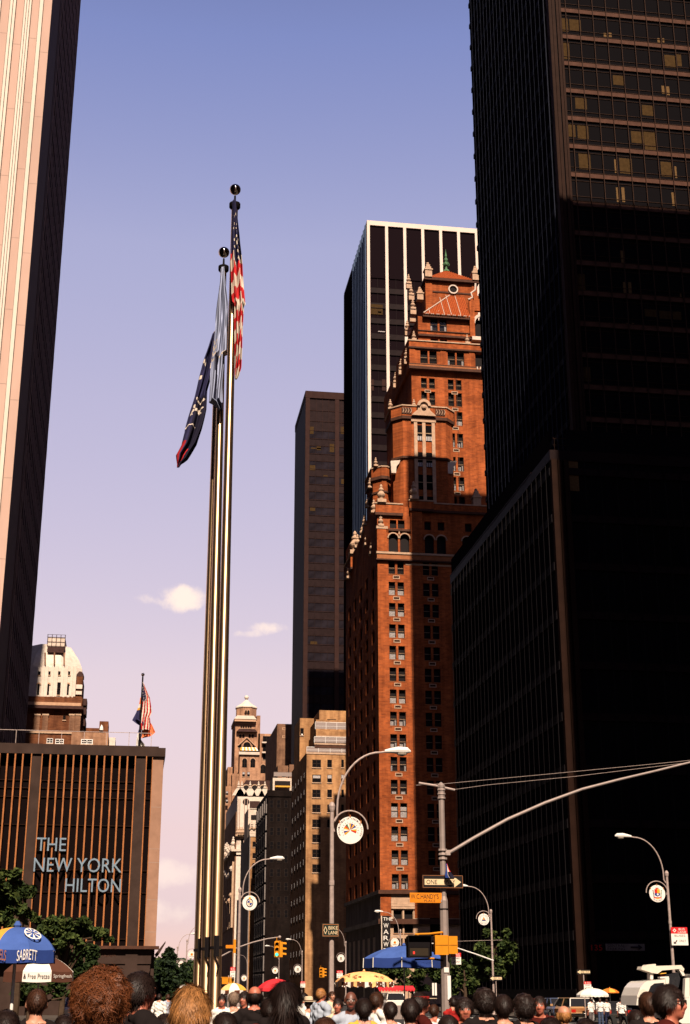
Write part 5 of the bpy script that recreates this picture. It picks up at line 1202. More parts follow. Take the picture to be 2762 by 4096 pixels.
# bike lane sign on the nearest lamp post
def sign_rect(px0,py0,px1,py1,Y): return pxrect(px0,py0,px1,py1,Y)
bl = thing('bike_lane_sign', 'dark sign with a diamond reading bike lane', 'sign', (6.3,44.8,Z_(3720,44.8))); x0,x1,z0,z1 = sign_rect(1289,3694,1357,3748,44.85)
m = MB(); m.box(x0,x1,44.84,44.87,z0,z1,'sign_green'); t = .018
for a,b,c,d in ((x0+.02,x1-.02,z0+.02,z0+.02+t),(x0+.02,x1-.02,z1-.02-t,z1-.02),(x0+.02,x0+.02+t,z0+.04,z1-.04),(x1-.02-t,x1-.02,z0+.04,z1-.04)): m.box(a,b,44.835,44.839,c,d,'bronze_fin')
part(m,'sign_board',bl); w,h = x1-x0,z1-z0
m = MB(); cx,cz = x0+w*.2,(z0+z1)/2; P4 = [(0,1),(1,0),(0,-1),(-1,0)]
for i in range(4): a,b = P4[i],P4[(i+1)%4]; m.quad([(cx+a[0]*w*.11,44.834,cz+a[1]*h*.3),(cx+b[0]*w*.11,44.834,cz+b[1]*h*.3),(cx+b[0]*w*.075,44.834,cz+b[1]*h*.21),(cx+a[0]*w*.075,44.834,cz+a[1]*h*.21)],'sign_cream')
part(m,'diamond_symbol',bl)
for s,a,b in (('BIKE',.55,.80),('LANE',.20,.45)): o = text(s,x0+w*.38,x0+w*.93,z0+h*a,z0+h*b,44.833,'sign_cream',bl); o.location -= bl.location

# ================================================================ TRAFFIC LIGHT POLE WITH MAST
PY = 33.; PX = at(1783,3950,PY).x
tp = thing('traffic_pole', 'grey octagonal traffic light pole with a long rising mast arm and guy wires', 'traffic pole', (PX,PY,.13))
zs = Z_(3572,PY)-.13; ztp = Z_(3120,PY)-.13; zm = Z_(3412,PY)-.13
m = MB(); m.lathe([(.135,0),(.118,.4),(.108,zs*.5),(.098,zs-.15),(.055,zs)],(0,0,0),'steel_grey',8,PI/8); m.build('lower_shaft',tp)
m = MB(); m.lathe([(.07,zs-.05),(.072,ztp-.3),(.07,ztp-.25)],(0,0,0),'steel_grey',8,PI/8); m.build('upper_shaft',tp)
m = MB(); m.lathe([(.085,ztp-.42),(.085,ztp-.14),(.095,ztp-.13),(.095,ztp-.08),(.05,ztp-.03),(.01,ztp)],(0,0,0),'steel_grey',8,PI/8)
for z in (ztp-.4,ztp-.3,ztp-.2): m.lathe([(.1,0),(.1,.035)],(0,0,z),'galvanised',8,PI/8)
m.build('cap',tp)
m = MB()
for z in (zm-.12,zm-.02,zm+.08): m.lathe([(.105,0),(.105,.045)],(0,0,z),'galvanised',8,PI/8)
m.box(.06,.18,-.05,.05,zm-.02,zm+.1,'galvanised'); m.build('arm_clamp',tp)
def L(px,py,Y=PY): return at(px,py,Y)-Vector((PX,PY,.13))
mast = [L(1795,3412),L(1812,3403),L(1900,3350),L(2030,3278),L(2180,3212),L(2330,3157),L(2480,3118),L(2620,3085),L(2760,3050),L(2860,3030)]
m = MB(); m.tube(mast,[.045,.045,.043,.042,.040,.037,.034,.031,.028,.026],'steel_grey',10); m.build('mast_arm',tp,smooth=True)
m = MB(); m.tube([L(1676,3132),L(1740,3142),L(1820,3160)],.028,'galvanised',8); m.build('crossbar',tp)
m = MB(); m.tube([L(1665,3141),L(1780,3135),L(2200,3096),L(2720,3046),L(2860,3030)],.006,'galvanised',4); m.tube([L(1820,3158),L(1950,3140),L(2300,3106),L(2760,3050)],.006,'galvanised',4); m.build('guy_wire',tp)
m = MB(); m.lathe([(.125,.9),(.125,.94)],(0,0,0),'galvanised',8,PI/8); m.build('pole_band',tp); m = MB(); m.lathe([(.114,0),(.114,.02)],(0,0,zs-.35),'black_metal',8,PI/8); m.build('pole_band',tp); m = MB(); z = Z_(3980,PY)-.13; m.box(.02,.10,-.125,-.11,z-.1,z+.42,'white_paint'); m.build('handbill',tp); m = MB(); z = Z_(3880,PY)-.13; m.box(-.05,.06,-.122,-.112,z-.05,z+.06,'sign_white'); m.build('sticker',tp)
# one way sign
ows = thing('one_way_sign', 'long black one way sign with a cream arrow pointing right on the octagonal pole', 'sign', (PX,PY-.15,Z_(3528,PY))); Ys = PY-.13
x0,x1,z0,z1 = sign_rect(1690,3500,1853,3553,Ys); m = MB(); n = .03
m.box(x0,x1,Ys-.01,Ys+.01,z0,z1,'sign_black'); t = .008
for a,b,c,d in ((x0+.01,x1-.01,z0+.01,z0+.01+t),(x0+.01,x1-.01,z1-.01-t,z1-.01),(x0+.01,x0+.01+t,z0+.02,z1-.02),(x1-.01-t,x1-.01,z0+.02,z1-.02)): m.box(a,b,Ys-.014,Ys-.0105,c,d,'bronze_fin')
part(m,'sign_board',ows); w,h = x1-x0,z1-z0
m = MB(); zc = (z0+z1)/2-.01; yy = Ys-.015; m.quad([(x0+w*.055,yy,zc-h*.22),(x0+w*.78,yy,zc-h*.22),(x0+w*.78,yy,zc+h*.22),(x0+w*.055,yy,zc+h*.22)],'sign_cream'); m.quad([(x0+w*.78,yy,zc-h*.40),(x0+w*.95,yy,zc),(x0+w*.78,yy,zc+h*.40)],'sign_cream'); part(m,'arrow',ows)
for s,a,b in (('ONE',.10,.36),('WAY',.56,.80)): o = text(s,x0+w*a,x0+w*b,zc-h*.16,zc+h*.16,yy-.004,'sign_black',ows); o.location -= ows.location
# orange street name sign
sn = thing('street_name_sign', 'orange street name sign reaching left from the octagonal pole', 'sign', (PX,PY-.1,Z_(3590,PY))); Y2 = PY-.05
x0,x1,z0,z1 = sign_rect(1640,3571,1768,3611,Y2); m = MB(); m.box(x0,x1,Y2-.008,Y2+.008,z0,z1,'sign_orange'); part(m,'sign_board',sn); w,h = x1-x0,z1-z0
for s,a,b,c,d in (("W.C.HANDY'S",.03,.90,.38,.88),('PLACE',.45,.8,.08,.30)): o = text(s,x0+w*a,x0+w*b,z0+h*c,z0+h*d,Y2-.0095,'sign_black',sn); o.location -= sn.location
m = MB(); m.box(x1-.005,PX-.08,Y2-.02,Y2+.02,z0+h*.1,z0+h*.25,'galvanised'); part(m,'bracket',sn)
# little flag tied behind the one way sign
drape('small_banner', [(3455,1783,1790),(3480,1782,1800),(3500,1780,1812),(3512,1784,1822)], PY-.3, lambda u,v: 'flag_black' if v > .55 and u > .5 else ('canvas_navy' if u < .45 else ('flag_white' if u < .75 else 'flag_red')), 'small red, white and blue banner tied to the octagonal pole above the one way sign', nu=20, nv=30, folds=1, amp=.02)
# pedestrian signals
def sigbox(px0,py0,px1,py1,Y,dep,m_,lab,face=None,rot=0.):
    x0,x1,z0,z1 = sign_rect(px0,py0,px1,py1,Y); w,h = x1-x0,z1-z0
    o = thing('pedestrian_signal',lab,'signal',((x0+x1)/2,Y,z0),rot); b = MB(); b.box(-w/2,w/2,0,dep,0,h,m_); bo = b.build('housing',o,bevel=.012)
    b = MB(); b.box(-w/2-.008,w/2+.008,-.03,-.001,-.008,h+.008,m_ if face is None else 'black_metal'); b.box(-w/2,w/2,-.035,-.0301,h*.48,h*.5,'black_metal'); b.build('door_rim',o)
    if face:
        b = MB(); b.box(-w*.42,w*.42,-.04,-.0355,h*.08,h*.44,'dark_lens'); b.build('lens',o); b = MB(); b.box(-w*.28,-w*.2,-.046,-.041,h*.16,h*.28,'red_lens'); b.build('lit_lens',o)
        b = MB(); b.prism([(-w/2,h),(w/2,h),(w/2,h+.02),(-w/2,h+.02)],-.16,-.001,'black_metal'); b.box(-w/2-.015,-w/2-.001,-.16,-.001,h*.05,h,'black_metal'); b.box(w/2+.001,w/2+.015,-.16,-.001,h*.05,h,'black_metal'); b.build('visor',o)
    return o
sigbox(1632,3745,1720,3830,PY-.35,.22,'sign_black','black pedestrian signal facing the camera left of the octagonal pole',True)
sigbox(1742,3742,1792,3818,PY-.33,.2,'signal_yellow','yellow pedestrian signal housing seen from behind on the octagonal pole')
sigbox(1796,3746,1829,3814,PY-.22,.2,'signal_yellow','narrower yellow signal housing on the right of the octagonal pole')
sb_ = thing('signal_bracket','yellow pipe bracket carrying the black pedestrian signal','bracket',at(1775,3732,PY-.2)); m = MB(); m.tube([at(1660,3737,PY-.2),at(1720,3735,PY-.2),at(1770,3729,PY-.16),at(1774,3735,PY-.02)],.022,'signal_yellow',8); m.tube([at(1672,3737,PY-.2),at(1672,3747,PY-.2)],.025,'signal_yellow',8); part(m,'upper_pipe',sb_)
m = MB(); m.tube([at(1660,3838,PY-.2),at(1735,3836,PY-.2),at(1772,3842,PY-.1)],.02,'black_metal',8); m.tube([at(1714,3834,PY-.23),at(1738,3834,PY-.23)],.02,'signal_yellow',8); part(m,'lower_pipe',sb_)
def bus_sign(px0,py0,px1,py1,Y,lab):
    x0,x1,z0,z1 = sign_rect(px0,py0,px1,py1,Y); w,h = x1-x0,z1-z0; o = thing('bus_lane_sign',lab,'sign',((x0+x1)/2,Y,z0),0,'red and white bus lane signs')
    m = MB(); m.box(x0,x1,Y,Y+.015,z0,z0+h*.64,'sign_white'); m.box(x0,x1,Y-.001,Y+.015,z0+h*.641,z1,'sign_red'); part(m,'sign_board',o)
    def tt(s,a,b,c,d,mm): q = text(s,x0+w*a,x0+w*b,z0+h*c,z0+h*d,Y-.004,mm,o); q.location -= o.location
    tt('BUS',.48,.85,.83,.95,'sign_white'); tt('LANE',.42,.92,.68,.79,'sign_white'); tt('BUSES',.2,.85,.46,.59,'ink_dark'); tt('ONLY',.45,.88,.17,.31,'ink_dark')
    m = MB(); cx,cz = x0+w*.22,z0+h*.82
    for i in range(4): a,b = P4[i],P4[(i+1)%4]; m.quad([(cx+a[0]*w*.11,Y-.004,cz+a[1]*h*.11),(cx+b[0]*w*.11,Y-.004,cz+b[1]*h*.11),(cx+b[0]*w*.06,Y-.004,cz+b[1]*h*.06),(cx+a[0]*w*.06,Y-.004,cz+a[1]*h*.06)],'sign_white')
    m.quad([(x0+w*.12,Y-.004,z0+h*.08),(x0+w*.3,Y-.004,z0+h*.08),(x0+w*.12,Y-.004,z0+h*.22)],'ink_dark'); m.quad([(x0+w*.2,Y-.004,z0+h*.17),(x0+w*.25,Y-.004,z0+h*.12),(x0+w*.36,Y-.004,z0+h*.26),(x0+w*.31,Y-.004,z0+h*.3)],'ink_dark'); part(m,'symbol',o); return o
bus_sign(1806,3811,1845,3858,PY-.02,'red and white bus lane sign on the octagonal pole')
bus_sign(2686,3709,2752,3781,69.4,'red and white bus lane sign on the lamp post at the right edge')
bus_sign(1203,3925,1222,3950,225.6,'tiny red and white bus lane sign right of the red umbrella')
bus_sign(2337,3926,2366,3958,80,'red and white sign standing above the white umbrella')
bus_sign(922,3868,942,3912,93,'faded red and white bus lane sign right of the flagpoles')
bus_sign(1348,3882,1372,3912,110,'red sign partly hidden behind the bike lane lamp post')
def small_oneway(px0,py0,px1,py1,Y,lab,pole=True):
    x0,x1,z0,z1 = sign_rect(px0,py0,px1,py1,Y); w,h = x1-x0,z1-z0; o = thing('one_way_sign',lab,'sign',((x0+x1)/2,Y,0)); zc = (z0+z1)/2
    m = MB(); m.box(x0-.02,x1+.02,Y+.005,Y+.02,z0-.02,z1+.02,'sign_black'); part(m,'sign_board',o); m = MB(); m.prism([(x0,zc),(x0+w*.25,z0),(x0+w*.25,zc-h*.28),(x1,zc-h*.28),(x1,zc+h*.28),(x0+w*.25,zc+h*.28),(x0+w*.25,z1)],Y-.002,Y+.004,'sign_cream'); part(m,'arrow',o)
    for s,a,b in (('ONE',.28,.55),('WAY',.66,.95)): q = text(s,x0+w*a,x0+w*b,zc-h*.2,zc+h*.2,Y-.004,'sign_black',o); q.location -= o.location
    if pole: m = MB(); m.tube([((x0+x1)/2,Y+.05,0),((x0+x1)/2,Y+.05,z1)],.03,'galvanised',6); part(m,'post',o)
small_oneway(1962,3905,2008,3922,105.7,'small one way arrow sign pointing left on the lamp post behind the mast')
small_oneway(2310,3880,2361,3896,80,'small one way arrow sign pointing left above the white umbrella')
# second signal pole with mast beside the flagpoles
def traffic_head(p, lab, s=1., back=False, green=False):
    o = thing('traffic_light',lab,'traffic light',p,0,'yellow hanging traffic lights'); o.scale = (s,)*3
    m = MB(); m.box(-.17,.17,-.12,.12,-1.05,0,'signal_yellow'); m.build('housing',o,bevel=.02)
    m = MB(); m.box(.19,.42,-.1,.14,-1.05,-.02,'signal_yellow'); m.build('side_housing',o,bevel=.02)
    for i,z in enumerate((-.17,-.52,-.87)):
        l = MB(); l.lathe([(.11,0),(.08,.03)],(0,0,0),'green_lens' if green and i == 2 else 'dark_lens',12); q = l.build('lens',o); q.location = (0,-.122,z); q.rotation_euler = (PI/2,0,0)
        v = MB(); pts = [(.13*math.cos(a),.13*math.sin(a)) for a in [PI*k/8 for k in range(9)]]
        for (a,b),(c,d) in zip(pts,pts[1:]): v.quad([(a,-.12,z+b),(c,-.12,z+d),(c,-.33,z+d-.02),(a,-.33,z+b-.02)],'signal_yellow')
        v.build('visor',o); v = MB()
        for (a,b),(c,d) in zip(pts,pts[1:]): v.quad([(.42,a+.02,z+b),(.42,c+.02,z+d),(.68,c+.02,z+d-.02),(.68,a+.02,z+b-.02)],'signal_yellow')
        v.build('visor',o)
    m = MB(); m.tube([(0,0,.3),(0,0,0)],.02,'signal_yellow',6); m.box(-.1,.3,-.08,.08,0,.05,'signal_yellow'); m.build('hanger',o); return o
QY = 96.; q0 = at(952,3950,QY); sp = thing('signal_pole','slim signal pole with a straight mast arm behind the flagpoles','traffic pole',(q0.x,QY,0))
m = MB(); m.tube([(q0.x,QY,0),(q0.x,QY,Z_(3585,QY))],[.13,.09],'steel_grey',8); part(m,'shaft',sp)
m = MB(); m.tube([at(880,3828,QY),at(952,3790,QY),at(1010,3770,QY),at(1070,3755,QY),at(1120,3748,QY)],[.05,.05,.045,.04,.035],'steel_grey',6); part(m,'mast_arm',sp)
m = MB(); m.ball(at(1120,3748,QY),.1,'galvanised',8); part(m,'arm_cap',sp)
traffic_head(at(1108,3766,QY-.1),'yellow traffic light with green lit, hanging from the straight mast arm',.95,green=True)
traffic_head(at(1284,3872,170),'small yellow traffic light left of the bike lane lamp post',1.0)
sg = thing('signal_housing','yellow signal housing on the slim pole beside the flagpoles','signal',at(942,3800,QY-.3)); m = MB(); a,b,c,d = sign_rect(934,3758,944,3812,QY-.3); m.box(a,b,QY-.4,QY-.1,c,d,'signal_yellow'); part(m,'housing',sg); m = MB()
for py in (3770,3785,3800): p = at(955,py,QY-.3); m.ball(p,.09,'signal_yellow',8)
part(m,'visor',sg)
on = thing('street_name_sign','small orange street name sign left of the slim signal pole','sign',at(918,3785,QY-.2)); m = MB(); a,b,c,d = sign_rect(904,3780,934,3793,QY-.2); m.box(a,b,QY-.22,QY-.18,c,d,'sign_orange'); part(m,'sign_board',on);
yb = thing('yellow_signal_box','yellow pedestrian signal box between the flagpoles and the striped umbrella','signal',at(905,3925,90)); m = MB()
for px0,px1 in ((889,915),(918,937)): a,b,c,d = sign_rect(px0,3912,px1,3936,90); m.box(a,b,90,90.25,c,d,'signal_yellow')
a,b,c,d = sign_rect(885,3908,938,3911,90); m.box(a,b,90,90.2,c,d,'signal_yellow'); part(m,'housing',yb); m = MB(); p = at(915,3936,90.3); m.tube([(p.x,90.3,0),(p.x,90.3,p.z+.5)],.04,'galvanised',6); part(m,'post',yb)
tm2 = thing('white_mast_arm','thin white signal mast arm reaching from the lamp post behind the octagonal pole','mast arm',at(1975,3845,105)); m = MB(); m.tube([at(1716,3772,105),at(1745,3775,105),at(1830,3792,105),at(1900,3815,105),at(1975,3842,105)],[.03,.035,.04,.045,.05],'white_paint',6); part(m,'arm',tm2); m = MB(); m.tube([at(1830,3765,105),at(2010,3760,105)],.015,'galvanised',4); part(m,'wire',tm2)
vs = thing('vertical_sign_post','pair of upright white sign boards left of the octagonal pole','sign',at(1738,3960,60)); m = MB()
for px0,px1 in ((1730,1737),(1740,1748)): a,b,c,d = sign_rect(px0,3932,px1,3982,60); m.box(a,b,60,60.05,c,d,'sign_white')
part(m,'sign_board',vs); m = MB(); p = at(1739,3982,60.05); m.tube([(p.x,60.1,0),(p.x,60.1,p.z+.5)],.03,'black_metal',6); part(m,'post',vs)

# ================================================================ UMBRELLAS
def umbrella(px, py_apex, py_rim, rpx, Y, cols, valm, label, n=8, val=.16, dome=.55, finial_m=None, rot=0., scallop=True, ribs=True, base=0.13):
    c = at(px,py_rim,Y); zr = c.z; za = Z_(py_apex,Y,px); r = abs(at(px+rpx,py_rim,Y).x-c.x)
    o = thing('umbrella',label,'umbrella',(c.x,Y,base),rot,'vendor umbrellas along the street'); zr -= base; za -= base
    N = n*6; K = 7; can = MB(); ring = []
    for k in range(K+1):
        t = k/K; rr_ = r*math.sin(t*PI/2*dome)/math.sin(PI/2*dome) if dome > .05 else r*t; zz = zr+(za-zr)*(1-(1-math.cos(t*PI/2*dome))/(1-math.cos(PI/2*dome))) if dome > .05 else za+(zr-za)*t
        ring.append((rr_,zz))
    def P(k,i):
        rr_,zz = ring[k]; a = 2*PI*i/N+PI/n; f = (i%6)/6; sag = 4*f*(1-f); t = k/K
        chord = math.cos(PI/n)/math.cos((f-.5)*2*PI/n) if n > 2 else 1
        return (rr_*math.cos(a)*chord, rr_*math.sin(a)*chord, zz-.02*sag*t*r)
    base_i = len(can.v)
    for k in range(K+1):
        for i in range(N): can.v.append(P(k,i))
    for k in range(K):
        for i in range(N):
            can.f.append((k*N+i,k*N+(i+1)%N,(k+1)*N+(i+1)%N,(k+1)*N+i)); can.m.append(can.mi(cols[(i//6)%len(cols)]))
    co_ = can.build('canopy',o,smooth=False); s = co_.modifiers.new('thickness','SOLIDIFY'); s.thickness = .006
    v = MB()
    for i in range(N):
        p,q = P(K,i),P(K,(i+1)%N); d0 = val*(1-.25*abs(math.sin(i*PI/2))) if scallop else val; d1 = val*(1-.25*abs(math.sin((i+1)*PI/2))) if scallop else val
        mm = valm[(i//(6 if len(valm) <= n else 1))%len(valm)] if isinstance(valm,(list,tuple)) else valm
        v.quad([p,q,(q[0]*1.015,q[1]*1.015,q[2]-d1),(p[0]*1.015,p[1]*1.015,p[2]-d0)],mm)
    v.build('valance',o)
    m = MB(); m.tube([(0,0,0),(0,0,za+.02)],.02,'white_paint',8); m.build('pole',o)
    m = MB(); m.lathe([(.03,0),(.05,.04),(.02,.09)],(0,0,za-.02),finial_m or cols[0],8); m.build('top_cap',o)
    if ribs:
        for i in range(n): p = P(K,i*6); q = P(2,i*6); m = MB(); m.tube([(0,0,za-.03),(q[0],q[1],q[2]-.03),(p[0],p[1],p[2]-.02)],.008,'galvanised',4); m.build('rib',o)
    return o,r,zr
o,r,zr = umbrella(64,3708,3800,168,18,['canvas_blue','canvas_yellow','canvas_blue','canvas_blue'],['canvas_navy','canvas_yellow','canvas_navy','canvas_navy'],'blue and yellow vendor umbrella with white lettering at the left edge',8,.15,.75,rot=-PI/8*2.0,scallop=False)
# lettering on its valance and an emblem on its slope
for k,s in ((-1.22,'SABRETT'),(-1.95,'PRETZELS')):
    e = MB(); n_ = len(s)
    def fn(p, k=k): a = k-p[0]*-1.0; return (math.cos(a)*(r*1.0+.03)*.955, math.sin(a)*(r*1.0+.03)*.955, zr-.14+p[2]+.02*math.sin((p[0]+.25)*6) )
    add_text(e,s,-.24,.24,0,.12,0,'sign_white' if k > -1.5 else 'bronze_fin',fn); q = e.build('lettering',o); q.rotation_euler.z = PI/8*2.0
e = MB()
for i in range(24):
    a0,a1 = 2*PI*i/24,2*PI*(i+1)/24
    def em(rad,a): u = -.95+rad*math.cos(a)*.30; w = .62+rad*math.sin(a)*.20; zt_ = Z_(3708,18,70)-.13; hh = zr+(zt_-zr)*(1-(1-math.cos(w*PI/2*.75))/(1-math.cos(PI/2*.75)))+.035; rr_ = r*math.sin(w*PI/2*.75)/math.sin(PI/2*.75)*.985; return (rr_*math.cos(u),rr_*math.sin(u),hh)
    e.quad([em(1,a0),em(1,a1),em(.86,a1),em(.86,a0)],'sign_white')
    if i%3 == 0: e.quad([em(.9,a0),em(.9,a1),em(.2,a1),em(.2,a0)],'sign_white')
q = e.build('emblem',o); q.rotation_euler.z = PI/8*2.0
o,r,zr = umbrella(158,3818,3886,146,32,['canvas_brown','canvas_white'],['canvas_brown','canvas_white'],'white and brown vendor umbrella with lettered valance below the blue one',8,.21,.25,rot=0,scallop=False)
e = MB(); add_text(e,'& Free Pretzel',-r*.36,r*.36,zr-.15,zr-.05,-r*.955,'ink_dark'); e.build('lettering',o)
e = MB(); add_text(e,'Springfresh',-r*.33,r*.33,zr-.15,zr-.06,-r*.955,'sign_white',lambda p: (p[0]*math.cos(PI/4)-p[1]*math.sin(PI/4),p[0]*math.sin(PI/4)+p[1]*math.cos(PI/4),p[2])); e.build('lettering',o)
umbrella(935,3932,3960,55,75,['canvas_yellow','canvas_beige','canvas_white'],['canvas_white','canvas_white','canvas_white','fringe_dark','fringe_dark','fringe_dark']*4,'small yellow and cream striped umbrella right of the flagpoles',8,.2,.6)
umbrella(1106,3915,3952,78,70,['canvas_red'],'canvas_red','large red vendor umbrella with a white cap',6,.14,.35,'canvas_white',scallop=False,rot=.2)
o,r,zr = umbrella(1457,3886,3926,117,50,['canvas_beige'],['fringe_dark','fringe_dark','canvas_white','fringe_dark','canvas_beige']*3,'wide beige umbrella with a dark and white fringe',8,.19,.75)
m = MB(); rr = random.Random(5)
for i in range(70):
    a = rr.random()*2*PI; z = zr-.02-rr.random()*.16; m.disc((math.cos(a)*r*.985,math.sin(a)*r*.985,z),.022,'canvas_white',6,-.02)
for i in range(12):
    a = -PI/2+rr.uniform(-1.2,1.2); t = rr.uniform(.45,.8); w = math.sin(t*PI/2*.75)/math.sin(PI/2*.75)*r; z = zr+(Z_(3886,50,1457)-.13-zr)*(1-(1-math.cos(t*PI/2*.75))/(1-math.cos(PI/2*.75)))+.012
    m.quad([(w*math.cos(a-.05),w*math.sin(a-.05),z),(w*math.cos(a+.06),w*math.sin(a+.06),z),(w*1.05*math.cos(a+.07),w*1.05*math.sin(a+.07),z-.02),(w*1.05*math.cos(a-.06),w*1.05*math.sin(a-.06),z-.02)],'fringe_dark')
m.build('fringe',o)
o,r,zr = umbrella(1617,3783,3832,156,38,['canvas_blue'],'canvas_navy','wide blue square-skirted umbrella behind the octagonal pole',8,.24,.12,scallop=False,rot=.15)
for i in range(8): a = 2*PI*i/8+PI/8; m = MB(); m.tube([(math.cos(a)*r*1.02,math.sin(a)*r*1.02,zr),(math.cos(a)*r*1.03,math.sin(a)*r*1.03,zr-.25)],.012,'canvas_white',5); m.build('rib_tip',o)
umbrella(2371,3953,3978,61,75,['canvas_white'],'canvas_white','white vendor umbrella on the far sidewalk at the right',8,.12,.7)
umbrella(2440,3953,3968,35,88,['canvas_orange','canvas_yellow'],'canvas_orange','small orange umbrella behind the white one',8,.06,.5)

# ================================================================ TREES AND SHRUBS
def leaves(mb, c, rx, ry, rz, n, size, mats, rr, hollow=.35, droop=0.):
    for _ in range(n):
        while True:
            p = Vector((rr.uniform(-1,1),rr.uniform(-1,1),rr.uniform(-1,1)))
            if hollow < p.length < 1: break
        p = Vector((p.x*rx,p.y*ry,p.z*rz))+Vector(c); s = size*rr.uniform(.6,1.4)
        a = Vector((rr.uniform(-1,1),rr.uniform(-1,1),rr.uniform(-.6,.6)-droop)).normalized(); b = a.cross(Vector((rr.uniform(-1,1),rr.uniform(-1,1),rr.uniform(-1,1)))).normalized()
        mb.quad([p-a*s*.5,p+b*s*.28,p+a*s*.5,p-b*s*.28],rr.choice(mats))
def tree(c, h, crown, label, n=2600, size=.3, mats=('leaf_dark','leaf_dark','leaf_mid','leaf_mid','leaf_light'), seed=1, name='street_tree', cat='tree', group=None, limbs=6):
    """crown = list of (dx,dy,z,rx,ry,rz) lobes above the base point c"""
    rr = random.Random(seed); o = thing(name,label,cat,c,0,group); tk = MB(); top = max(z for _,_,z,_,_,_ in crown)
    tk.tube([(0,0,0),(.05,.02,h*.3),(0,.05,top)],[.16,.12,.05],'bark',8)
    for q in crown[:limbs*2]: tk.tube([(0,.02,h*.28+rr.random()*h*.15),((q[0])*.5,q[1]*.5,q[2]-q[5]*.5),(q[0],q[1],q[2])],[.07,.045,.015],'bark',6)
    tk.build('trunk',o); cr = MB(); vol = sum(q[3]*q[5] for q in crown)
    for q in crown:
        k = max(20,int(n*q[3]*q[5]/vol)); 
        for s in range(7):
            d = Vector((rr.uniform(-.75,.75),rr.uniform(-.75,.75),rr.uniform(-.7,.7))); leaves(cr,(q[0]+d.x*q[3],q[1]+d.y*q[4],q[2]+d.z*q[5]),q[3]*.45,q[4]*.45,q[5]*.42,k//7,size,mats,rr,.1)
    cr.build('crown',o); return o
def lobes(Y, base, pts, dy=1.2):
    b = Vector(base); out = []
    for px,py,rp,rq in pts:
        p = at(px,py,Y); s = (p.y)/5700.; out.append((p.x-b.x,random.Random(px).uniform(-dy,dy),p.z-b.z,rp*s,rp*s*1.1,rq*s))
    return out
b = (X_(60,45),45,.13); tree(b,5,lobes(45,b,[(75,3590,42,60),(58,3670,50,55),(110,3560,20,28),(40,3520,40,40),(20,3610,50,70),(95,3660,26,34)]),'leafy dark branches at the left edge in front of the lettered hotel block',3000,.22,seed=4)
b = (X_(250,70),70,.13); tree(b,6,lobes(70,b,[(170,3700,52,34),(230,3710,60,42),(300,3715,62,40),(360,3730,50,36),(410,3745,35,24),(200,3760,55,36),(280,3770,60,34),(440,3760,18,12),(150,3670,22,16),(330,3690,30,16)]),'wide spreading tree in front of the lettered hotel block',4600,.30,seed=5,mats=('leaf_mid','leaf_dark','leaf_mid','leaf_light'))
b = (X_(330,80),80,.13); tree(b,5,lobes(80,b,[(290,3840,50,50),(350,3830,45,55),(400,3870,40,50),(310,3910,60,50),(380,3940,50,45),(260,3880,40,45)]),'dense dark tree under the hotel block ledge',3000,.32,seed=6,mats=('leaf_dark',))
b = (X_(120,60),60,.13); tree(b,2.4,lobes(60,b,[(90,3950,50,40),(160,3960,60,40),(230,3955,50,42),(280,3985,40,30),(110,3990,60,30)],.6),'dark shrubs below the white and brown umbrella',2400,.2,seed=7,mats=('leaf_dark','leaf_mid'),name='shrub',cat='shrub')
def conifer(px, py_top, py_bot, wpx, Y, label, seed):
    rr = random.Random(seed); b = at(px,3958,Y); b.z = 0; zt = Z_(py_top,Y,px); r = wpx*Y/5700/2; z0 = 1.0
    o = thing('conifer',label,'tree',b,0,'conifers left of the flagpoles'); m = MB(); m.tube([(0,0,0),(0,0,zt)],[.25,.03],'bark',7); m.build('trunk',o); cr = MB(); K = 20
    for k in range(K):
        t = k/(K-1); z = z0+(zt-z0)*t; rr_ = r*(1-t)**.8+.12
        for q in range(int(12-6*t)):
            a = rr.random()*2*PI; L_ = rr_*rr.uniform(.65,1.12); e = Vector((math.cos(a)*L_,math.sin(a)*L_,z-L_*.12+rr.uniform(-.1,.25)))
            for s in range(9):
                p = Vector((0,0,z)).lerp(e,.25+.75*s/8); leaves(cr,p,.3,.3,.16,6,.32,('leaf_pine','leaf_dark'),rr,.0,.2)
    cr.build('crown',o); return o
conifer(672,3805,3990,150,120,'tallest dark conifer left of the flagpoles',1); conifer(600,3858,3990,110,140,'lower dark conifer beside the hotel block ledge',2); conifer(735,3862,3990,90,150,'shadowed conifer touching the flagpoles',3)
wd = MB(); rr = random.Random(9)
for i in range(120):
    px = rr.uniform(540,800); Y = rr.uniform(700,780); p = at(px,rr.uniform(3868,3930),Y); leaves(wd,(p.x,Y,max(3,p.z)),7,5,5,45,2.6,('leaf_mid','leaf_pine'),rr,.2)
tag(wd.build('park_woods'),'distant green park trees closing the avenue','woods',kind='stuff')
b = (X_(1990,112),112,.13); tree(b,7,lobes(112,b,[(1925,3790,40,45),(1985,3760,45,45),(1950,3830,55,45),(2010,3815,45,50),(1990,3870,60,50),(1930,3880,45,45),(2035,3860,25,40),(1965,3735,25,22)]),'dark street tree behind the mast right of the octagonal pole',3200,.36,seed=11)
b = (X_(1860,104),104,.13); tree(b,5,lobes(104,b,[(1830,3880,45,45),(1880,3900,50,40),(1850,3940,60,35),(1805,3920,45,40)]),'low dark tree just right of the octagonal pole',2200,.34,seed=12)
b = (X_(1650,98),98,.13); tree(b,5,lobes(98,b,[(1560,3895,50,34),(1620,3905,55,36),(1690,3905,50,36),(1740,3890,40,44),(1650,3935,70,30),(1540,3930,40,28)]),'dark leafy tree under the blue umbrella',3200,.32,seed=13)
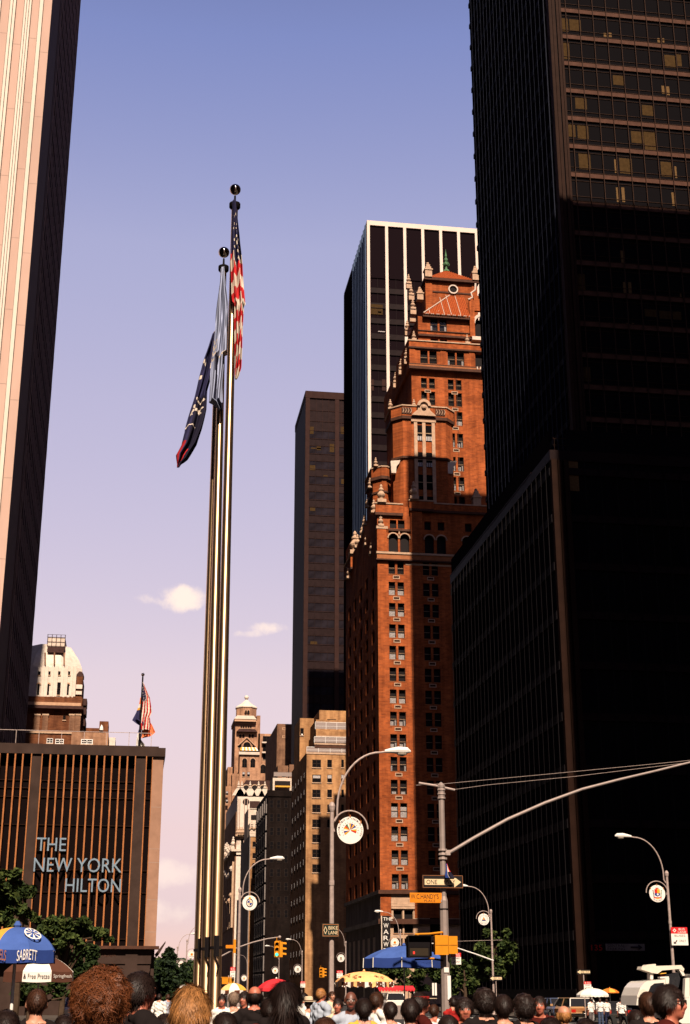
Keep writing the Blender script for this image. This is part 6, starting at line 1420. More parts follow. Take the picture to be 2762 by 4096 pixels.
# ================================================================ VEHICLES (heading +Y, origin on the road under the middle)
def loft(mb, secs, m, mcap=None):
    """secs: list of rings (each a list of points, same length)"""
    i0 = len(mb.v); n = len(secs[0]); k = mb.mi(m)
    for s in secs: mb.v += [tuple(p) for p in s]
    for j in range(len(secs)-1):
        for q in range(n): mb.f.append((i0+j*n+q,i0+j*n+(q+1)%n,i0+(j+1)*n+(q+1)%n,i0+(j+1)*n+q)); mb.m.append(k)
    mb.f.append(tuple(i0+q for q in range(n-1,-1,-1))); mb.m.append(k); mb.f.append(tuple(i0+(len(secs)-1)*n+q for q in range(n))); mb.m.append(k)
def wheel(root, x, y, r=.33):
    m = MB(); m.lathe([(r*.6,-.1),(r*.93,-.1),(r,-.06),(r,.06),(r*.93,.1),(r*.6,.1)],(0,0,0),'rubber',20); w = m.build('wheel',root,smooth=True); w.location = (x,y,r); w.rotation_euler = (0,PI/2,0)
    m = MB(); m.lathe([(r*.62,-.105),(r*.5,-.07),(r*.2,-.085),(.02,-.09)],(0,0,0),'chrome',16); m.lathe([(.02,.09),(r*.2,.085),(r*.5,.07),(r*.62,.105)],(0,0,0),'chrome',16); m.build('rim',w)
def car(px, Y, paint, label, L=4.8, W=1.8, hb=.88, hr=1.35, kind='sedan', trim=None, z=0.02):
    x = X_(px,Y); o = thing('parked_car' if kind != 'van' else 'van',label,'van' if kind == 'van' else 'car',(x,Y,z),0,'vehicles on the avenue')
    y0,y1 = -L/2,L/2; m = MB()
    def sec(y, zb, zt, w): return [(-w*.46,y,zb),(w*.46,y,zb),(w*.5,y,zb+(zt-zb)*.35),(w*.49,y,zb+(zt-zb)*.75),(w*.44,y,zt),(-w*.44,y,zt),(-w*.49,y,zb+(zt-zb)*.75),(-w*.5,y,zb+(zt-zb)*.35)]
    loft(m,[sec(y0,.38,hb*.9,W*.92),sec(y0+.12,.28,hb,W),sec(0,.26,hb*1.02,W),sec(y1-.6,.28,hb*.96,W),sec(y1-.1,.32,hb*.88,W*.96),sec(y1,.42,hb*.7,W*.9)],paint); m.build('body',o)
    if kind == 'sedan': prof = [(y0+.75,hb),(y0+1.35,hr-.02),(y0+2.5,hr),(y0+3.25,hb*1.02)]
    elif kind == 'wagon': prof = [(y0+.12,hb),(y0+.42,hr-.02),(y0+2.9,hr),(y0+3.55,hb*1.02)]
    else: prof = [(y0+.05,hb),(y0+.2,hr-.06),(y1-.75,hr),(y1-.1,hb*1.02)]
    def gs(k, wb, wt): 
        a,b,c,d = prof; return [[(s*wb,a[0],a[1]-.02),(s*wb,d[0],d[1]-.02),(s*wt,c[0],c[1]),(s*wt,b[0],b[1])] for s in (-1,1)]
    A,B = gs(0,W*.45,W*.38); m = MB(); loft(m,[A,B],'car_glass'); g_ = m.build('glasshouse',o)
    m = MB(); a,b,c,d = prof; m.box(-W*.39,W*.39,b[0]-.02,c[0]+.02,hr-.03,hr+.03,paint); r_ = m.build('roof',o,bevel=.02)
    m = MB()
    for s in (-1,1):
        for p,q in ((a,b),(c,d)): m.tube([(s*W*.45,p[0],p[1]) if p in (a,d) else (s*W*.385,p[0],p[1]),(s*W*.385,q[0],q[1]) if q in (b,c) else (s*W*.45,q[0],q[1])],.035,paint if kind != 'wagon' else 'car_white',6)
        m.tube([(s*W*.455,(a[0]+d[0])/2,hb),(s*W*.385,(b[0]+c[0])/2,hr)],.03,paint,6)
    m.tube([(-W*.385,b[0],hr),(W*.385,b[0],hr)],.03,paint if kind != 'wagon' else 'car_white',6); m.build('pillar',o)
    for s in (-1,1):
        for y in (y0+.85,y1-.9): wheel(o,s*(W/2-.1),y)
        m = MB(); m.box(s*W*.36-.14,s*W*.36+.14,y0-.03,y0+.08,.55,.72,'tail_red'); m.build('tail_light',o); m = MB(); m.box(s*W*.36-.13,s*W*.36+.13,y1-.06,y1+.02,.52,.66,'chrome'); m.build('headlight',o)
        m = MB(); m.box(s*W*.5-.0,s*(W*.5+.16),.9,1.05,hb,hb+.13,paint); m.build('wing_mirror',o)
    m = MB(); m.box(-W*.48,W*.48,y0-.12,y0+.02,.36,.50,'chrome'); m.build('bumper',o,bevel=.02); m = MB(); m.box(-W*.48,W*.48,y1-.02,y1+.1,.34,.48,'chrome'); m.build('bumper',o,bevel=.02)
    if trim:
        m = MB(); m.box(-W*.445,W*.445,y0-.015,y0+.1,.56,hb*.9,trim)
        for s in (-1,1): m.box(s*W*.49,s*W*.507,y0+.2,y1-.9,.45,.72,trim)
        m.build('wood_panel',o)
    return o
car(2282,90,'car_tan','tan station wagon with wood panelling, its wide rear window facing the camera',5.2,1.85,.88,1.36,'wagon','wood_trim')
car(2222,93,'car_blue','dark blue car left of the tan station wagon',4.9,1.8,.86,1.33)
car(2420,86,'car_black','black sedan right of the tan station wagon',4.9,1.8,.84,1.18)
car(1566,116,'car_white','small white van with dark side windows below the red awning',4.2,1.62,1.12,1.60,'van')
car(330,75,'car_white','long pale car roof glimpsed between the heads at the left',5.0,1.8,1.05,1.56)
car(2130,100,'car_red','red car behind the crowd right of the octagonal pole',4.8,1.8,.84,1.25)
# red-awninged food cart
fc = thing('food_cart','food cart with a scalloped red awning under the beige umbrella','cart',(X_(1578,80),80,.13)); cx = X_(1578,80); w = 1.02; zc = Z_(3943,80); m = MB()
m.box(cx-w*.9,cx+w*.9,79.7,81,.35,1.05,'steel_grey'); part(m,'cart_body',fc); m = MB(); m.prism([(79.2,zc-.16),(79.8,zc),(81,zc),(81,zc-.03),(79.2,zc-.2)],cx-w,cx+w,'canvas_red','x'); 
for i in range(12): m.prism([(cx-w+i*w/6,zc-.19),(cx-w+(i+1)*w/6,zc-.19),(cx-w+(i+1)*w/6-.03,zc-.27),(cx-w+(i+.5)*w/6,zc-.30),(cx-w+i*w/6+.03,zc-.27)],79.19,79.2,'canvas_red')
part(m,'awning',fc); m = MB()
for s in (-1,1): m.tube([(cx+s*w*.95,79.25,.9),(cx+s*w*.95,79.25,zc-.18)],.02,'white_paint',6); m.tube([(cx+s*w*.95,80.9,.9),(cx+s*w*.95,80.9,zc-.03)],.02,'white_paint',6)
part(m,'awning_post',fc)
for s in (-1,1): m = MB(); m.lathe([(.2,-.04),(.28,-.04),(.28,.04),(.2,.04)],(0,0,0),'rubber',16); q = m.build('wheel',fc); q.location = (s*w*.92,.3,.15); q.rotation_euler = (0,PI/2,0)
# utility truck with folded boom
ut = thing('utility_truck','white utility truck with a folded boom lift above its cab at the right edge','truck',(X_(2640,60),60,.02)); UY = 60.
def U(px,py): p = at(px,py,UY); return (p.x,p.z)
ub = [(2514,4020),(2518,3982),(2530,3950),(2545,3932),(2556,3925),(2640,3917),(2644,3990),(2760,3990),(2760,4020)]
m = MB(); m.prism([U(*p) for p in ub],UY-1.0,UY+1.0,'car_white'); part(m,'cab',ut)
m = MB(); x0,z0 = U(2645,3990); m.box(x0,x0+3.2,UY-1.05,UY+1.05,.55,z0+.05,'car_white'); m.box(x0+1.05,x0+3.2,UY-1.05,UY-.2,z0+.06,z0+.95,'car_white'); part(m,'service_body',ut)
m = MB(); m.prism([U(*p) for p in ((2556,3980),(2570,3945),(2585,3934),(2622,3931),(2624,3980))],UY-1.012,UY-1.001,'car_glass'); part(m,'side_window',ut)
m = MB(); m.prism([U(*p) for p in ((2628,3914),(2642,3912),(2640,3955),(2626,3957))],UY-1.05,UY-1.015,'car_white'); m.prism([U(*p) for p in ((2622,3908),(2656,3906),(2656,3934),(2644,3936),(2640,3914),(2622,3914))],UY-.6,UY-.3,'car_white'); part(m,'mirror_frame',ut)
m = MB(); m.prism([U(*p) for p in ((2596,3918),(2607,3918),(2607,3890),(2596,3890))],UY-.2,UY+.2,'car_white'); m.prism([U(*p) for p in ((2556,3878),(2560,3866),(2716,3861),(2728,3876),(2724,3888),(2708,3876),(2640,3882),(2622,3895),(2600,3892))],UY-.3,UY+.25,'ivory_paint'); m.prism([U(*p) for p in ((2574,3866),(2580,3860),(2616,3856),(2616,3864))],UY-.25,UY+.2,'ivory_paint'); m.prism([U(*p) for p in ((2700,3866),(2712,3861),(2732,3902),(2722,3904))],UY-.28,UY-.1,'car_white'); m.prism([U(*p) for p in ((2632,3893),(2660,3891),(2660,3894),(2634,3897))],UY-.2,UY,'canvas_yellow'); part(m,'boom',ut)
m = MB(); m.prism([U(*p) for p in ((2650,3900),(2705,3890),(2712,3915),(2705,3950),(2655,3950))],UY-.3,UY+.3,'car_black'); part(m,'lift_turret',ut)
m = MB(); m.prism([U(*p) for p in ((2705,3915),(2722,3912),(2722,3990),(2702,3990))],UY-1.06,UY-.8,'car_white'); part(m,'tool_locker',ut)
for dx in (-1.9,2.4): wheel(ut,dx,-.9,.42); wheel(ut,dx,.9,.42)
m = MB(); m.prism([U(*p) for p in ((2518,3990),(2528,3962),(2540,3955),(2552,3960),(2556,3985))],UY-1.03,UY-1.001,'ivory_paint'); part(m,'fender',ut)

# ================================================================ PEOPLE
def remesh(mb, vox, smooth_it=6):
    me = bpy.data.meshes.new('body'); me.from_pydata(mb.v,[],mb.f); o = bpy.data.objects.new('tmp',me); COL.objects.link(o)
    r = o.modifiers.new('r','REMESH'); r.mode = 'VOXEL'; r.voxel_size = vox; r.use_smooth_shade = True
    s = o.modifiers.new('s','SMOOTH'); s.factor = .5; s.iterations = smooth_it
    out = bpy.data.meshes.new_from_object(o.evaluated_get(bpy.context.evaluated_depsgraph_get())); bpy.data.objects.remove(o); return out
def ell(mb, c, r, n=16): mb.ball(c,1.0,'skin_light',n) if False else mb.lathe([(max(1e-4,math.sin(PI*j/(n//2))),-math.cos(PI*j/(n//2))*r[2]) for j in range(n//2+1)],c,'skin_light',n,0,r[0],r[1])
def capsule(mb, p, q, r0, r1, k=None):
    p,q = Vector(p),Vector(q); L_ = (q-p).length; n = k or max(2,int(L_/(min(r0,r1)*.45)))
    for i in range(n+1): t = i/n; r = r0+(r1-r0)*t; ell(mb,p.lerp(q,t),(r,r,r),12)
def build_body(female=False, arm=0):
    """standing figure 1.75 m tall facing +Y; head 0.24 m"""
    m = MB(); sw = .185 if not female else .165; hw = .155 if not female else .165
    ell(m,(0,-.01,.98),(hw,.115,.13)); ell(m,(0,-.015,1.12),(.135 if not female else .12,.10,.14)); ell(m,(0,-.01,1.28),(sw*.92,.12,.17)); ell(m,(0,-.012,1.40),(sw*.88,.095,.085))
    if female: ell(m,(.07,.09,1.27),(.06,.05,.06)); ell(m,(-.07,.09,1.27),(.06,.05,.06))
    capsule(m,(0,-.02,1.42),(0,-.005,1.56),.058 if not female else .050,.052 if not female else .046)
    capsule(m,(.05,-.03,1.47),(sw,-.02,1.41),.055,.058); capsule(m,(-.05,-.03,1.47),(-sw,-.02,1.41),.055,.058)
    for s in (-1,1):
        sh = Vector((s*(sw+.01),-.02,1.40)); el_ = Vector((s*(sw+.05),-.04,1.12)); wr = Vector((s*(sw+.045),.04,.88))
        if arm == 1 and s > 0: el_ = Vector((s*(sw+.10),.05,1.14)); wr = Vector((s*(sw-.02),.25,1.28))
        capsule(m,sh,el_,.055 if not female else .046,.040); capsule(m,el_,wr,.041,.028)
        d = (wr-el_).normalized(); f = Vector((0,1,0)); f = (f-d*f.dot(d)).normalized(); side = d.cross(f)
        palm = wr+d*.055; 
        for t in (-.03,-.01,.01,.03): ell(m,palm+f*t,(.016,.022,.04),10)
        for i,(t,L_) in enumerate(((-.033,.055),(-.011,.068),(.011,.072),(.033,.064))):
            a = wr+d*.095+f*t; b_ = a+d*L_*.55-side*s*.006; capsule(m,a,b_,.0095,.0088); capsule(m,b_,b_+d*L_*.42-side*s*.022,.0088,.0075)
        capsule(m,wr+d*.03+f*.036,wr+d*.06+f*.062,.012,.010); capsule(m,wr+d*.06+f*.062,wr+d*.092+f*.068,.010,.008)
        capsule(m,(s*.085,-.005,.93),(s*.095,.01,.50),.088,.055); capsule(m,(s*.095,.01,.50),(s*.10,-.015,.28),.055,.052); capsule(m,(s*.10,-.015,.28),(s*.10,-.01,.09),.050,.036)
        capsule(m,(s*.10,-.03,.04),(s*.115,.14,.03),.038,.03)
    # head: skull, face plane, jaw, cheeks, brow, nose, lips, chin, ears
    ell(m,(0,-.018,1.665),(.074,.092,.085)); ell(m,(0,.012,1.63),(.068,.074,.09)); ell(m,(0,.030,1.575),(.052,.052,.045)); ell(m,(0,.058,1.548),(.024,.022,.018))
    ell(m,(.036,.052,1.607),(.024,.026,.024)); ell(m,(-.036,.052,1.607),(.024,.026,.024)); ell(m,(.03,.072,1.660),(.028,.016,.010)); ell(m,(-.03,.072,1.660),(.028,.016,.010))
    capsule(m,(0,.078,1.652),(0,.100,1.612),.010,.014); ell(m,(.013,.088,1.608),(.010,.012,.008)); ell(m,(-.013,.088,1.608),(.010,.012,.008)); ell(m,(0,.080,1.580),(.024,.012,.006)); ell(m,(0,.078,1.570),(.022,.012,.007))
    for s in (-1,1): ell(m,(s*.078,-.012,1.632),(.010,.018,.032))
    me = remesh(m,.0105,4); me.materials.clear()
    for k in ('skin_light','eye_white','lip','hair_dark'): me.materials.append(MATS[k])
    for p in me.polygons:
        c = p.center; p.use_smooth = True
        if c.z > 1.54 and c.y > .05:
            if abs(abs(c.x)-.031) < .015 and abs(c.z-1.640) < .007: p.material_index = 3 if abs(abs(c.x)-.031) < .006 else 1
            elif abs(abs(c.x)-.031) < .022 and abs(c.z-1.662) < .005 and c.y > .07: p.material_index = 3
            elif abs(c.x) < .024 and abs(c.z-1.575) < .009 and c.y > .075: p.material_index = 2
    return me
BODY = {(f,a): build_body(f,a) for f,a in ((False,0),(True,0))}
def shell(me, pred, off, name, m, fn=None):
    """clothing: the body's own faces inside a region, pushed outwards"""
    bm = bmesh.new(); bm.from_mesh(me); bm.normal_update(); bmesh.ops.delete(bm,geom=[f for f in bm.faces if not pred(f.calc_center_median())],context='FACES')
    for v in bm.verts:
        d = off(v.co) if callable(off) else off; n = v.normal.copy(); v.co = v.co+n*d
        if fn: v.co = fn(v.co)
    out = bpy.data.meshes.new(name); bm.to_mesh(out); bm.free(); out.materials.clear(); out.materials.append(MATS[m]); 
    for p in out.polygons: p.material_index = 0; p.use_smooth = True
    return out
def fold(c): return .012+.006*math.sin(c.z*55+c.x*30)+.004*math.sin(c.x*70+c.z*21)
CL = {}
for key,me in BODY.items():
    f = key[0]; sl = 1.10 if not f else 1.20
    CL[key] = dict(
        shirt=shell(me,lambda c: (.95 < c.z < 1.53 and abs(c.x) < .19) and not (c.z > 1.47 and abs(c.x) < .068) or (abs(c.x) >= .17 and sl < c.z < 1.47),lambda c: fold(c)+(.012 if c.z < 1.1 else 0),'shirt','cloth_white'),
        jacket=shell(me,lambda c: (.82 < c.z < 1.535 and abs(c.x) < .19) and not (c.z > 1.49 and abs(c.x) < .066) or (abs(c.x) >= .17 and .91 < c.z < 1.47),lambda c: fold(c)+.012+(.02 if c.z < 1.1 else 0),'jacket','cloth_black'),
        trousers=shell(me,lambda c: .07 < c.z < .97 and abs(c.x) < .185,lambda c: .012+(.02 if c.z < .5 else .004)+.003*math.sin(c.z*40),'trousers','cloth_navy'),
        shoes=shell(me,lambda c: c.z < .075,.008,'shoe','cloth_black'))
def hairline(c, lo=1.585): 
    if abs(c.x) > .073 and c.z < 1.668 and c.y > -.036: return False   # the ears stay free
    # above the ears at the sides, high on the forehead, down to the nape behind
    return c.z > (1.695 if c.y > .045 else 1.655 if c.y > .0 else 1.63 if c.y > -.035 else lo)
def nz(c, s, a): return a*(noise.noise(Vector(c)*s)+.5*noise.noise(Vector(c)*s*2.3))
HAIR = {}
def strands(mb, me, pred, n, L0, L1, lift, m, seed, flow=(0,-.35,-1), wid=.0045, curl=0., tousle=.35):
    """tufts of hair lying along the scalp: thin tapering ribbons that follow the flow and stand off at their ends"""
    rr = random.Random(seed); fs = [f for f in me.polygons if pred(f.center)]; k = mb.mi(m)
    if not fs: return
    for _ in range(n):
        f = rr.choice(fs); nrm = f.normal; p = f.center+Vector((rr.uniform(-.005,.005),rr.uniform(-.005,.005),rr.uniform(-.005,.005)))
        fl = Vector(flow)+Vector((p.x*3,0,0))+Vector((rr.uniform(-1,1),rr.uniform(-1,1),rr.uniform(-1,1)))*tousle
        if p.z > 1.70: fl += Vector((p.x*6,-.4 if p.y < .05 else .5,.3))
        t = (fl-nrm*fl.dot(nrm)); t = t.normalized() if t.length > 1e-4 else Vector((1,0,0)); s = nrm.cross(t); L_ = rr.uniform(L0,L1); w = wid*rr.uniform(.6,1.5); i = len(mb.v); N = 4; ph = rr.random()*6
        for j in range(N+1):
            q = j/N; c = p+nrm*(.004+lift*(q-.55*q*q)*rr.uniform(.9,1.1))+t*L_*q+s*curl*math.sin(ph+q*5)-Vector((0,0,L_*.25*q*q)); ww = w*(1-q**2*.9); mb.v += [tuple(c-s*ww),tuple(c+s*ww)]
        for j in range(N): mb.f.append((i+2*j,i+2*j+1,i+2*j+3,i+2*j+2)); mb.m.append(k)
def hair(style, m):
    key = (style,m)
    if key in HAIR: return HAIR[key]
    me = BODY[(False,0)]; mb = MB(); mb.mi(m)
    P_ = lambda lo=1.585: (lambda c: hairline(c,lo) and abs(c.x) < .088)
    def base(pred, off): 
        h = shell(me,pred,off,'hair',m); i = len(mb.v); mb.v += [tuple(v.co) for v in h.vertices]
        for f in h.polygons: mb.f.append(tuple(i+a for a in f.vertices)); mb.m.append(0)
    if style == 'short': base(P_(),lambda c: .009+nz(c,38,.006)); strands(mb,me,P_(),2600,.02,.05,.016,m,1,wid=.0026)
    elif style == 'crop': base(P_(),lambda c: .004+nz(c,60,.002)); strands(mb,me,P_(),1300,.010,.022,.007,m,2,wid=.003)
    elif style == 'bald': pr = lambda c: 1.575 < c.z < 1.675 and c.y < .02 and abs(c.x) < .088; base(pr,lambda c: .005+nz(c,40,.003)); strands(mb,me,pr,1000,.015,.04,.012,m,3)
    elif style == 'full': base(P_(1.565),lambda c: .011+nz(c,18,.010)); strands(mb,me,P_(1.565),5000,.03,.07,.024,m,4,tousle=.5,curl=.006,wid=.0026)
    elif style == 'afro': base(P_(1.57),lambda c: .034+nz(c,45,.012)); strands(mb,me,P_(1.57),5000,.02,.045,.065,m,5,tousle=1.2,curl=.012,wid=.0026)
    else:
        b = bmesh.new(); bmesh.ops.create_icosphere(b,subdivisions=5,radius=1.0)
        for v in b.verts:
            p = v.co.copy()
            if style == 'curly':
                d = .92+.17*noise.noise(p*1.9)+.12*noise.noise(p*4.5)+.07*abs(noise.noise(p*9)); c = Vector((p.x*.150*d,p.y*.150*d-.02,p.z*.160*d+1.645))
                if c.y > .035 and abs(c.x) < .085 and c.z < 1.71: c.y = .03
            elif style == 'bob':
                d = .97+.07*noise.noise(p*2.6)+.04*noise.noise(Vector((p.x*9,p.y*9,p.z*2))); z = p.z*.145; c = Vector((p.x*.108*d*(1.06 if p.z < 0 else 1),p.y*.12*d-.015,z*d+1.635))
                if c.y > .04 and abs(c.x) < .07 and c.z < 1.70: c.y = .03
            else:
                d = 1+.03*noise.noise(p*3)+.025*noise.noise(Vector((p.x*16,p.y*16,p.z*1.5))); z = 1.67+(p.z*.105 if p.z > 0 else p.z*.40); wx = .084 if p.z > 0 else .084+.035*min(1,-p.z*1.6); c = Vector((p.x*wx*d,(p.y*.108 if p.y < 0 else p.y*.095)*d-.03-(.03 if p.z < -.2 else 0),z))
                if c.y > .03 and abs(c.x) < .07 and c.z < 1.70: c.y = .02
                if c.z < 1.45 and c.y > -.05: c.y = -.06
            v.co = c
        h0 = bpy.data.meshes.new('hair'); bmesh.ops.recalc_face_normals(b,faces=b.faces); b.to_mesh(h0); b.free(); i = len(mb.v); mb.v += [tuple(v.co) for v in h0.vertices]
        for f in h0.polygons: mb.f.append(tuple(i+a for a in f.vertices)); mb.m.append(0)
        ok = lambda c: not (c.y > .025 and abs(c.x) < .08 and c.z < 1.705)
        if style == 'curly': strands(mb,h0,ok,14000,.02,.055,.032,m,6,tousle=1.6,curl=.014,wid=.0022)
        elif style == 'bob': strands(mb,h0,ok,9000,.04,.10,.018,m,7,tousle=.4,curl=.006,wid=.0022)
        else: strands(mb,h0,ok,9000,.08,.2,.008,m,8,tousle=.08,curl=.003,wid=.0022,flow=(0,-.05,-1))
    h = bpy.data.meshes.new('hair'); h.from_pydata(mb.v,[],mb.f); h.materials.append(MATS[m])
    for p in h.polygons: p.use_smooth = True
    h.update(); HAIR[key] = h; return h
SKIN = {'l':'skin_light','r':'skin_red','b':'skin_brown'}
def person(px, py_top, Y, face, label, hs='short', hm='hair_dark', top='shirt', tm='cloth_white', skin='l', female=False, base=None, sc=None, extra=None, tilt=0.):
    """face = heading in degrees, 0 = walking away up the avenue (we see the back), 180 = towards us, -90 = facing right, 90 = facing left"""
    p = at(px,py_top,Y); base = (.30 if (Y < 29 and p.x < 5.4) else .13 if p.x < 7.6 or p.x > 27 else .005) if base is None else base
    s = sc or max(.80,min(1.13,(p.z-base)/(1.775 if hs != 'curly' else 1.81)))
    o = thing('person',label,'person',(p.x,Y,base),math.radians(face),'people in the crowd'); o.scale = (s,)*3
    me = BODY[(female,0)]; b = link('body',me,o)
    if skin != 'l': b.material_slots[0].link = 'OBJECT'; b.material_slots[0].material = MATS[SKIN[skin]]
    c = CL[(female,0)]
    def dress(n, k, m): q = link(n,c[k],o); q.material_slots[0].link = 'OBJECT'; q.material_slots[0].material = MATS[m]; return q
    dress('shirt' if top == 'shirt' else 'jacket',top,tm)
    dress('trousers','trousers',R.choice(['cloth_navy','cloth_black','cloth_brown','cloth_denim','cloth_grey'])); dress('shoe','shoes','cloth_black')
    if hs: link('hair',hair(hs,hm),o)
    if extra == 'hat':
        m = MB(); m.lathe([(.17,1.69),(.172,1.70),(.10,1.705),(.092,1.78),(.07,1.80),(.01,1.80)],(0,-.01,0),'cloth_cream',20); m.lathe([(.104,1.705),(.101,1.725)],(0,-.01,0),'cloth_brown',20); m.build('hat',o,smooth=True)
    if extra == 'cap':
        m = MB(); m.lathe([(.095,1.67),(.10,1.69),(.095,1.73),(.06,1.77),(.01,1.785)],(0,-.01,0),'cloth_white',18,0,.9,1.08); m.prism([(-.06,.07),(.06,.07),(.045,.16),(-.045,.16)],1.672,1.68,'cloth_white','z'); m.build('cap',o,smooth=True)
    if extra == 'glasses':
        m = MB()
        for x in (-.033,.033): m.lathe([(.024,0),(.024,.006)],(0,0,0),'dark_lens',12) if False else m.box(x-.026,x+.026,.088,.094,1.625,1.657,'dark_lens')
        m.tube([(-.075,.0,1.65),(-.06,.09,1.65),(.06,.09,1.65),(.075,0,1.65)],.004,'black_metal',5); m.build('sunglasses',o)
    if extra == 'visor':
        m = MB(); m.lathe([(.098,1.685),(.098,1.715)],(0,-.01,0),'cloth_red',18,0,.88,1.06); m.prism([(-.07,.07),(.07,.07),(.05,.17),(-.05,.17)],1.688,1.694,'cloth_cream','z'); m.build('visor',o)
    return o
P = person
# foreground row
P(152,3942,10.5,8,'person from behind with closely cropped brown hair at the lower left','crop','hair_brown','jacket','cloth_black')
P(412,3866,8.0,0,'person seen from behind with a huge mass of curly auburn hair','curly','hair_auburn','jacket','cloth_black',female=True)
P(572,3876,9.2,-60,'dark-haired man in profile beside the curly auburn hair, face turned to the right','full','hair_dark','jacket','cloth_black','r')
P(772,3950,8.6,-30,'person with wavy strawberry blond hair below the flagpoles','bob','hair_blond','jacket','cloth_red',female=True)
P(735,3941,32,20,'person in a white cap behind the strawberry blond hair',None,'hair_brown','shirt','cloth_white','b',extra='cap')
P(1020,3936,15.5,0,'balding dark-haired man from behind in front of the red umbrella','bald','hair_dark','jacket','cloth_black','r')
P(936,3962,20,6,'grey-haired man in a white shirt under the striped umbrella','short','hair_grey','shirt','cloth_white')
P(890,3976,26,170,'person facing the camera just right of the flagpole bases','short','hair_dark','shirt','cloth_white','r')
P(978,3962,22,150,'person with ruddy face between grey-haired man and balding man','full','hair_dark','shirt','cloth_white','r')
P(1138,3930,13,5,'woman with long straight dark hair in front of the red umbrella','long','hair_dark','jacket','cloth_black',female=True)
P(1078,3985,13,10,'dark-haired person between the balding man and the long dark hair','full','hair_dark','jacket','cloth_maroon')
P(1176,3962,24,-40,'person in white just right of the long dark hair','short','hair_dark','shirt','cloth_white','r')
P(1236,3990,26,-20,'person in a pale straw hat with dark band','short','hair_brown','shirt','cloth_white',extra='hat')
P(1288,3948,25,-60,'blond man in a pale blue jacket facing right left of the bike lane post','short','hair_blond','jacket','cloth_pale_blue','r')
P(1404,3958,16.5,172,'bald dark-skinned man facing the camera under the beige umbrella',None,'hair_dark','shirt','cloth_pale_blue','b')
P(1352,3990,21,160,'person in a light shirt beside the bald man','short','hair_dark','shirt','cloth_cream','r')
P(1512,3962,19,-60,'person with loose dark brown hair and white shirt below the red awning','full','hair_brown','shirt','cloth_white',female=True)
P(1560,4000,15,10,'person in a bright white shirt low beside the loose dark brown hair','short','hair_dark','shirt','cloth_white')
P(1455,3985,14,0,'person with full dark hair between bald man and white shirts','full','hair_dark','shirt','cloth_yellow')
P(1640,3985,11.5,0,'large dark-haired head from behind under the blue umbrella','short','hair_dark','jacket','cloth_black')
P(1686,3962,14.5,-75,'person in a red and cream sun visor facing right','full','hair_dark','shirt','cloth_maroon','r',extra='visor',female=True)
P(1738,4012,20,-30,'person in white left of the octagonal pole base','short','hair_brown','shirt','cloth_white','r')
P(1858,3983,13,175,'ruddy-faced person looking at the camera right of the octagonal pole','full','hair_dark','jacket','cloth_maroon','r')
P(1936,3952,12,0,'person with rounded curly dark hair right of the octagonal pole','afro','hair_dark','jacket','cloth_black')
P(2010,3968,11.5,0,'broad dark head from behind in the dark group right of centre','short','hair_dark','jacket','cloth_black')
P(2092,3975,12,12,'second dark head in the dark group right of centre','afro','hair_dark','jacket','cloth_black')
P(2158,3978,16,160,'person with a red face at the right of the dark group','short','hair_dark','jacket','cloth_maroon','r')
P(2252,4014,14,5,'low bald pinkish head in front of the tan station wagon','bald','hair_blond','shirt','cloth_grey','l')
P(2362,3990,72,30,'vendor in a white top left under the white umbrella','short','hair_dark','shirt','cloth_white','r')
P(2400,3990,74,160,'vendor in white in the middle under the white umbrella','short','hair_dark','shirt','cloth_white','b')
P(2426,3994,76,10,'shorter person in white right under the white umbrella','short','hair_brown','shirt','cloth_white')
P(2484,3988,66,-40,'man in a white shirt right of the black sedan','short','hair_dark','shirt','cloth_white','r')
P(2588,3958,11.5,0,'dark-haired head from behind left of the sunglasses man','short','hair_brown','jacket','cloth_black')
P(2680,3928,9,-125,'dark-haired man in sunglasses at the right edge, sunlit face','full','hair_dark','jacket','cloth_maroon','r',extra='glasses')
P(2540,4030,12,0,'head from behind low between the black sedan and the utility truck','short','hair_dark','jacket','cloth_black')
P(2340,4068,10,0,'dark-haired head low at the bottom edge below the station wagon','full','hair_dark','jacket','cloth_black')
P(2200,4062,9,0,'dark head at the bottom edge left of the low bald head','full','hair_dark','jacket','cloth_black')
P(1790,4050,10,10,'dark-haired head at the bottom edge in front of the octagonal pole','short','hair_dark','jacket','cloth_navy')
P(1300,4060,9,0,'dark head at the bottom edge below the pale blue jacket','full','hair_brown','jacket','cloth_black')
P(900,4040,9.5,10,'reddish-clothed person at the bottom edge below the grey-haired man','full','hair_dark','jacket','cloth_red','r')
P(260,4052,12,0,'dark head at the bottom edge left of the curly auburn hair','full','hair_dark','jacket','cloth_black')
P(30,4030,9,0,'dark head at the extreme lower left corner','full','hair_dark','jacket','cloth_black')
P(660,4048,11,20,'dark-haired head low between the profile man and blond hair','full','hair_dark','jacket','cloth_black')
P(640,3972,48,-20,'distant person in white between the conifers and the profile man','short','hair_dark','shirt','cloth_white')
P(672,3974,52,30,'distant person in a pale top under the tall conifer','short','hair_brown','shirt','cloth_pale_blue')
P(1220,3968,34,-90,'distant dark-haired person in white facing right behind the straw hat','short','hair_dark','shirt','cloth_white','r')
P(1330,3962,38,200,'person in cream beyond the pale blue jacket','short','hair_brown','shirt','cloth_cream')
P(1015,3975,40,90,'distant person in yellow behind the balding man','short','hair_dark','shirt','cloth_yellow')
P(1810,3985,30,20,'distant person in a red top just right of the octagonal pole','short','hair_dark','shirt','cloth_red')
SKYC = [(0,(.2,.14,.18)),(.052,(.26,.17,.19)),(.105,(.42,.23,.2)),(.208,(.69,.37,.28)),(.397,(.9,.52,.43)),(.496,(.94,.58,.51)),(.615,(.66,.48,.54)),(.8,(.22,.18,.25)),(1,(.12,.10,.17))]
CLOUD = (2.9,2.35,2.05,1); SKYS = .137; EXPO = 1.5
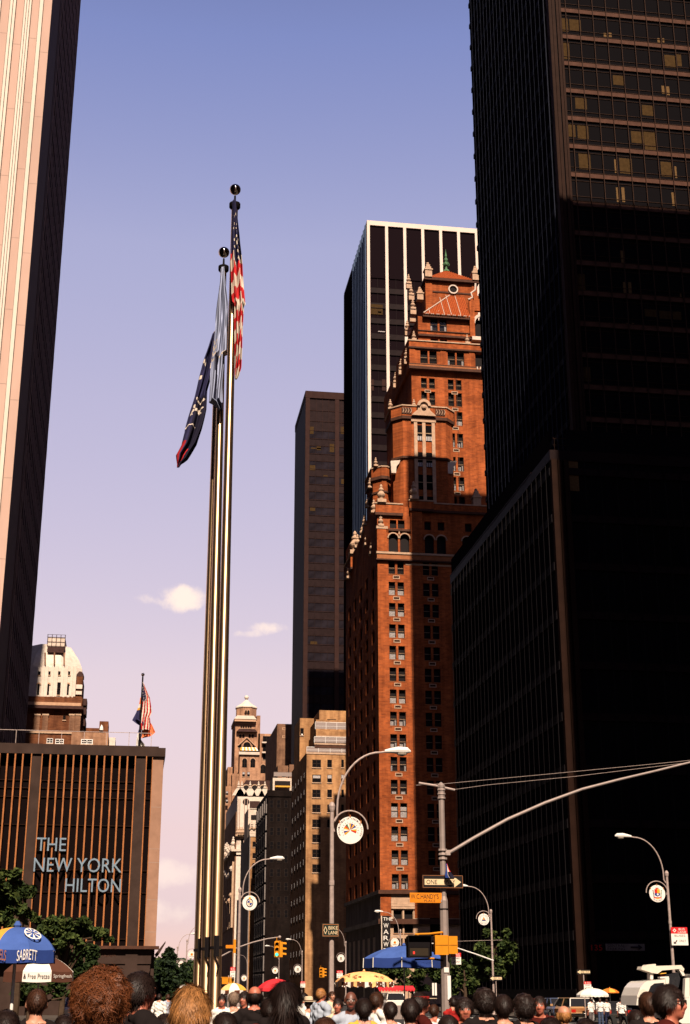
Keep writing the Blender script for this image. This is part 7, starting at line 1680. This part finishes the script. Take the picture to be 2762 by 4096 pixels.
# ================================================================ LIGHT AND SKY
d = Vector((math.sin(AL)*math.cos(EL), math.cos(AL)*math.cos(EL), -math.sin(EL)))
sl_ = bpy.data.lights.new('sun','SUN'); sl_.energy = 5.0; sl_.angle = math.radians(.53); sl_.color = (1.0,.83,.66)
so = bpy.data.objects.new('sun',sl_); COL.objects.link(so); so.rotation_euler = d.to_track_quat('-Z','Y').to_euler(); so.location = (-20,-60,150)
w = bpy.data.worlds.new('World'); SC.world = w; w.use_nodes = True; nt = w.node_tree; nt.nodes.clear(); Lk = nt.links.new
out = nt.nodes.new('ShaderNodeOutputWorld'); bg = nt.nodes.new('ShaderNodeBackground'); sky = nt.nodes.new('ShaderNodeTexSky'); sky.sky_type = 'NISHITA'; sky.sun_disc = False
sky.sun_elevation = EL; sky.sun_rotation = PI+AL; sky.dust_density = 0.0; sky.air_density = 1.0; sky.ozone_density = 1.5
tc = nt.nodes.new('ShaderNodeTexCoord'); sx = nt.nodes.new('ShaderNodeSeparateXYZ'); Lk(tc.outputs['Generated'],sx.inputs[0])
rp = nt.nodes.new('ShaderNodeValToRGB'); cr = rp.color_ramp; Lk(sx.outputs['Z'],rp.inputs['Fac'])
cr.elements[0].position = 0.0; cr.elements[0].color = (*SKYC[0][1],1); cr.elements[1].position = 1.0; cr.elements[1].color = (*SKYC[-1][1],1)
for pos,c in SKYC[1:-1]: e = cr.elements.new(pos); e.color = (*c,1)
mul = nt.nodes.new('ShaderNodeMix'); mul.data_type = 'RGBA'; mul.blend_type = 'MULTIPLY'; mul.inputs['Factor'].default_value = 1; Lk(sky.outputs[0],mul.inputs['A']); Lk(rp.outputs['Color'],mul.inputs['B'])
prev = mul.outputs['Result']
# clouds: soft noise-edged patches far away in three directions of the sky
nz_ = nt.nodes.new('ShaderNodeTexNoise'); nz_.inputs['Scale'].default_value = 26; nz_.inputs['Detail'].default_value = 9; nz_.inputs['Roughness'].default_value = .62; Lk(tc.outputs['Generated'],nz_.inputs['Vector'])
for px,py,sxw,syw,amt in ((700,2392,.024,.0125,1.),(620,2400,.022,.006,.75),(770,2385,.016,.010,.95),(1070,2512,.022,.006,.85),(1010,2535,.014,.004,.7),(690,3500,.04,.012,.6),(640,3650,.04,.012,.5)):
    v = ray(px,py).normalized(); h = Vector((v.y,-v.x,0)).normalized(); u = v.cross(h).normalized()
    if u.z < 0: u = -u
    def dot(vec, scale):
        n = nt.nodes.new('ShaderNodeVectorMath'); n.operation = 'DOT_PRODUCT'; Lk(tc.outputs['Generated'],n.inputs[0]); n.inputs[1].default_value = vec
        q = nt.nodes.new('ShaderNodeMath'); q.operation = 'SUBTRACT'; Lk(n.outputs['Value'],q.inputs[0]); q.inputs[1].default_value = v.dot(vec)
        r = nt.nodes.new('ShaderNodeMath'); r.operation = 'DIVIDE'; Lk(q.outputs[0],r.inputs[0]); r.inputs[1].default_value = scale
        s = nt.nodes.new('ShaderNodeMath'); s.operation = 'POWER'; Lk(r.outputs[0],s.inputs[0]); s.inputs[1].default_value = 2; return s.outputs[0]
    ad = nt.nodes.new('ShaderNodeMath'); ad.operation = 'ADD'; Lk(dot(h,sxw),ad.inputs[0]); Lk(dot(u,syw),ad.inputs[1])
    nn = nt.nodes.new('ShaderNodeMath'); nn.operation = 'MULTIPLY_ADD'; Lk(nz_.outputs['Fac'],nn.inputs[0]); nn.inputs[1].default_value = 3.6; nn.inputs[2].default_value = -1.35
    sb = nt.nodes.new('ShaderNodeMath'); sb.operation = 'SUBTRACT'; Lk(nn.outputs[0],sb.inputs[0]); Lk(ad.outputs[0],sb.inputs[1])
    mr = nt.nodes.new('ShaderNodeMapRange'); mr.interpolation_type = 'SMOOTHSTEP'; Lk(sb.outputs[0],mr.inputs['Value']); mr.inputs['From Min'].default_value = -.25; mr.inputs['From Max'].default_value = .75; mr.inputs['To Max'].default_value = amt
    mx = nt.nodes.new('ShaderNodeMix'); mx.data_type = 'RGBA'; Lk(mr.outputs[0],mx.inputs['Factor']); Lk(prev,mx.inputs['A']); mx.inputs['B'].default_value = CLOUD; prev = mx.outputs['Result']
Lk(prev,bg.inputs['Color']); bg.inputs['Strength'].default_value = SKYS; Lk(bg.outputs[0],out.inputs['Surface'])
vs_ = SC.view_settings; vs_.view_transform = 'Standard'; vs_.look = 'None'; vs_.exposure = EXPO; vs_.gamma = 1; vs_.use_curve_mapping = False
SC.cycles.max_bounces = 5; SC.cycles.diffuse_bounces = 2; SC.cycles.glossy_bounces = 3; SC.cycles.transparent_max_bounces = 6; SC.cycles.use_denoising = True
SC.render.resolution_x, SC.render.resolution_y = 690, 1024
